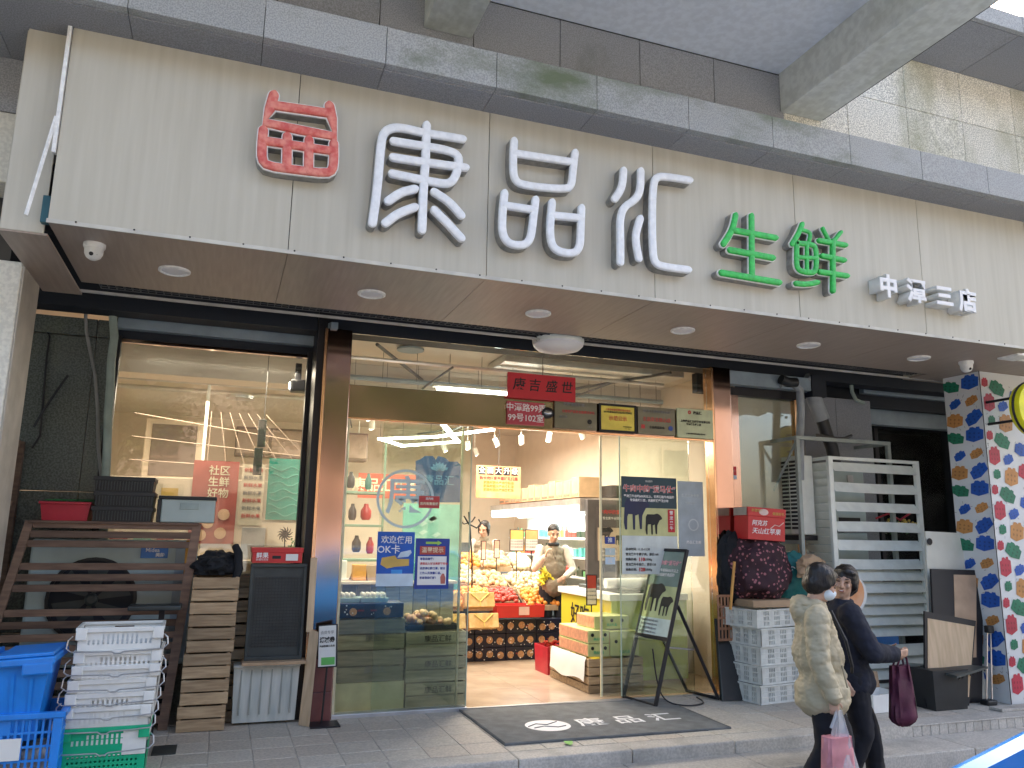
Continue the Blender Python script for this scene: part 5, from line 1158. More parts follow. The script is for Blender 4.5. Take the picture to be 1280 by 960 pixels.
for i, (px, py) in enumerate(((560, 752), (603, 752), (564, 785), (606, 783))):
    x, z = XZ(px, py, 9.45); z = max(z, .50)
    t = thing('gold_gift_box', 'golden woven fruit gift box at the left front of the island, %s' % ('upper left', 'upper right', 'lower left', 'lower right')[i], 'gift box', (x, 9.45, z-.08))
    M_ = Matrix.Translation((x, 9.50+.06*(i < 2), z)) @ Matrix.Rotation(math.radians(-14), 4, 'X')
    part('box', MB().bbox(-.19, .19, -.02, .12, -.075, .10, .006, M_), gold_m, t)
    part('ribbon', MB().tube([M_ @ Vector(p) for p in ((-.12,-.024,.09),(0,-.024,-.01),(.12,-.024,.09))], .008, 5).tube([M_ @ Vector(p) for p in ((0,-.024,-.01),(.0,-.024,-.06))], .008, 5), mat('ribbon_yellow', (.75,.55,.15), .5), t)
# extra produce and baskets that fill the middle of the shop
bk = [(1.3, 9.0, 'round basket of red apples behind the left door glass', 1), (1.75, 9.1, 'round basket of oranges behind the left door glass', 0), (2.15, 9.35, 'round basket of peaches at the island corner', 2)]
for x, y, l_, c in bk:
    t = thing('fruit_basket', l_, 'basket', (x, y, 0)); part('stand', MB().bbox(x-.18, x+.18, y-.18, y+.18, 0, .62, .006), wood_crate2, t)
    part('basket', MB().lathe([(.15, .62), (.20, .74), (.19, .74), (.14, .64)], 20, Matrix.Translation((x, y, 0))), _m['wicker'] if 'wicker' in _m else mat('wicker', (.32,.16,.09), .7), t, smooth=True)
    mb = MB()
    for i in range(45): 
        a = random.uniform(0, 2*PI); r_ = .17*random.random()**.5; mb.ball((x+r_*math.cos(a), y+r_*math.sin(a), .74+.10*(1-r_/.17)+random.uniform(0,.02)), .035, n=8, m=6)
    part('fruit', mb, peel[c], t, kind='stuff', smooth=True)
for i, (x, y, z, w_, h_, mm, l_) in enumerate(((1.15,8.25,1.07,.16,.20,'pk_white','white packet'),(1.36,8.25,1.07,.14,.16,'pk_orange','orange packet'),(1.72,8.28,1.07,.18,.14,'pk_dark','dark hamper'),(1.98,8.25,1.07,.12,.18,'pk_teal','teal tin'),(2.16,8.25,1.07,.14,.12,'pk_red','red tin'))):
    t = thing('packet', '%s on the plank counter behind the left door glass' % l_, 'packet', (x, y, z)); part('pack', MB().bbox(x-w_/2, x+w_/2, y-.05, y+.05, z+.001, z+h_, .01), mat(mm, (.5,.4,.3), .5), t)
# price signs on poles
def pole_sign(name, label, px0, py0, px1, py1, Y, img, base_z, txt=True):
    (xa, za), (xb, zb) = XZ(px0, py1, Y), XZ(px1, py0, Y); t = thing(name, label, 'sign', ((xa+xb)/2, Y, base_z))
    part('frame', MB().bbox(xa, xb, Y, Y+.012, za, zb, .003), black_ink, t); e = .012
    part('sheet', MB().box(xa+e, xb-e, Y-.002, Y-.0002, za+e, zb-e), mat('sign_paper', (.68,.60,.52), .6), t)
    part('picture', MB().box(xa+e, xb-e, Y-.004, Y-.0022, za+(zb-za)*.55, zb-e), img, t)
    part('pole', MB().rod(((xa+xb)/2, Y+.006, base_z), ((xa+xb)/2, Y+.006, za), .007, n=6), black_ink, t)
    if txt: 
        for i in range(3): text('时令鲜果特惠', (xa+xb)/2, za+(zb-za)*(.45-.13*i), (xb-xa)*.14, Y-.004, grey_ink, t, align='CENTER')
    return t
pole_sign('price_sign', 'black framed sign with an orange fruit picture, left of a pair above the fruit', 637, 662, 655, 689, 10.4, mat('img_orange', (.75,.42,.12), .5), .85)
pole_sign('price_sign', 'black framed sign with a reddish picture, right of a pair above the fruit', 656, 662, 673, 689, 10.42, mat('img_orange2', (.75,.32,.12), .5), .85)
pole_sign('price_sign', 'narrow pink sign held in front of the saleswoman', 601, 676, 608, 700, 10.6, mat('img_pink', (.68,.35,.25), .5), 1.0, False)
pole_sign('price_sign', 'narrow pink sign right of the saleswoman', 617, 675, 625, 698, 10.6, mat('img_pink', (.68,.35,.25), .5), 1.0, False)
t = pole_sign('meat_price_sign', 'small black framed sign with a red meat picture on the yellow counter', 733, 718, 746, 757, 8.1, mat('img_meat', (.45,.05,.03), .5), .55)
t = thing('arrow_sign', 'small green arrow sign on a dark iron hook stand', 'sign', (2.6, 8.8, 1.5))
(xa, za), (xb, zb) = XZ(568, 690, 8.8), XZ(588, 678, 8.8)
b = MB().poly([(xa, (za+zb)/2), (xa+.06, za-.03), (xa+.06, zb+.03)], 8.8, .006); part('arrow', b, mat('arrow_green', (.3,.6,.1)), t)
part('plate', MB().bbox(xa+.06, xb, 8.8, 8.806, za, zb, .002), mat('slate', (.18,.19,.22), .5), t)
part('iron_hook', MB().tube([at(x, y, 8.82) for x, y in ((576,640),(574,650),(580,655),(590,652),(594,646))], .008, 6).tube([at(x, y, 8.82) for x, y in ((586,640),(588,665),(590,700),(590,735))], .009, 6).tube([at(x, y, 8.82) for x, y in ((580,645),(586,655),(596,660),(601,654),(598,649))], .009, 6), black_metal, t)
# yellow counter on the right with rolls of bags
yc = thing('yellow_counter', 'yellow green counter with brush lettering inside the right door', 'counter', (4.4, 8.6, 0))
part('front', MB().bbox(4.06, 4.08, 7.95, 9.3, .02, .86, .004), mat('counter_yellow', (.68,.50,.03), .5, col2=(.42,.55,.05), scale=.9, detail=1), yc)
part('near_side', MB().bbox(4.06, 5.0, 7.93, 7.95, .02, .86, .004), mat('counter_lime', (.42,.50,.10), .5), yc)
part('top', MB().bbox(4.02, 5.0, 7.9, 9.32, .86, .93, .006), white_card, yc); part('tray', MB().bbox(4.2, 4.9, 8.0, 9.1, .93, .97, .01), blk_plastic2, yc)
part('bag_roll', MB().rod((4.12, 8.2, 1.03), (4.85, 8.2, 1.04), .055, n=14), white_card, yc, smooth=True)
My = Matrix.Translation((4.055, 0, 0)) @ Matrix(((0,1,0,0),(-1,0,0,0),(0,0,1,0),(0,0,0,1)))
text('好吃', -8.75, .62, .26, .0, black_ink, yc, bold=.003, align='CENTER', M=My)
t = thing('yellow_bunch', 'bright yellow bunch of bags and bananas at the island corner', 'produce', (4.3, 10.2, 1)) 
m_ = MB()
for k in range(26):
    x, z = XZ(random.uniform(674, 694), random.uniform(712, 728), 9.9); m_.tube([(x, 9.9+random.uniform(-.1,.1), z-.04), (x+random.uniform(-.04,.04), 9.85, z), (x+random.uniform(-.08,.08), 9.9, z+.05)], [.014, .02, .006], 6)
part('bananas', m_, mat('banana', (.78,.68,.04), .5), t, kind='stuff', smooth=True)
t = thing('scale', 'dark weighing scale on the counter beside the salesman', 'scale', (4.5, 9.0, .97)); part('body', MB().bbox(4.35, 4.65, 8.6, 8.9, .97, 1.05, .02), blk_plastic2, t); part('display', MB().bbox(4.45, 4.62, 8.92, 8.95, 1.05, 1.22, .008), blk_plastic, t)
# crates with gift cartons by the right door
wd = crate_proto(.62, 1.0, .168, wood_crate, 'display_crate')
for k in range(2): place(wd, (3.585, 7.52, .0+k*.17), 0, '%s slatted crate under the gift cartons inside the right door' % ('lower', 'upper')[k], 'slatted crates by the right door')
t = thing('white_sheet', 'white paper sheet draped over the left side of the slatted crates', 'paper', (3.58, 8, .2)); 
vs = []; 
for i in range(9):
    y = 7.56+i*.11
    for z, dx in ((.345, .0), (.30, -.018), (.2, -.022), (.11+.02*math.sin(i), -.03)): vs.append((3.578+dx+.004*math.sin(i*2), y, z))
part('paper', MB().add(vs, [(4*i+j, 4*i+j+1, 4*i+j+5, 4*i+j+4) for i in range(8) for j in range(3)]), white_card, t, smooth=True)
lime = mat('gift_lime', (.55,.58,.25), .5); salmon = mat('gift_salmon', (.62,.30,.18), .6, var=.2, scale=20)
def gift(label, x0, x1, y0, y1, z0, z1, holes):
    t = thing('gift_carton', label, 'carton', ((x0+x1)/2, y0, z0)); part('box', MB().bbox(x0, x1, y0, y1, z0, z1, .004), lime, t)
    part('side_print', MB().box(x0-.003, x0-.0005, y0+.01, y1-.01, z0+.01, z1-.01), salmon, t)
    for i in range(holes):
        xx = x0+(x1-x0)*(.2+.6*i/max(1, holes-1)); m_ = MB(); fruit_print(m_, xx, (z0+z1)/2+.02, y0-.0005, .018); part('window', m_, black_ink, t)
    text('精品礼盒', (x0+x1)/2, z0+.04, .03, y0-.0015, grn_plastic, t, align='CENTER'); return t
gift('lime green gift carton, lower left of the pile inside the right door', 3.60, 3.84, 7.56, 8.3, .345, .47, 2)
gift('lime green gift carton, lower right of the pile inside the right door', 3.85, 4.18, 7.56, 8.3, .345, .59, 1)
gift('lime green gift carton, upper left of the pile inside the right door', 3.60, 3.84, 7.56, 8.3, .475, .60, 2)
gift('lime green gift carton lying open on top of the pile inside the right door', 3.72, 4.12, 7.66, 8.1, .602, .73, 3)
t = thing('red_crate', 'red plastic crate beside the slatted crates on the shop floor', 'crate', (3.5, 8.6, 0))
part('body', tray(MB(), 3.60, 3.80, 8.62, 9.0, 0, .30, .01, .01), red_plastic, t); m_ = MB()
for i in range(8): m_.tube([(3.7+random.uniform(-.08,.08), 8.8, .28), (3.7+random.uniform(-.12,.12), 8.7, .36)], .012, 4)
part('contents', m_, peel[1], t, kind='stuff')

# =================================================================== RIGHT OF THE ENTRANCE
# digital sign board leaning like an A-frame
t = thing('easel_screen', 'tall black easel screen showing cattle, standing at the right edge of the doormat', 'display sign', (4.1, 6.9, 0))
ex = Vector((.09, -.51, 0)).normalized(); ez = Vector((.445, -.02, 1.41)).normalized(); ey = ez.cross(ex).normalized(); ez = ex.cross(ey)
Me = Matrix(((ex.x, ey.x, ez.x, 3.83), (ex.y, ey.y, ez.y, 7.27), (ex.z, ey.z, ez.z, .0), (0,0,0,1)))
Wd, Hd = .50, 1.50
part('frame', MB().bbox(.0, .022, -.02, .02, 0, Hd, .006, Me).bbox(Wd-.022, Wd, -.02, .02, 0, Hd, .006, Me).bbox(.022, Wd-.022, -.02, .02, Hd-.03, Hd, .006, Me).bbox(.022, Wd-.022, -.02, .02, .60, .635, .004, Me), black_metal, t)
part('back_panel', MB().bbox(.02, Wd-.02, .0, .018, .62, Hd-.02, .002, Me), black_metal, t)
part('screen', MB().box(.022, Wd-.022, -.006, -.001, .635, Hd-.03, Me), mat('screen_field', (.50,.56,.30), .2, coat=.5), t)
part('sky_area', MB().box(.022, Wd-.022, -.008, -.0062, 1.12, Hd-.03, Me), mat('screen_forest', (.20,.28,.25), .2, coat=.5), t)
part('price_area', MB().box(.022, Wd-.022, -.008, -.0062, .635, .80, Me), mat('screen_pale', (.55,.66,.64), .2), t)
c_ = MB(); cow(c_, 0, 0, .62); cow(c_, .22, -.03, .42)
c_.v = [tuple(Me @ Vector((a+.06, b-7.1715-.010, c+.86))) for a, b, c in c_.v]; part('cattle_print', c_, black_ink, t)
text('牛肉中的“爱马仕”', .25, 1.35, .052, -.0105, mat('screen_pink', (.7,.35,.4), .4), t, M=Me, align='CENTER', bold=.0015)
text('雪龙黑牛谷饲600天以上', .25, 1.275, .036, -.0105, white_ink, t, M=Me, align='CENTER', bold=.0006)
text('世界顶级牛肉品种', .25, 1.23, .036, -.0105, white_ink, t, M=Me, align='CENTER', bold=.0006)
for i in range(4): text('雪龙黑牛抢购价格110元', .04, .77-i*.037, .024, -.0105, grey_ink, t, M=Me)
part('rear_leg', MB().rod(Me @ Vector((Wd-.01,.02,.95)), (4.68, 6.90, .012), .016, n=6), black_metal, t)
part('rear_leg', MB().rod(Me @ Vector((.01,.02,.95)), (4.60, 7.33, .012), .016, n=6), black_metal, t)
part('foot_bar', MB().rod((4.68, 6.90, .016), (4.60, 7.33, .016), .015, n=6), black_metal, t)
part('foot_bar', MB().rod((3.83, 7.27, .016), (3.92, 6.77, .016), .013, n=6), black_metal, t)
part('strut', MB().rod(Me @ Vector((Wd-.02, .02, .55)), (4.42, 6.9, .48), .008, n=6), alu, t)
part('lower_reflector', MB().box(.03, Wd-.03, .004, .008, .14, .60, Me), dark_void, t, label='dark panel under the screen') if False else None
t = thing('power_cable', 'black cable curling on the paving beside the easel screen', 'cable', (4.2, 6.9, 0))
part('wire', MB().tube(chaikin([Vector(p) for p in ((3.98,6.93,.5),(4.0,6.9,.2),(4.05,6.85,.03),(4.2,6.72,.008),(4.4,6.75,.008),(4.48,6.85,.01),(4.5,7.0,.02))], 2), .007, 6), black_metal, t)
# black folded board leaning
t = thing('black_board', 'black folded board leaning against the entrance post right of the easel', 'board', (4.8, 7.0, 0))
part('panel', MB().add([(4.70,6.86,.0),(5.02,6.80,.0),(5.10,7.02,.74),(4.80,7.08,.74),(4.70,6.90,.0),(5.02,6.84,.0),(5.10,7.05,.74),(4.80,7.11,.74)], [(0,1,2,3),(7,6,5,4),(0,4,5,1),(1,5,6,2),(2,6,7,3),(3,7,4,0)]), blk_plastic, t)
part('rim', MB().tube([(4.70,6.86,.0),(5.02,6.80,.0),(5.10,7.02,.74),(4.80,7.08,.74)], .012, 5, close=True), blk_plastic2, t)
t = thing('white_socket_box', 'small white box at the foot of the black board', 'box', (4.95, 6.8, .2)); part('box', MB().bbox(5.03, 5.09, 6.93, 6.98, .12, .26, .006), wht_plastic, t)

# stack of white vented crates
def vented(m):
    t = thing('vented_crate', 'c', 'crate'); W, D, H = .60, .42, .172
    hs = []
    for bx in (.10, .26, .42):
        for i in range(4):
            for r in range(3): hs.append((bx+i*.022, bx+.011+i*.022, .02+r*.047, .055+r*.047))
    b = MB().perf(W, H-.012, .008, hs, Matrix.Identity(4)).perf(W, H-.012, .008, [], Matrix.Translation((0, D-.008, 0)))
    hs2 = [(bx+i*.022, bx+.011+i*.022, .02+r*.047, .055+r*.047) for bx in (.06, .17, .28) for i in range(3) for r in range(3)]
    b.perf(D, H-.012, .008, hs2, Matrix.Translation((.008, 0, 0)) @ Matrix.Rotation(PI/2, 4, 'Z')); b.perf(D, H-.012, .008, hs2, Matrix.Translation((W, 0, 0)) @ Matrix.Rotation(PI/2, 4, 'Z'))
    b.box(0, W, 0, D, 0, .008)
    part('body', b, m, t, world=False)
    r = MB()
    for z0, z1, e in ((H-.016, H, .008), (.0, .012, .005), (.062, .068, .003), (.109, .115, .003)):
        r.bbox(-e, W+e, -e, .002, z0, z1, .002).bbox(-e, W+e, D-.002, D+e, z0, z1, .002).bbox(-e, .002, 0, D, z0, z1, .002).bbox(W-.002, W+e, 0, D, z0, z1, .002)
    part('rim', r, m, t, world=False); return t
vp = vented(wht_plastic2)
for k in range(5):
    o = vp if k == 0 else copy_tree(vp)
    o.location = (4.94+(.0, .02, .015, .02, -.02)[k], 6.58+random.uniform(-.01,.01), .175*k+.001); o.rotation_euler.z = math.radians((8, 10, 7, 9, 14)[k])
    tag(o, 'white vented crate under the wine red cloth, %s of five' % ('bottom', 'second from the bottom', 'middle', 'fourth from the bottom', 'topmost')[k], group='white vented crates')
t = thing('flat_carton', 'flat brown cardboard on the white vented crates', 'cardboard', (5.2, 6.8, .88)); part('sheet', MB().bbox(4.98, 5.55, 6.70, 7.1, .882, .95, .004), cardboard, t)
# dark dotted cloth over goods
def lump(c, rx, ry, rz, s=1, zmin=None, sub=5, amp=(.22,.1,.04)):
    bm = bmesh.new(); bmesh.ops.create_icosphere(bm, subdivisions=sub, radius=1)
    for v in bm.verts:
        p = v.co.copy(); f = 1+amp[0]*noise.noise(p*1.7+Vector((s,s*2,1)))+amp[1]*noise.noise(p*4.3+Vector((s,0,0)))+amp[2]*noise.noise(p*11)
        v.co = Vector((c[0]+p.x*rx*f, c[1]+p.y*ry*f, c[2]+p.z*rz*f))
        if zmin is not None: v.co.z = max(v.co.z, zmin)
    mb = MB().add([v.co[:] for v in bm.verts], [[v.index for v in f.verts] for f in bm.faces]); bm.free(); return mb
cloth = mat('dotted_cloth', (.035,.012,.020), .8, bump=.15, bscale=30)
n = cloth.node_tree; N = n.nodes; L = n.links
vo = N.new('ShaderNodeTexVoronoi'); vo.inputs['Scale'].default_value = 22; tc = N.new('ShaderNodeTexCoord'); L.new(tc.outputs['Object'], vo.inputs[0])
lt = N.new('ShaderNodeMath'); lt.operation = 'LESS_THAN'; lt.inputs[1].default_value = .30; L.new(vo.outputs['Distance'], lt.inputs[0])
mx = N.new('ShaderNodeMix'); mx.data_type = 'RGBA'; mx.inputs['B'].default_value = (.35,.13,.15,1); src = N['Principled BSDF'].inputs['Base Color'].links[0].from_socket
L.new(lt.outputs[0], mx.inputs['Factor']); L.new(src, mx.inputs['A']); L.new(mx.outputs['Result'], N['Principled BSDF'].inputs['Base Color'])
t = thing('dotted_cloth', 'dark wine red dotted cloth bundle on the white vented crates', 'cloth bundle', (5.4, 6.9, .95))
part('bundle', lump((5.22, 6.92, 1.24), .34, .24, .34, 2, .955), cloth, t, smooth=True)
t = thing('dark_coat', 'dark garment hanging behind the dotted cloth bundle', 'garment', (5.1, 7.1, 1)); part('cloth', lump((4.98, 7.03, 1.24), .16, .12, .36, 5, .8), _m['black_cloth'], t, smooth=True)
t = thing('orange_broom_handle', 'slanting orange wooden handle beside the cloth bundle', 'handle', (5, 6.9, .9)); part('handle', MB().rod(at(913, 762, 6.72), at(918, 702, 6.72), .014, n=8), mat('handle_orange', (.55,.28,.07), .5), t)
t = thing('wire_basket', 'orange brown wicker basket piece beside the crates', 'basket', (4.95, 7.0, .8))
m_ = MB(); a0 = at(899, 800, 6.95); a1 = at(914, 745, 6.95)
for i in range(5): z = a0.z+(a1.z-a0.z)*i/4; m_.bbox(a0.x, a1.x, 6.95, 6.97, z-.012, z+.012, .003)
for i in range(5): x = a0.x+(a1.x-a0.x)*i/4; m_.box(x-.008, x+.008, 6.945, 6.955, a0.z, a1.z)
part('wicker', m_, mat('wicker', (.32,.16,.09), .7), t, kind='stuff')
t = thing('teal_bag', 'teal printed bag with a white round logo right of the dotted cloth', 'bag', (5.85, 7.0, 1))
part('bag', lump((5.68, 6.98, 1.15), .24, .13, .26, 9, .85, 4), mat('bag_teal', (.015,.16,.16), .6), t, smooth=True)
tor = MB(); tc_ = at(990, 714, 6.86)
tor.tube([(tc_.x+.045*math.cos(2*PI*i/16), 6.855, tc_.z+.045*math.sin(2*PI*i/16)) for i in range(16)], .006, 5, close=True).tube([(tc_.x-.02, 6.855, tc_.z-.02), (tc_.x, 6.855, tc_.z+.02), (tc_.x+.02, 6.855, tc_.z-.02)], .006, 5)
part('logo', tor, white_ink, t)
t = thing('paper_bag', 'crumpled kraft paper bag in front of the louvred cage', 'bag', (6.0, 6.8, 1)); q = at(1012, 705, 6.7)
part('bag', lump((q.x+.03, 6.72, q.z-.04), .15, .10, .13, 4, None, 4, (.25,.2,.1)), cardboard, t, smooth=True)
# red gift box on top of the cloth
t = thing('red_gift_box', 'red festive carton with pale lettering on top of the dotted cloth', 'box', (5.4, 6.95, 1.5))
Mb_ = Matrix.Translation((5.01, 6.78, 1.545)) @ Matrix.Rotation(math.radians(-6), 4, 'Z') @ Matrix.Rotation(math.radians(3), 4, 'Y')
part('box', MB().bbox(0, .42, 0, .28, 0, .235, .004, Mb_), red_board, t); part('lid', MB().bbox(-.006, .426, -.006, .286, .235, .325, .004, Mb_), red_board, t)
part('side_label', MB().box(-.012, -.0075, .02, .27, .24, .32, Mb_), mat('label_grey', (.4,.38,.33), .6), t)
part('emblem', MB().ball((0,0,0), .055, .003, .033, 14, 6, Mb_ @ Matrix.Translation((.17, -.008, .28))), mat('pale_pink', (.75,.55,.5), .5), t)
text('阿克苏', .04, .165, .058, -.003, white_ink, t, M=Mb_, bold=.0006, shear=.2); text('天山红苹果', .04, .085, .065, -.003, white_ink, t, M=Mb_, bold=.0006, shear=.2)
text('新疆特产', .03, .29, .035, -.0095, gold_ink, t, M=Mb_); text('健康好礼', .27, .27, .035, -.0095, gold_ink, t, M=Mb_)
part('branch_print', MB().tube([Mb_ @ Vector(p) for p in ((.25,-.004,.12),(.30,-.004,.16),(.35,-.004,.15),(.40,-.004,.19))], .005, 4), mat('pale_pink', (.75,.5,.5)), t)

# steel frame
t = thing('steel_frame', 'grey-green welded angle iron frame around the louvred cage', 'frame', (6, 7, 0))
fx0, fx1, fy0, fy1, fz = 5.86, 7.14, 7.0, 7.7, 2.645
for (x, y) in ((fx0, fy0), (fx0, fy1), (fx1, fy0), (fx1, fy1)): part('post', MB().bbox(x-.022, x+.022, y-.022, y+.022, 0, fz-.021, .003), greenish_metal, t)
for (a, b, c, d) in ((fx0-.022, fx1+.022, fy0-.024, fy0+.02), (fx0-.022, fx1+.022, fy1-.02, fy1+.024)): part('rail', MB().bbox(a, b, c, d, fz-.02, fz+.022, .003), greenish_metal, t)
for x in (fx0, fx1): part('rail', MB().bbox(x-.02, x+.02, fy0+.021, fy1-.021, fz-.018, fz+.02, .003), greenish_metal, t); part('rail', MB().bbox(x-.02, x+.02, fy0+.023, fy1-.023, 1.50, 1.54, .003), greenish_metal, t)
part('brace', MB().rod((fx0, fy0+.02, fz-.05), (fx0, fy1, 1.75), .016, n=6), greenish_metal, t)
part('top_pipe', MB().tube([(6.3,7.2,2.72),(6.5,7.1,2.68),(6.7,7.2,2.70),(6.9,7.3,2.76)], .02, 6), cable_m, t)
# louvred cage
t = thing('louvred_cage', 'white louvred metal cage around outdoor equipment, leaning into the pavement', 'louvred cage', (6.8, 7, 0))
cx0, cx1, cy0, cy1, cz = 6.20, 7.43, 6.90, 7.36, 2.45
for (x, y) in ((cx0, cy0), (cx1, cy0), (cx0, cy1)): part('post', MB().bbox(x-.03, x+.03, y-.02, y+.02, 0, cz, .003), white_metal, t)
part('top_rail', MB().bbox(cx0+.031, cx1-.031, cy0-.018, cy0+.018, cz-.035, cz, .003), white_metal, t); part('top_rail', MB().bbox(cx0-.018, cx0+.018, cy0+.021, cy1-.021, cz-.035, cz, .003), white_metal, t)
part('bottom_rail', MB().bbox(cx0+.031, cx1-.031, cy0-.018, cy0+.018, 0.02, .06, .003), white_metal, t)
zf = [at(1040, y, 6.9).z for y in (583, 608, 633, 658, 681, 705, 720, 735, 749, 763, 777, 791, 816, 831, 846)] 
zf += [zf[-1]-.075*(k+1) for k in range(6)]
for i, z in enumerate(zf):
    if z < .1: continue
    sag = .012*math.sin(i*1.7); M_ = Matrix.Translation((cx0+.03, cy0, z+.0)) @ Matrix.Rotation(math.radians(57+random.uniform(-4,4)), 4, 'X')
    L_ = cx1-cx0-.06; b = MB()
    K = 6; vs = []
    for k in range(K+1):
        x = L_*k/K; dz_ = -sag*math.sin(PI*k/K)
        vs += [(x, -.064, dz_), (x, .064, dz_), (x, .064, dz_+.003), (x, -.064, dz_+.003)]
    fs = [(4*k+j, 4*k+(j+1)%4, 4*k+4+(j+1)%4, 4*k+4+j) for k in range(K) for j in range(4)]+[(0,3,2,1),(4*K,4*K+1,4*K+2,4*K+3)]
    part('louvre_slat', b.add(vs, fs, M_), white_metal, t)
for k in range(26):
    z = .12+k*.089; M_ = Matrix.Translation((cx0, cy0+.02, z)) @ Matrix.Rotation(math.radians(50+random.uniform(-3,3)), 4, 'Y')
    part('louvre_slat', MB().box(-.052, .052, 0, cy1-cy0-.04, -.0015, .0015, M_), white_metal, t)
# equipment inside / behind
t = thing('outdoor_unit', 'white outdoor unit with slotted grille facing sideways behind the steel frame', 'air conditioner', (6.0, 7.3, 1.6))
part('case', MB().bbox(5.98, 6.16, 7.12, 7.62, 1.60, 2.47, .01), white_metal, t)
m_ = MB()
for i in range(18):
    for j in range(3): z = 1.66+i*.043; y = 7.17+j*.14; m_.box(5.972, 5.982, y, y+.115, z, z+.026)
part('slots', m_, black_ink, t); part('bracket', MB().bbox(5.9, 6.16, 7.1, 7.64, 1.54, 1.595, .004), black_metal, t)
t = thing('equipment_cabinet', 'grey-white equipment cabinet seen through the louvres', 'cabinet', (6.7, 7.3, 0))
part('upper_case', MB().bbox(6.42, 6.95, 7.2, 7.48, 1.65, 2.38, .01), foam_m, t); part('lower_case', MB().bbox(6.42, 6.95, 7.2, 7.48, .9, 1.63, .01), foam_m, t); part('slot', MB().box(6.55, 6.85, 7.19, 7.199, 1.74, 1.80), black_ink, t); part('knob', MB().bbox(6.70, 6.78, 7.18, 7.199, 2.2, 2.28, .004), alu, t)
part('blue_bin', MB().bbox(6.9, 7.35, 7.25, 7.5, .3, .62, .01), blu_plastic, t); part('base', MB().box(6.45, 7.3, 7.2, 7.5, 0, .28), dark_void, t)
t = thing('flower_bunch', 'small bunch of yellow flowers and green leaves behind the right side of the louvres', 'flowers', (7.4, 7.3, 1.5)); q = at(1125, 655, 7.4)
m_ = MB()
for k in range(40): m_.ball((q.x+random.uniform(-.2,.25), 7.4+random.uniform(-.08,.08), q.z+random.uniform(-.06,.06)), .016, n=6, m=4)
part('blooms', m_, peel[3], t, kind='stuff')
m_ = MB()
for k in range(40):
    p = Vector((q.x+random.uniform(-.22,.22), 7.42, q.z+random.uniform(-.12,.02))); d = Vector((random.uniform(-1,1), -.3, random.uniform(-.5,1)))*.05; s_ = d.orthogonal().normalized()*.014; m_.add([p-s_, p+s_, p+d], [(0,1,2)])
part('leaves', m_, mat('leaf_shop', (.05,.12,.03)), t, kind='stuff')
part('red_stems', MB().tube([at(x, y, 7.38) for x, y in ((1095,648),(1110,642),(1125,650),(1140,640))], .012, 5), red_plastic, t)
# wrapped ducts
t = thing('wrapped_duct', 'pair of foil wrapped ducts coming down beside the granite pilaster', 'duct', (6.2, 7.3, 3.3))
part('duct', MB().tube([at(x, y, 7.1) for x, y in ((975,480),(990,478),(1000,488),(1001,510),(1000,550),(1000,600))], .045, 12), duct_wrap, t, smooth=True)
part('duct', MB().tube([at(x, y, 7.2) for x, y in ((1005,474),(1012,480),(1020,505),(1028,525))], .085, 14), duct_wrap, t, smooth=True)
part('black_hose', MB().tube([at(x, y, 7.2) for x, y in ((1026,520),(1034,545),(1040,560),(1045,585))], .07, 12), blk_plastic, t, smooth=True)
part('sleeve', MB().tube([at(x, y, 7.05) for x, y in ((976,474),(985,478),(995,478))], .055, 12), blk_plastic, t, smooth=True)
part('thin_pipe', MB().tube([at(x, y, 7.3) for x, y in ((1063,470),(1065,490),(1070,500),(1080,504))], .022, 8), pipe_wrap, t, smooth=True)

# boards leaning on the patterned column
def board(name, label, cat, px, Yb, Yt, m, th=.02, border=None, inner=None, bw=8):
    """px = pixel corners BL, BR, TR, TL on a plane leaning from Yb (bottom) to Yt (top)"""
    t = thing(name, label, cat, at(*px[0], Yb)); Q = [at(*px[0], Yb), at(*px[1], Yb), at(*px[2], Yt), at(*px[3], Yt)]
    for q in Q[:2]: q.z = max(q.z, .002)
    q2 = [p+Vector((0, th, 0)) for p in Q]
    part('panel', MB().add(Q+q2, [(0,1,2,3),(7,6,5,4),(0,4,5,1),(1,5,6,2),(2,6,7,3),(3,7,4,0)]), m, t)
    if inner:
        def I(u, v): a = Q[0].lerp(Q[1], u); b = Q[3].lerp(Q[2], u); return a.lerp(b, v)
        u0, u1, v0, v1 = inner[1:]; R = [I(u0,v0), I(u1,v0), I(u1,v1), I(u0,v1)]; f = [p+Vector((0,-.004,0)) for p in R]; g = [p+Vector((0,-.0005,0)) for p in R]
        part('inner_panel', MB().add(f+g, [(0,1,2,3),(7,6,5,4),(0,4,5,1),(1,5,6,2),(2,6,7,3),(3,7,4,0)]), inner[0], t)
    return t
t = board('cabinet_board', 'tall white board with a round hole leaning against the patterned column', 'board', ((1166,880),(1243,876),(1232,668),(1157,664)), 6.18, 6.34, mat('white_board', (.60,.60,.52), .45, var=.05), .02)
part('hole', MB().lathe([(.035, 0), (.035, .004)], 16, Matrix.Translation(at(1162, 677, 6.315)) @ Matrix.Rotation(PI/2, 4, 'X')), black_ink, t)
board('framed_board', 'black board with a tan upper panel leaning on the white board', 'board', ((1172,880),(1228,880),(1229,713),(1164,711)), 6.10, 6.20, black_metal, .02, inner=(mat('board_tan', (.42,.30,.20), .6), .42, .86, .33, .96))
board('framed_board', 'black framed board with a pale wooden face behind the black bin', 'board', ((1157,884),(1212,887),(1220,776),(1156,764)), 6.02, 6.08, black_metal, .02, inner=(plank_m, .05, .97, .10, .93))
t = thing('folded_rods', 'folded metal stand with black joints beside the leaning boards', 'stand', (7.3, 6.1, 0))
for dx in (0, 7): part('rod', MB().rod(at(1233+dx, 876, 6.02), at(1234+dx*.6, 790, 6.06), .008, n=6), alu, t)
part('joint', MB().bbox(7.24, 7.34, 5.98, 6.06, .86-.09, .93-.09, .01), blk_plastic, t) if False else None
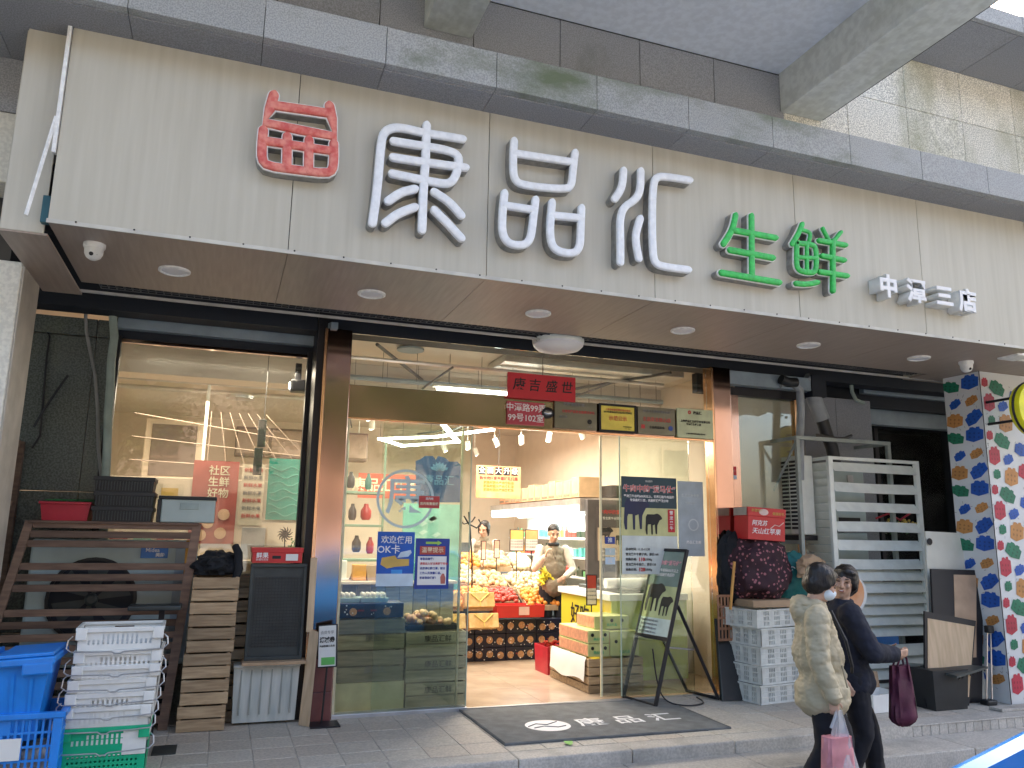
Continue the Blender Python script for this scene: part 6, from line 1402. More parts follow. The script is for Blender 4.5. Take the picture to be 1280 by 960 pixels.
q = at(1235, 787, 6.04); part('joint', MB().bbox(q.x-.035, q.x+.04, 6.0, 6.06, q.z-.03, q.z+.04, .01), blk_plastic, t)
q = at(1238, 872, 5.98); part('foot', MB().bbox(q.x-.07, q.x+.06, 5.95, 6.05, .0, .05, .015), blk_plastic, t)
t = thing('black_bin', 'black plastic bin with a slanted open flap standing before the leaning boards', 'bin', (6.75, 5.95, 0))
q0, q1 = at(1170, 885, 5.92), at(1210, 888, 5.92)
part('body', MB().taper(((q0.x+q1.x)/2, 6.03), q1.x-q0.x, .22, q1.x-q0.x+.05, .26, .0, .36), blk_plastic, t)
part('flap', MB().add([at(1150,832,6.15), at(1178,828,6.2), at(1235,833,5.95), at(1196,845,5.8), at(1150,835,6.15), at(1178,831,6.2), at(1235,836,5.95), at(1196,848,5.8)], [(0,1,2,3),(7,6,5,4),(0,4,5,1),(1,5,6,2),(2,6,7,3),(3,7,4,0)]), blk_plastic2, t)
m_ = MB(); A0, B0, C0 = at(1152,834,6.14), at(1196,845,5.81), at(1233,833,5.96)
for k in range(16): p = A0.lerp(B0, k/15) if k < 8 else B0.lerp(C0, (k-7)/8); m_.rod(p, p+Vector((.03,.05,-.05)), .006, n=5)
part('bristles', m_, blk_plastic, t)
board('grey_sheet', 'pale grey sheet leaning low against the cage beside the black bin', 'board', ((1131,866),(1160,874),(1157,830),(1131,828)), 6.3, 6.4, mat('grey_sheet', (.42,.44,.40), .5), .01)
t = thing('cardboard_box', 'open white cardboard box with a brown flap on the paving near the walkers', 'box', (5.85, 6.1, 0))
Mb_ = Matrix.Translation((5.70, 5.97, 0)) @ Matrix.Rotation(math.radians(4), 4, 'Z')
part('box', tray(MB(), .02, .42, .02, .30, .003, .16, .005, .0), white_card, t); t.children[0].data.transform(Matrix.Translation(wloc(t))); t.children[0].data.transform(Matrix.Translation(-wloc(t)) @ Mb_)
part('flap', MB().add([Mb_ @ Vector(p) for p in ((.25,.30,.16),(.425,.30,.16),(.44,.33,.30),(.27,.34,.31),(.25,.305,.16),(.425,.305,.16),(.44,.335,.30),(.27,.345,.31))], [(0,1,2,3),(7,6,5,4),(0,4,5,1),(1,5,6,2),(2,6,7,3),(3,7,4,0)]), cardboard, t)
t = thing('stray_plank', 'short grey plank lying on the paving by the patterned column', 'plank', (7.1, 5.9, 0)); part('plank', MB().bbox(6.95, 7.8, 5.70, 5.84, .003, .03, .004), kerb_m, t)

# patterned column with printed toy building bricks
col = thing('patterned_column', 'white column wrapped in a print of red, blue, green and orange toy bricks', 'column', (7.7, 6.2, 0))
part('wrap', MB().bbox(7.36, 8.35, 5.93, 6.38, 0, 3.316, .004), mat('column_white', (.66,.68,.68), .5, var=.03, scale=3), col)
pc = {'g': mat('print_green', (.01,.17,.09), .5), 'b': mat('print_blue', (.01,.09,.42), .5), 'o': mat('print_orange', (.52,.24,.07), .5), 'r': mat('print_red', (.45,.03,.06), .5)}
pd = {k: mat('stud_'+k, tuple(c*.62 for c in {'g': (.01,.17,.09), 'b': (.01,.09,.42), 'o': (.52,.24,.07), 'r': (.45,.03,.06)}[k]), .5) for k in pc}
FM = {'side': Matrix(((0,-1,0,7.287),(-1,0,0,6.42),(0,0,1,0),(0,0,0,1))), 'front': Matrix(((1,0,0,7.36),(0,1,0,5.927),(0,0,1,0),(0,0,0,1)))}
# local print frame: x along the face, y = outwards negative, z up
FM['side'] = Matrix(((0,1,0,7.3575),(-1,0,0,6.38),(0,0,1,0),(0,0,0,1)))
pm = {k: MB() for k in pc}; ps = {k: MB() for k in pc}; ln_ = MB()
def pbrick(face, u, z, w, h, c, rot):
    w *= 1.08; h *= 1.05; F = FM[face]; R = Matrix.Translation((u, 0, z)) @ Matrix.Rotation(rot, 4, 'Y')
    body = [(-w,-h*.75),(-w*.1,-h),(w,-h*.55),(w,h*.6),(w*.62,h*.72),(w*.55,h),(w*.2,h*.98),(w*.1,h*.8),(-w*.2,h*.95),(-w*.55,h*.9),(-w*.65,h*.62),(-w,h*.5)]
    wd_ = .45 if face == 'side' else .80
    def cl(P): 
        o = []
        for p in P:
            q = R @ Vector(p); q.x = min(max(q.x, .002), wd_-.002); q.z = min(q.z, 3.31); o.append(F @ q)
        return o
    n = len(body); pm[c].add(cl([(a, -.0012, b) for a, b in body]), [tuple(range(n))])
    for a in (-.55, -.02, .5):
        for b in (.15, -.35): 
            cc = [(a*w+.13*w*math.cos(q), -.0022, b*h+.13*h*math.sin(q)) for q in [k*PI/4 for k in range(8)]]; ps[c].add(cl(cc), [tuple(range(8))])
    ps[c].add(cl([(-w*.08,-.0018,-h*.98),(-w*.03,-.0018,-h*.98),(-w*.03,-.0018,-h*.1),(-w*.08,-.0018,-h*.1)]), [(0,1,2,3)])
for k in range(7):
    zb = 3.20-k*.56
    for (u, dz_, w, h, c, r) in ((.09,0,.10,.06,'g',.25),(.33,.02,.095,.078,'b',.1),(.13,-.19,.065,.045,'b',-.35),(.33,-.18,.07,.045,'o',-.3),(.11,-.37,.09,.075,'o',.15),(.34,-.36,.095,.066,'b',-.45)):
        if zb+dz_ > .06: pbrick('side', u, zb+dz_, w, h, c, r)
    zb = 3.22-k*.56
    for (u, dz_, w, h, c, r) in ((.06,-.02,.04,.05,'r',.1),(.23,-.07,.095,.075,'g',.5),(.10,-.23,.07,.095,'r',0),(.29,-.26,.065,.05,'b',-.3),(.11,-.42,.045,.05,'g',0),(.31,-.44,.085,.095,'o',.15),(.50,-.15,.09,.07,'b',.3),(.52,-.38,.09,.08,'r',.2)):
        if zb+dz_ > .06: pbrick('front', u, zb+dz_, w, h, c, r)
for k in pc: part('brick_print', pm[k], pc[k], col, label={'g': 'green', 'b': 'blue', 'o': 'orange', 'r': 'red'}[k]+' printed toy bricks'); part('stud_print', ps[k], pd[k], col)
for i in range(170):
    face = 'side' if i % 2 else 'front'; F = FM[face]; u = random.uniform(.01, .48 if face == 'side' else .8); z = random.uniform(.05, 3.28); a = random.uniform(0, PI); l = .012
    ln_.add([F @ Vector((u+math.cos(a)*l*s1-math.sin(a)*.0022*s2, -.0008, z+math.sin(a)*l*s1+math.cos(a)*.0022*s2)) for s1, s2 in ((-1,-1),(1,-1),(1,1),(-1,1))], [(0,1,2,3)])
part('dash_print', ln_, grey_ink, col); part('corner_joint', MB().box(7.351, 7.356, 5.923, 5.929, 0, 3.316), black_metal, col)
t = thing('round_sign', 'bright yellow round projecting sign on the patterned column', 'sign', (7.5, 5.6, 2.8))
q = at(1283, 514, 5.6); q.x -= .04; part('disc', MB().lathe([(.265, 0), (.27, .02), (.27, .09), (.265, .11)], 36, Matrix.Translation((q.x, 5.55, q.z)) @ Matrix.Rotation(PI/2, 4, 'X')), mat('sign_yellow', (.80,.76,.02), .35), t, smooth=True)
part('rim', MB().tube([(q.x+.275*math.cos(2*PI*i/32), 5.5, q.z+.275*math.sin(2*PI*i/32)) for i in range(32)], .012, 6, close=True), black_metal, t)
for z_ in (.13, -.10): part('bracket', MB().rod((7.42, 5.93, q.z+z_), (q.x-.1, 5.56, q.z+z_), .014, n=8), black_metal, t)

# =================================================================== PEOPLE
skin = mat('skin', (.52,.32,.22), .5, var=.08, scale=14)
skin2 = mat('skin_warm', (.56,.35,.25), .5, var=.08, scale=14)
hair_m = mat('hair_black', (.012,.010,.010), .38, var=.4, scale=30, stretch=(1,1,.2), bump=.5, bscale=120)
def blob(mb_, voxel, smooth=6, name='b', disp=None):
    """melt overlapping shapes into one continuous skin"""
    me = bpy.data.meshes.new(name); me.from_pydata(mb_.v, [], mb_.f); bm = bmesh.new(); bm.from_mesh(me); bmesh.ops.recalc_face_normals(bm, faces=bm.faces); bm.to_mesh(me); bm.free()
    o = bpy.data.objects.new(name, me)
    r = o.modifiers.new('r', 'REMESH'); r.mode = 'VOXEL'; r.voxel_size = voxel; r.use_smooth_shade = True
    sm = o.modifiers.new('s', 'SMOOTH'); sm.iterations = smooth; sm.factor = .5
    m2 = baked(o)
    if disp:
        nr = [v.normal.copy() for v in m2.vertices]
        for v, n_ in zip(m2.vertices, nr): v.co += n_*disp(v.co, n_)
    q = MB(); q.v = [tuple(v.co) for v in m2.vertices]; q.f = [tuple(p.vertices) for p in m2.polygons]; q.smooth = True
    bpy.data.meshes.remove(m2); return q
def limb(mb_, pts, rs, n=14):
    for (a, b, r0, r1) in zip(pts[:-1], pts[1:], rs[:-1], rs[1:]):
        mb_.ball(a, r0, n=n, m=8); mb_.rod(a, b, r0, r1, n=n)
    mb_.ball(pts[-1], rs[-1], n=n, m=8)
def hand(mb_, w, d, palm_n, curl=.5, s=1.0, thumb=1):
    """w wrist, d direction of the fingers, palm_n direction the palm faces"""
    w, d, pn = Vector(w), Vector(d).normalized(), Vector(palm_n); pn = (pn-d*pn.dot(d)).normalized(); sd = d.cross(pn)
    for k in (-1.2, -.4, .4, 1.2): mb_.rod(w+sd*.012*k*s, w+d*.075*s+sd*.019*k*s, .014*s, .011*s, n=8); mb_.ball(w+d*.075*s+sd*.019*k*s, .0115*s, n=8, m=6)
    for k, L_ in ((-1.5,.062), (-.5,.074), (.5,.080), (1.5,.068)):
        p = w+d*.078*s+sd*.0145*k*s; a = 0; r = .0085*s
        for j, fr in enumerate((.45, .30, .25)):
            a += curl*(.6 if j == 0 else 1.0); q = p+(d*math.cos(a)+pn*math.sin(a))*L_*fr*s
            mb_.rod(p, q, r, r*.92, n=8); mb_.ball(q, r*.92, n=8, m=6); p = q; r *= .92
    p = w+d*.02*s-sd*.022*thumb*s*-1*-1
    p = w+d*.022*s+sd*.024*thumb*s; dv = (d*.75+sd*.62*thumb+pn*.35).normalized()
    q = p+dv*.036*s; mb_.rod(p, q, .012*s, .0098*s, n=8); mb_.ball(q, .0098*s, n=8, m=6); q2 = q+(dv*.6+d*.4+pn*.45).normalized()*.03*s; mb_.rod(q, q2, .0098*s, .0085*s, n=8); mb_.ball(q2, .0085*s, n=8, m=6)
def person(label, loc, rotz, J, group=None, hair='short', s=1.0, mats=None, look=(1,0,0), jacket=None, vox=.008, face_detail=True, mask=False, glasses=False):
    """J: joints in metres, x forward, y to the person's left, z up"""
    V = {k: Vector(v) for k, v in J.items() if isinstance(v, tuple)}
    t = thing('person', label, 'person', loc, rotz)
    P = lambda name, mb_, m, **k: part(name, mb_, m, t, world=False, smooth=True, **k)
    hc = V['head']; f = Vector(look).normalized(); up = V.get('headup', (hc-V['neck'])).normalized(); l = up.cross(f).normalized(); f = l.cross(up)
    HM = Matrix(((f.x,l.x,up.x,hc.x),(f.y,l.y,up.y,hc.y),(f.z,l.z,up.z,hc.z),(0,0,0,1)))
    H = lambda x, y, z: HM @ Vector((x, y, z))
    RM = HM.to_3x3().to_4x4()
    b = MB()
    # head, jaw, nose, ears, neck
    b.ball(H(-.008,0,.03), .093, .075, .092, 20, 14, RM); b.ball(H(.022,0,-.045), .064, .056, .068, 18, 12, RM); b.ball(H(.055,0,-.092), .026, .026, .022, 12, 8, RM)
    b.rod(H(.085,0,.012), H(.112,0,-.030), .010, .014, n=10); b.ball(H(.110,0,-.034), .0135, n=10, m=8); b.ball(H(.1,.014,-.036), .009, n=8, m=6); b.ball(H(.1,-.014,-.036), .009, n=8, m=6)
    b.ball(H(.078,.032,.024), .016, .024, .010, 10, 8, RM); b.ball(H(.078,-.032,.024), .016, .024, .010, 10, 8, RM)
    b.ball(H(.070,.036,-.022), .020, .020, .022, 10, 8, RM); b.ball(H(.070,-.036,-.022), .020, .020, .022, 10, 8, RM)
    b.ball(H(.086,0,-.058), .012, .024, .007, 10, 8, RM); b.ball(H(.084,0,-.070), .012, .020, .007, 10, 8, RM)
    for y in (1, -1): b.ball(H(-.004, .076*y, -.008), .017, .009, .030, 10, 8, RM)
    limb(b, [V['neck']-Vector((0,0,.05)), V['neck']+Vector((.0,0,.03)), H(-.01,0,-.06)], [.062, .052, .050])
    # torso and limbs under the clothes
    sh, hp = (V['ls']+V['rs'])/2, (V['lh']+V['rh'])/2; mid = (sh+hp)/2
    def tors(q, e=0):
        ax = (V['ls']-V['rs']).normalized(); upv = (sh-hp).normalized(); fw = ax.cross(upv); TM = Matrix(((fw.x,ax.x,upv.x,0),(fw.y,ax.y,upv.y,0),(fw.z,ax.z,upv.z,0),(0,0,0,1)))
        W = (V['ls']-V['rs']).length/2
        q.ball(sh-upv*.05, .092+e, W*.86+e, .10+e, 18, 12, TM); q.ball(sh-upv*.15, .108+e, W*.88+e, .16+e, 18, 12, TM); q.ball(mid, .102+e, W*.76+e, .17+e, 18, 12, TM); q.ball(hp+upv*.03, .112+e, W*.86+e, .13+e, 18, 12, TM)
        return TM
    tors(b)
    for sd_ in 'lr':
        limb(b, [V[sd_+'s'], V[sd_+'e'], V[sd_+'w']], [.050, .040, .027])
        limb(b, [V[sd_+'h'], V[sd_+'k'], V[sd_+'a']], [.080, .055, .036])
        ft = (V[sd_+'a']+Vector((.13,0,-.055))); limb(b, [V[sd_+'a']-Vector((.02,0,.04)), ft], [.034, .026])
        hd, pn, cu, th = V.get(sd_+'hd', V[sd_+'w']-V[sd_+'e']), V.get(sd_+'pn', Vector((0, 1 if sd_ == 'r' else -1, 0))), J.get(sd_+'c', .45), J.get(sd_+'t', 1)
        hand(b, V[sd_+'w'], hd, pn, cu, 1.0 if isinstance(cu, float) else 1.0, th)
    body = P('body', blob(b, vox, 3), mats['skin'])
    if face_detail:
        eye = mat('eye_dark', (.02,.015,.012), .2); 
        for y in (1, -1):
            part('eye', MB().ball(H(.0835,.031*y,.0045), .006, .0135, .0042, 10, 6, RM), eye, body, world=False); part('eyebrow', MB().tube([H(.090,.016*y,.028), H(.088,.034*y,.032), H(.076,.052*y,.026)], .004, 5), hair_m, body, world=False)
        if not mask:
            part('mouth', MB().ball(H(.0965,0,-.062), .004, .021, .0042+J.get('smile', 0), 12, 6, RM), mat('lip', (.40,.12,.10), .45), body, world=False)
            if J.get('smile'): part('teeth', MB().ball(H(.0995,0,-.060), .003, .015, .003, 10, 6, RM), white_ink, body, world=False)
    if mask:
        mk = MB(); mk.ball(H(.050,0,-.050), .066, .064, .050, 16, 12, RM); mk.ball(H(.1,0,-.036), .024, .024, .024, 12, 8, RM); P('face_mask', blob(mk, .006, 6), mat('mask_blue', (.58,.66,.72), .7))
        P('mask_loop', MB().tube([H(.05,-.066,-.03), H(.0,-.084,-.01), H(-.02,-.082,-.02)], .002, 5).tube([H(.05,.066,-.03), H(.0,.084,-.01), H(-.02,.082,-.02)], .002, 5), white_ink)
    # hair
    h = MB()
    if hair == 'bob':
        h.ball(H(-.022,0,.048), .108, .094, .096, 20, 14, RM); h.ball(H(-.045,0,-.01), .085, .092, .090, 18, 12, RM); h.ball(H(.045,.02,.082), .05, .06, .032, 12, 8, RM)
        for y in (1, -1): h.ball(H(-.005,.072*y,.012), .048, .024, .055, 12, 8, RM)
    elif hair == 'short':
        h.ball(H(-.018,0,.052), .096, .081, .082, 20, 14, RM); h.ball(H(-.05,0,.0), .060, .074, .065, 16, 10, RM)
    elif hair == 'tied':
        h.ball(H(-.020,0,.045), .098, .086, .092, 20, 14, RM); h.ball(H(-.055,0,-.03), .06, .07, .085, 16, 10, RM); h.ball(H(-.08,.0,-.09), .04, .05, .06, 12, 8, RM)
        for y in (1, -1): h.ball(H(.01,.076*y,-.01), .035, .016, .07, 12, 8, RM)
    hs = blob(h, .007, 3, disp=lambda c, n_: .0035*noise.noise(Vector((c.x*60, c.y*60, c.z*14)))+.005*noise.noise(c*28))
    P('hair', hs, hair_m)
    # trousers
    q = MB(); 
    q.ball(hp+Vector((0,0,.0)), .125, (V['ls']-V['rs']).length*.43, .12, 18, 12)
    for sd_ in 'lr': limb(q, [V[sd_+'h'], V[sd_+'k'], V[sd_+'a']+Vector((0,0,.03))], [.104, .078, .066])
    P('trousers', blob(q, .012, 4, disp=lambda c, n_: .006*noise.noise(c*14)+.003*noise.noise(c*35)), mats['trousers'])
    for sd_ in 'lr':
        q = MB(); a = V[sd_+'a']; limb(q, [a-Vector((.035,0,.035)), a+Vector((.06,0,-.045)), a+Vector((.145,0,-.052))], [.042, .040, .034]); P('shoe', blob(q, .008, 2), black_ink)
    # coat
    q = MB(); e = jacket['e']; TM = tors(q, e); q.ball(mid-Vector((0,0,.03)), .135+e, (V['ls']-V['rs']).length*.45+e, .2, 18, 12, TM)
    hem = jacket.get('hem', .0); q.ball(hp+Vector((0,0,hem)), .150+e, (V['ls']-V['rs']).length*.50+e, .13, 18, 12, TM); q.ball(hp+Vector((0,0,hem*.4)), .145+e, (V['ls']-V['rs']).length*.49+e, .15, 18, 12, TM)
    for sd_ in 'lr':
        if jacket.get('sleeve', 1): d = (V[sd_+'w']-V[sd_+'e']).normalized(); limb(q, [V[sd_+'s'], V[sd_+'e'], V[sd_+'w']-d*jacket.get('cuff', .0)], [.064+e*.62, .053+e*.62, .040+e*.5])
        else: limb(q, [V[sd_+'s'], V[sd_+'s'].lerp(V[sd_+'e'], .12)], [.056, .052])
    q.rod(V['neck']-Vector((0,0,.10)), V['neck']+Vector((0,0,.015)), .085+e*.5, .068+e*.3, n=16)
    if jacket.get('hood'):
        q.ball(V['neck']+Vector((-.085,0,.0)), .07, .11, .06, 16, 10); q.ball(V['neck']+Vector((-.11,0,-.05)), .06, .11, .09, 14, 10); q.ball(V['neck']+Vector((.0,.07,.0)), .06, .035, .045, 12, 8); q.ball(V['neck']+Vector((.0,-.07,.0)), .06, .035, .045, 12, 8)
    pf_ = jacket.get('puff', 0)
    def dsp_(c, n_):
        w_ = .010*noise.noise(c*9)+.006*noise.noise(c*22)+.0025*noise.noise(c*55)
        if pf_: w_ += pf_*(abs(math.sin(c.z*PI/.085+1.2*noise.noise(c*5)))**.6-.6)+.004*noise.noise(Vector((c.x*30, c.y*30, c.z*70)))
        return w_
    P('jacket', blob(q, .009, 9, disp=dsp_), mats['jacket'], label=jacket.get('label'))
    if not jacket.get('sleeve', 1):
        for sd_ in 'lr':
            q = MB(); d = (V[sd_+'w']-V[sd_+'e']).normalized(); limb(q, [V[sd_+'s'], V[sd_+'e'], V[sd_+'w']-d*.02], [.061, .052, .040]); P('sleeve', blob(q, .009, 4, disp=lambda c, n_: .005*noise.noise(c*22)), mats['sleeve'])
    return t, V, H
coat_beige = mat('coat_beige', (.46,.40,.27), .62, var=.06, scale=8, bump=.12, bscale=60)
navy_cloth = mat('navy_cloth', (.010,.013,.026), .85, var=.25, bump=.1); trous = mat('trouser_black', (.009,.010,.016), .85, var=.25)
# woman in the beige coat: walks to the right, right side towards the street
ROADZ = -.268
JW = dict(head=(.035,0,1.515), neck=(-.02,0,1.375), ls=(-.03,.165,1.30), rs=(-.03,-.165,1.30), le=(.03,.23,1.05), lw=(.16,.22,.86), re=(-.045,-.225,1.03), rw=(.03,-.235,.80),
          lh=(0,.085,.84), rh=(0,-.085,.84), lk=(.13,.09,.47), la=(.06,.09,.09), rk=(.0,-.09,.46), ra=(-.17,-.09,.12), rhd=(.05,0,-1), rpn=(0,1,0), rc=.95, rt=1, lc=.5)
SP = 1.0
wt, V, H = person('woman in a beige quilted hooded coat walking right with a pink carrier bag', (3.97, 4.62, ROADZ), math.radians(-32), JW, hair='bob',
   mats=dict(skin=skin2, trousers=trous, jacket=coat_beige), look=(1, .22, -.05), jacket=dict(e=.033, hem=-.09, puff=.0045, hood=1, cuff=.01, label='beige quilted hooded coat'), mask=True)
part('coat_pocket', MB().tube([(.10,-.205,1.00),(.13,-.195,.86)], .006, 6), mat('coat_seam', (.30,.26,.18), .8), wt, world=False)
part('bag_strap', MB().tube([(.07,-.10,1.34),(.15,-.13,1.15),(.19,-.08,.98),(.2,.0,.93)], .011, 6), black_ink, wt, world=False)
wt.scale = (SP,)*3
# pink carrier bag in her right hand
film = bpy.data.materials.new('carrier_film'); film.use_nodes = True; N = film.node_tree.nodes; L = film.node_tree.links
b_ = N['Principled BSDF']; b_.inputs['Base Color'].default_value = (.82,.84,.86,1); b_.inputs['Roughness'].default_value = .25; b_.inputs['Alpha'].default_value = .38
pink = mat('carrier_pink', (.62,.26,.29), .4, var=.1, scale=9)
HW = Vector((3.97, 4.62, ROADZ))+Matrix.Rotation(math.radians(-32), 3, 'Z') @ (Vector((.045, -.235, .705))*SP)
pb = thing('carrier_bag', 'pink and clear plastic carrier bag hanging from the hand of the woman in beige', 'carrier bag', (HW.x, HW.y, .1))
def bag(c, w0, w1, d0, d1, z0, z1, amp=.02, seed=0):
    n, m = 28, 14; vs = []; 
    for j in range(m+1):
        f = j/m; z = z0+(z1-z0)*f; 
        for i in range(n):
            a = 2*PI*i/n; ca, sa = math.cos(a), math.sin(a); p_ = .55
            w_ = w0+(w1-w0)*f; d_ = d0+(d1-d0)*f; k = min(1, .35+j*.45) if j < 2 else 1
            x = w_*math.copysign(abs(ca)**p_, ca)*k; y = d_*math.copysign(abs(sa)**p_, sa)*k
            nn = amp*noise.noise(Vector((ca*2+seed, sa*2, f*4)))+amp*.6*noise.noise(Vector((ca*6, sa*6+seed, f*1.5)))
            vs.append((c[0]+x+nn, c[1]+y+nn, z))
    fs = [(j*n+i, j*n+(i+1)%n, (j+1)*n+(i+1)%n, (j+1)*n+i) for j in range(m) for i in range(n)]+[tuple(range(n))[::-1], tuple(range(m*n, m*n+n))]
    q = MB().add(vs, fs); q.smooth = True; return q
part('pink_contents', bag((HW.x-.01, HW.y, 0), .125, .10, .06, .05, HW.z-.46, HW.z-.14, .015, 3), pink, pb)
part('clear_film', bag((HW.x+.02, HW.y, 0), .155, .02, .075, .015, HW.z-.50, HW.z+.02, .02, 1), film, pb)
part('handle', MB().tube([(HW.x-.05,HW.y,HW.z-.09),(HW.x-.01,HW.y,HW.z-.02),(HW.x,HW.y,HW.z+.03),(HW.x+.02,HW.y,HW.z-.02),(HW.x+.05,HW.y,HW.z-.09)], .010, 8), film, pb)
# companion in navy, behind, head turned to the camera side
JC = dict(head=(.015,0,1.50), neck=(-.01,0,1.37), ls=(-.02,.16,1.29), rs=(-.02,-.16,1.29), le=(.10,.20,1.04), lw=(.33,.08,1.00), re=(.10,-.21,1.03), rw=(.34,-.07,1.005),
          lh=(0,.085,.84), rh=(0,-.085,.84), lk=(.16,.09,.46), la=(.20,.09,.09), rk=(.05,-.09,.46), ra=(-.10,-.09,.10), lhd=(.9,-.5,.1), rhd=(.9,.4,.12), lpn=(-.3,-1,.2), rpn=(-.2,1,.2), lc=.7, rc=.6, lt=-1, rt=-1, smile=.004)
ct, V2, H2 = person('laughing dark-haired woman in a navy fleece jacket holding a dark plum bag', (4.42, 4.86, ROADZ), math.radians(-22), JC, hair='bob',
   mats=dict(skin=skin, trousers=trous, jacket=navy_cloth), look=(-.5, -.86, .0), jacket=dict(e=.036, hem=-.04, cuff=.05, label='navy fleece jacket'))
ct.scale = (SP,)*3
part('grey_chest_panel', MB().ball((.045, -.11, 1.12), .09, .095, .045, 12, 8, Matrix.Rotation(.3, 4, 'Y')), mat('panel_grey', (.10,.10,.13), .8), ct, world=False, smooth=True)
WB = Vector((4.42, 4.86, ROADZ))+Matrix.Rotation(math.radians(-22), 3, 'Z') @ (Vector((.385, 0, 1.0))*SP)
t = thing('plum_bag', 'dark plum cloth bag hanging from the clasped hands of the woman in navy', 'bag', (WB.x, WB.y, .3))
part('bag', bag((WB.x-.01, WB.y, 0), .115, .085, .055, .03, WB.z-.50, WB.z-.08, .022, 5), mat('plum_cloth', (.075,.010,.035), .75, var=.2, bump=.2, bscale=50), t)
for dy in (-.02, .02): part('strap', MB().tube([(WB.x-.06,WB.y+dy,WB.z-.10),(WB.x-.02,WB.y+dy,WB.z-.02),(WB.x+.0,WB.y+dy,WB.z+.02),(WB.x+.04,WB.y+dy,WB.z-.03),(WB.x+.05,WB.y+dy,WB.z-.10)], .008, 6), _m['plum_cloth'], t)
# salesman and saleswoman
JM = dict(head=(.03,0,1.575), neck=(-.01,0,1.44), ls=(-.02,.175,1.37), rs=(-.02,-.175,1.37), le=(.03,.27,1.10), lw=(.24,.10,1.02), re=(.05,-.26,1.12), rw=(.24,-.17,1.28),
          lh=(0,.09,.86), rh=(0,-.09,.86), lk=(.02,.10,.46), la=(0,.10,.09), rk=(.02,-.10,.46), ra=(0,-.10,.09), lhd=(.5,-.7,-.3), rhd=(.3,.25,.9), lpn=(-1,0,-.2), rpn=(.2,1,0), lc=.25, rc=.7)
pos = at(690, 700, 9.75)
vest = mat('vest_olive', (.22,.18,.125), .7); cream_slv = mat('sleeve_cream', (.62,.55,.46), .7)
mt, V3, H3 = person('salesman with cropped black hair in an olive vest looking down behind the fruit island', (pos.x+.10, 9.95, 0), math.radians(-98), JM, hair='short',
   mats=dict(skin=skin, trousers=trous, jacket=vest, sleeve=cream_slv), look=(1, 0, -.35), jacket=dict(e=.014, hem=.04, sleeve=0, label='olive padded vest'), vox=.010)
part('scarf', MB().tube([V3['neck']+Vector((.03+.055*math.cos(a), .062*math.sin(a), -.005)) for a in [k*PI/8 for k in range(16)]], .022, 8, close=True), black_ink, mt, world=False, smooth=True)
part('lanyard', MB().tube([(.05,.05,1.42),(.115,.0,1.24),(.05,-.05,1.42)], .004, 5), black_ink, mt, world=False)
JF = dict(head=(.03,0,1.525), neck=(-.01,0,1.40), ls=(-.02,.165,1.32), rs=(-.02,-.165,1.32), le=(.02,.22,1.06), lw=(.22,.12,.98), re=(.02,-.22,1.06), rw=(.24,-.10,1.0),
          lh=(0,.085,.84), rh=(0,-.085,.84), lk=(.02,.09,.46), la=(0,.09,.09), rk=(.02,-.09,.46), ra=(0,-.09,.09), lhd=(1,-.3,-.2), rhd=(1,.3,-.2), lc=.4, rc=.4)
ft_, V4, H4 = person('saleswoman with tied black hair in an olive vest standing left behind the fruit island', (3.78, 11.6, .10), math.radians(-112), JF, hair='tied',
   mats=dict(skin=skin2, trousers=trous, jacket=vest, sleeve=cream_slv), look=(1, -.35, -.15), jacket=dict(e=.012, hem=.02, sleeve=0), vox=.010)
t = thing('step_platform', 'low grey platform under the saleswoman', 'platform', (3.8, 11.6, 0)); part('deck', MB().bbox(3.45, 4.2, 11.42, 11.9, 0, .10, .005), steel_grey, t)

# =================================================================== STREET BEHIND AND BESIDE THE VIEWER
leafm = mat('foliage', (.035,.075,.018), .55, col2=(.085,.14,.035), scale=3)
bark = mat('bark', (.10,.08,.06), .9, var=.3, scale=12, bump=.5, bscale=25)
def tree(loc, h, r, rz, label, n=5200, seed=1, leaf=.11):
    rnd = random.Random(seed); t = thing('street_tree', label, 'tree', loc, group='street trees')
    b = MB(); base = Vector((0,0,0)); top = Vector((.2, .1, h-rz*.3)); b.tube([base, Vector((.05,.03,h*.3)), Vector((.12,.0,h*.6)), top], [.20, .15, .12, .05], 10)
    tips = []
    for k in range(11):
        a = k*2.4; z0 = h*(.45+.03*k); p0 = Vector((.1, 0, z0)); p2 = Vector((math.cos(a)*r*rnd.uniform(.5,.85), math.sin(a)*r*rnd.uniform(.5,.85), h+rz*rnd.uniform(-.6,.6))); p1 = p0.lerp(p2, .5)+Vector((0,0,.25))
        b.tube([p0, p1, p2], [.07, .045, .015], 7); tips += [p1, p2]
    part('trunk', b, bark, t, world=False, smooth=True)
    cl = [(Vector((rnd.gauss(0,.5)*r, rnd.gauss(0,.5)*r, h+rnd.gauss(0,.45)*rz)), rnd.uniform(.35,.75)) for _ in range(34)]+[(p, .5) for p in tips]
    vs = []; fs = []
    for i in range(n):
        c, s_ = cl[rnd.randrange(len(cl))]; p = c+Vector((rnd.gauss(0,1), rnd.gauss(0,1), rnd.gauss(0,.8)))*s_*.5
        d = Vector((rnd.uniform(-1,1), rnd.uniform(-1,1), rnd.uniform(-.7,.5))).normalized()*leaf*rnd.uniform(.7,1.3); q = d.orthogonal().normalized()*leaf*.35
        o = len(vs); vs += [p, p+d*.5+q, p+d, p+d*.5-q]; fs.append((o, o+1, o+2, o+3))
    part('crown', MB().add(vs, fs), leafm, t, world=False)
    return t
tree((13.5, 1.5, -.2), 6.5, 2.4, 1.7, 'leafy street tree farther right on the near kerb', 6000, 4)
tree((-2.6, -3.6, -.28), 4.6, 2.0, 1.6, 'street tree close behind the viewer on the left', 6000, 15, .12)
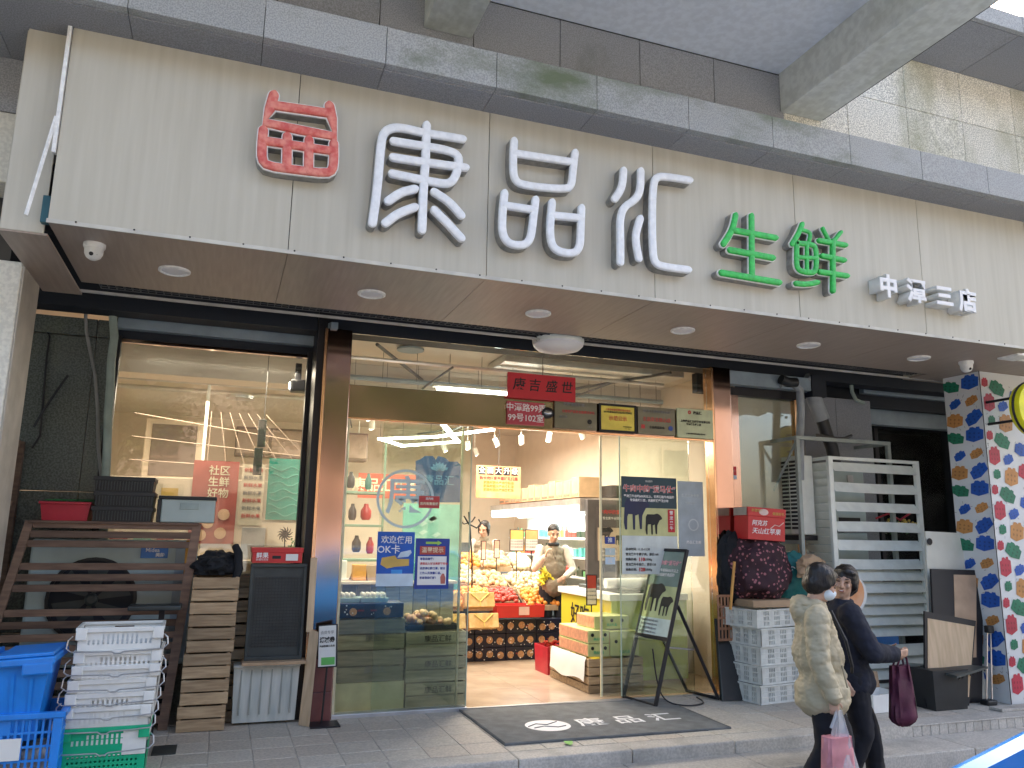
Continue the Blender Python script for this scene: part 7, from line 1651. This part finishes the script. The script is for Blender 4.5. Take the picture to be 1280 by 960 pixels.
tree((-6.2, -4.4, -.28), 4.8, 2.2, 1.8, 'street tree behind the viewer farther left', 6000, 16, .13)
tree((-3.5, -7.5, -.2), 5.2, 2.2, 1.8, 'street tree across the road, left of the viewer', 5000, 5, .16)
tree((4.8, -4.6, -.28), 5.0, 2.0, 1.6, 'street tree behind the viewer on the right', 6000, 17, .12)
tree((2.5, -8.0, -.2), 5.6, 2.3, 1.9, 'street tree across the road behind the viewer', 5000, 6, .16)
tree((8.5, -8.2, -.2), 5.4, 2.3, 1.8, 'street tree across the road to the right', 5000, 7, .16)
tree((-9, -6.5, -.2), 5.4, 2.3, 1.8, 'street tree across the road at the far left', 5000, 8, .16)
ob = thing('opposite_building', 'pale residential block with rows of windows across the road', 'building', (0, -20, 0))
part('wall', MB().box(-25, 25, -26, -20, -.2, 12), mat('brick_brown', (.22,.16,.12), .8, scale=30, var=.3), ob); part('plinth', MB().box(-25, 25, -19.98, -19.9, -.2, 1.0), granite, ob)
wp = None
for i in range(14):
    for j in range(4):
        q = Vector((-23+i*3.4, -19.96, 2.4+j*2.8))-wloc(ob)
        if wp is None:
            wp = part('window', MB().bbox(-.8, .8, -.02, .05, -.75, .75, .01), wood_dark, ob, world=False); wp.location = q
            gp_ = part('pane', MB().box(-.7, .7, .055, .065, -.65, .65), glass, wp, world=False); gp2 = part('dark_room', MB().box(-.7, .7, .051, .054, -.65, .65), dark_void, wp, world=False)
        else:
            c = copy_tree(wp, ob); c.location = q
struct('far_pavement', MB().box(-40, 40, -20, -9, -.28, -.10), paver)
# parked blue car beside the viewer: only the top of its windscreen pillar shows at the lower right
car = thing('parked_car', 'bright blue parked car at the lower right corner, seen over its windscreen pillar', 'car', (2.9, .55, ROADZ))
cb = mat('car_blue', (.01,.16,.55), .25, var=.03, coat=1); cg = glassmat('car_glass', tint=(.45,.60,.60), f0=.1, dirt=.03); rub = mat('tyre', (.02,.02,.02), .8)
Z0 = ROADZ
yn, yf_ = -.32, 1.42
prof = [(.42,.30),(.40,.62),(.52,.74),(1.05,.93),(1.30,.98)]   # nose to windscreen base
bodyp = [(.08,.22),(.03,.50),(.07,.78),(.22,.94),(.82,1.02),(.95,1.065),(4.25,1.07),(4.42,.90),(4.44,.45),(4.36,.22)]
def side(pts, y0, y1, inset=0):
    n = len(pts); vs = []
    for k, y in enumerate((y0, y0+.10, y1-.10, y1)):
        e = .0 if 0 < k < 3 else .05
        for (x, z) in pts: vs.append((x+(e if x < 2 else -e)*.8, y, Z0+z*1.045-(e*.6 if z > .5 else -e*.2)))
    fs = [(k*n+i, k*n+(i+1)%n, (k+1)*n+(i+1)%n, (k+1)*n+i) for k in range(3) for i in range(n)]+[tuple(range(n)), tuple(range(3*n, 4*n))[::-1]]
    return MB().add(vs, fs)
part('body', side(bodyp, yn, yf_), cb, car, smooth=True)
wb0, wt0, rt1, rb1 = (.88,1.06), (1.90,1.42), (3.75,1.445), (4.22,1.07)
def cab(y, dy): return [Vector((wb0[0], y, Z0+wb0[1]*1.04)), Vector((wt0[0], y+dy, Z0+wt0[1]*1.04)), Vector((rt1[0], y+dy, Z0+rt1[1]*1.04)), Vector((rb1[0], y, Z0+rb1[1]*1.04))]
n_, f_ = cab(yn+.06, .10), cab(yf_-.06, -.10)
for S in (n_, f_):
    part('roof_pillar', MB().tube([S[0], S[0].lerp(S[1], .5)+Vector((-.02,0,.015)), S[1], S[1].lerp(S[2], .5)+Vector((0,0,.04)), S[2], S[3]], .035, 8), cb, car, smooth=True)
    part('side_window', MB().add([S[0], S[1], S[2], S[3]], [(0,1,2,3)]), cg, car)
    part('door_pillar', MB().rod(S[1].lerp(S[2], .45), S[0].lerp(S[3], .5), .03, n=6), black_metal, car)
part('windscreen', MB().add([n_[0], n_[1], f_[1], f_[0]], [(0,1,2,3)]), cg, car); part('rear_window', MB().add([n_[2], n_[3], f_[3], f_[2]], [(0,1,2,3)]), cg, car)
vs = []
for k in range(5):
    a, b = n_[1].lerp(f_[1], k/4), n_[2].lerp(f_[2], k/4); h_ = .05*math.sin(PI*k/4); vs += [a+Vector((0,0,h_*.6)), a.lerp(b, .5)+Vector((0,0,.04+h_)), b+Vector((0,0,h_*.6))]
part('roof', MB().add(vs, [(3*k+j, 3*k+j+1, 3*k+j+4, 3*k+j+3) for k in range(4) for j in range(2)]), cb, car, smooth=True)
part('dashboard', MB().bbox(1.05, 1.6, yn+.15, yf_-.15, Z0+.8, Z0+1.08, .05), black_metal, car)
for x in (2.3, 3.4):
    for y in (.1, 1.0): part('seat', MB().bbox(x, x+.16, y-.2, y+.2, Z0+.5, Z0+1.15, .05), blk_plastic2, car)
for x in (.78, 3.55):
    for y, sgn_ in ((yn+.02, -1), (yf_-.02, 1)):
        M_ = Matrix.Translation((x, y, Z0+.31)) @ Matrix.Rotation(PI/2, 4, 'X'); wh = part('wheel', MB().lathe([(.20,-.09),(.30,-.095),(.315,-.06),(.315,.06),(.30,.095),(.20,.09)], 28, M_), rub, car, smooth=True)
        part('rim', MB().lathe([(.20,-.085),(.17,-.07),(.05,-.08),(.05,.08),(.17,.07),(.20,.085)], 20, M_), alu, wh)
for y in (yn+.22, yf_-.22): part('headlight', MB().ball((.15, y, Z0+.80), .10, .14, .07, 14, 8), mat('headlight_clear', (.7,.72,.75), .1), car, smooth=True)
for y in (yn+.02, yf_-.02): part('door_handle', MB().bbox(2.55, 2.72, y-.02, y+.02, Z0+.93, Z0+.96, .008), cb, car)
for y, d in ((yn-.08, -1), (yf_+.0, 1)): part('wing_mirror', MB().ball((1.40, y+.04*d, Z0+1.10), .07, .09, .06, 12, 8), cb, car, smooth=True)

t = thing('fruit_cutout', 'orange peach-shaped cardboard cutout standing behind the woman in navy', 'cutout', (6.0, 6.6, .9))
c_ = at(1066, 742, 6.6); n = 22; m_ = MB()
m_.poly([(c_.x+.17*math.cos(2*PI*i/n)*(1+.08*math.cos(4*PI*i/n)), c_.z+.20*math.sin(2*PI*i/n)) for i in range(n)][::-1], 6.6, .012); part('backing', m_, white_card, t)
m_ = MB(); m_.poly([(c_.x+.145*math.cos(2*PI*i/n), c_.z+.01+.17*math.sin(2*PI*i/n)) for i in range(n)][::-1], 6.596, .003); part('fruit_print', m_, mat('cutout_orange', (.68,.30,.12), .6, col2=(.75,.42,.25), scale=8), t)
part('stick', MB().rod((c_.x, 6.62, .0), (c_.x, 6.62, c_.z), .012, n=6), plank_m, t)
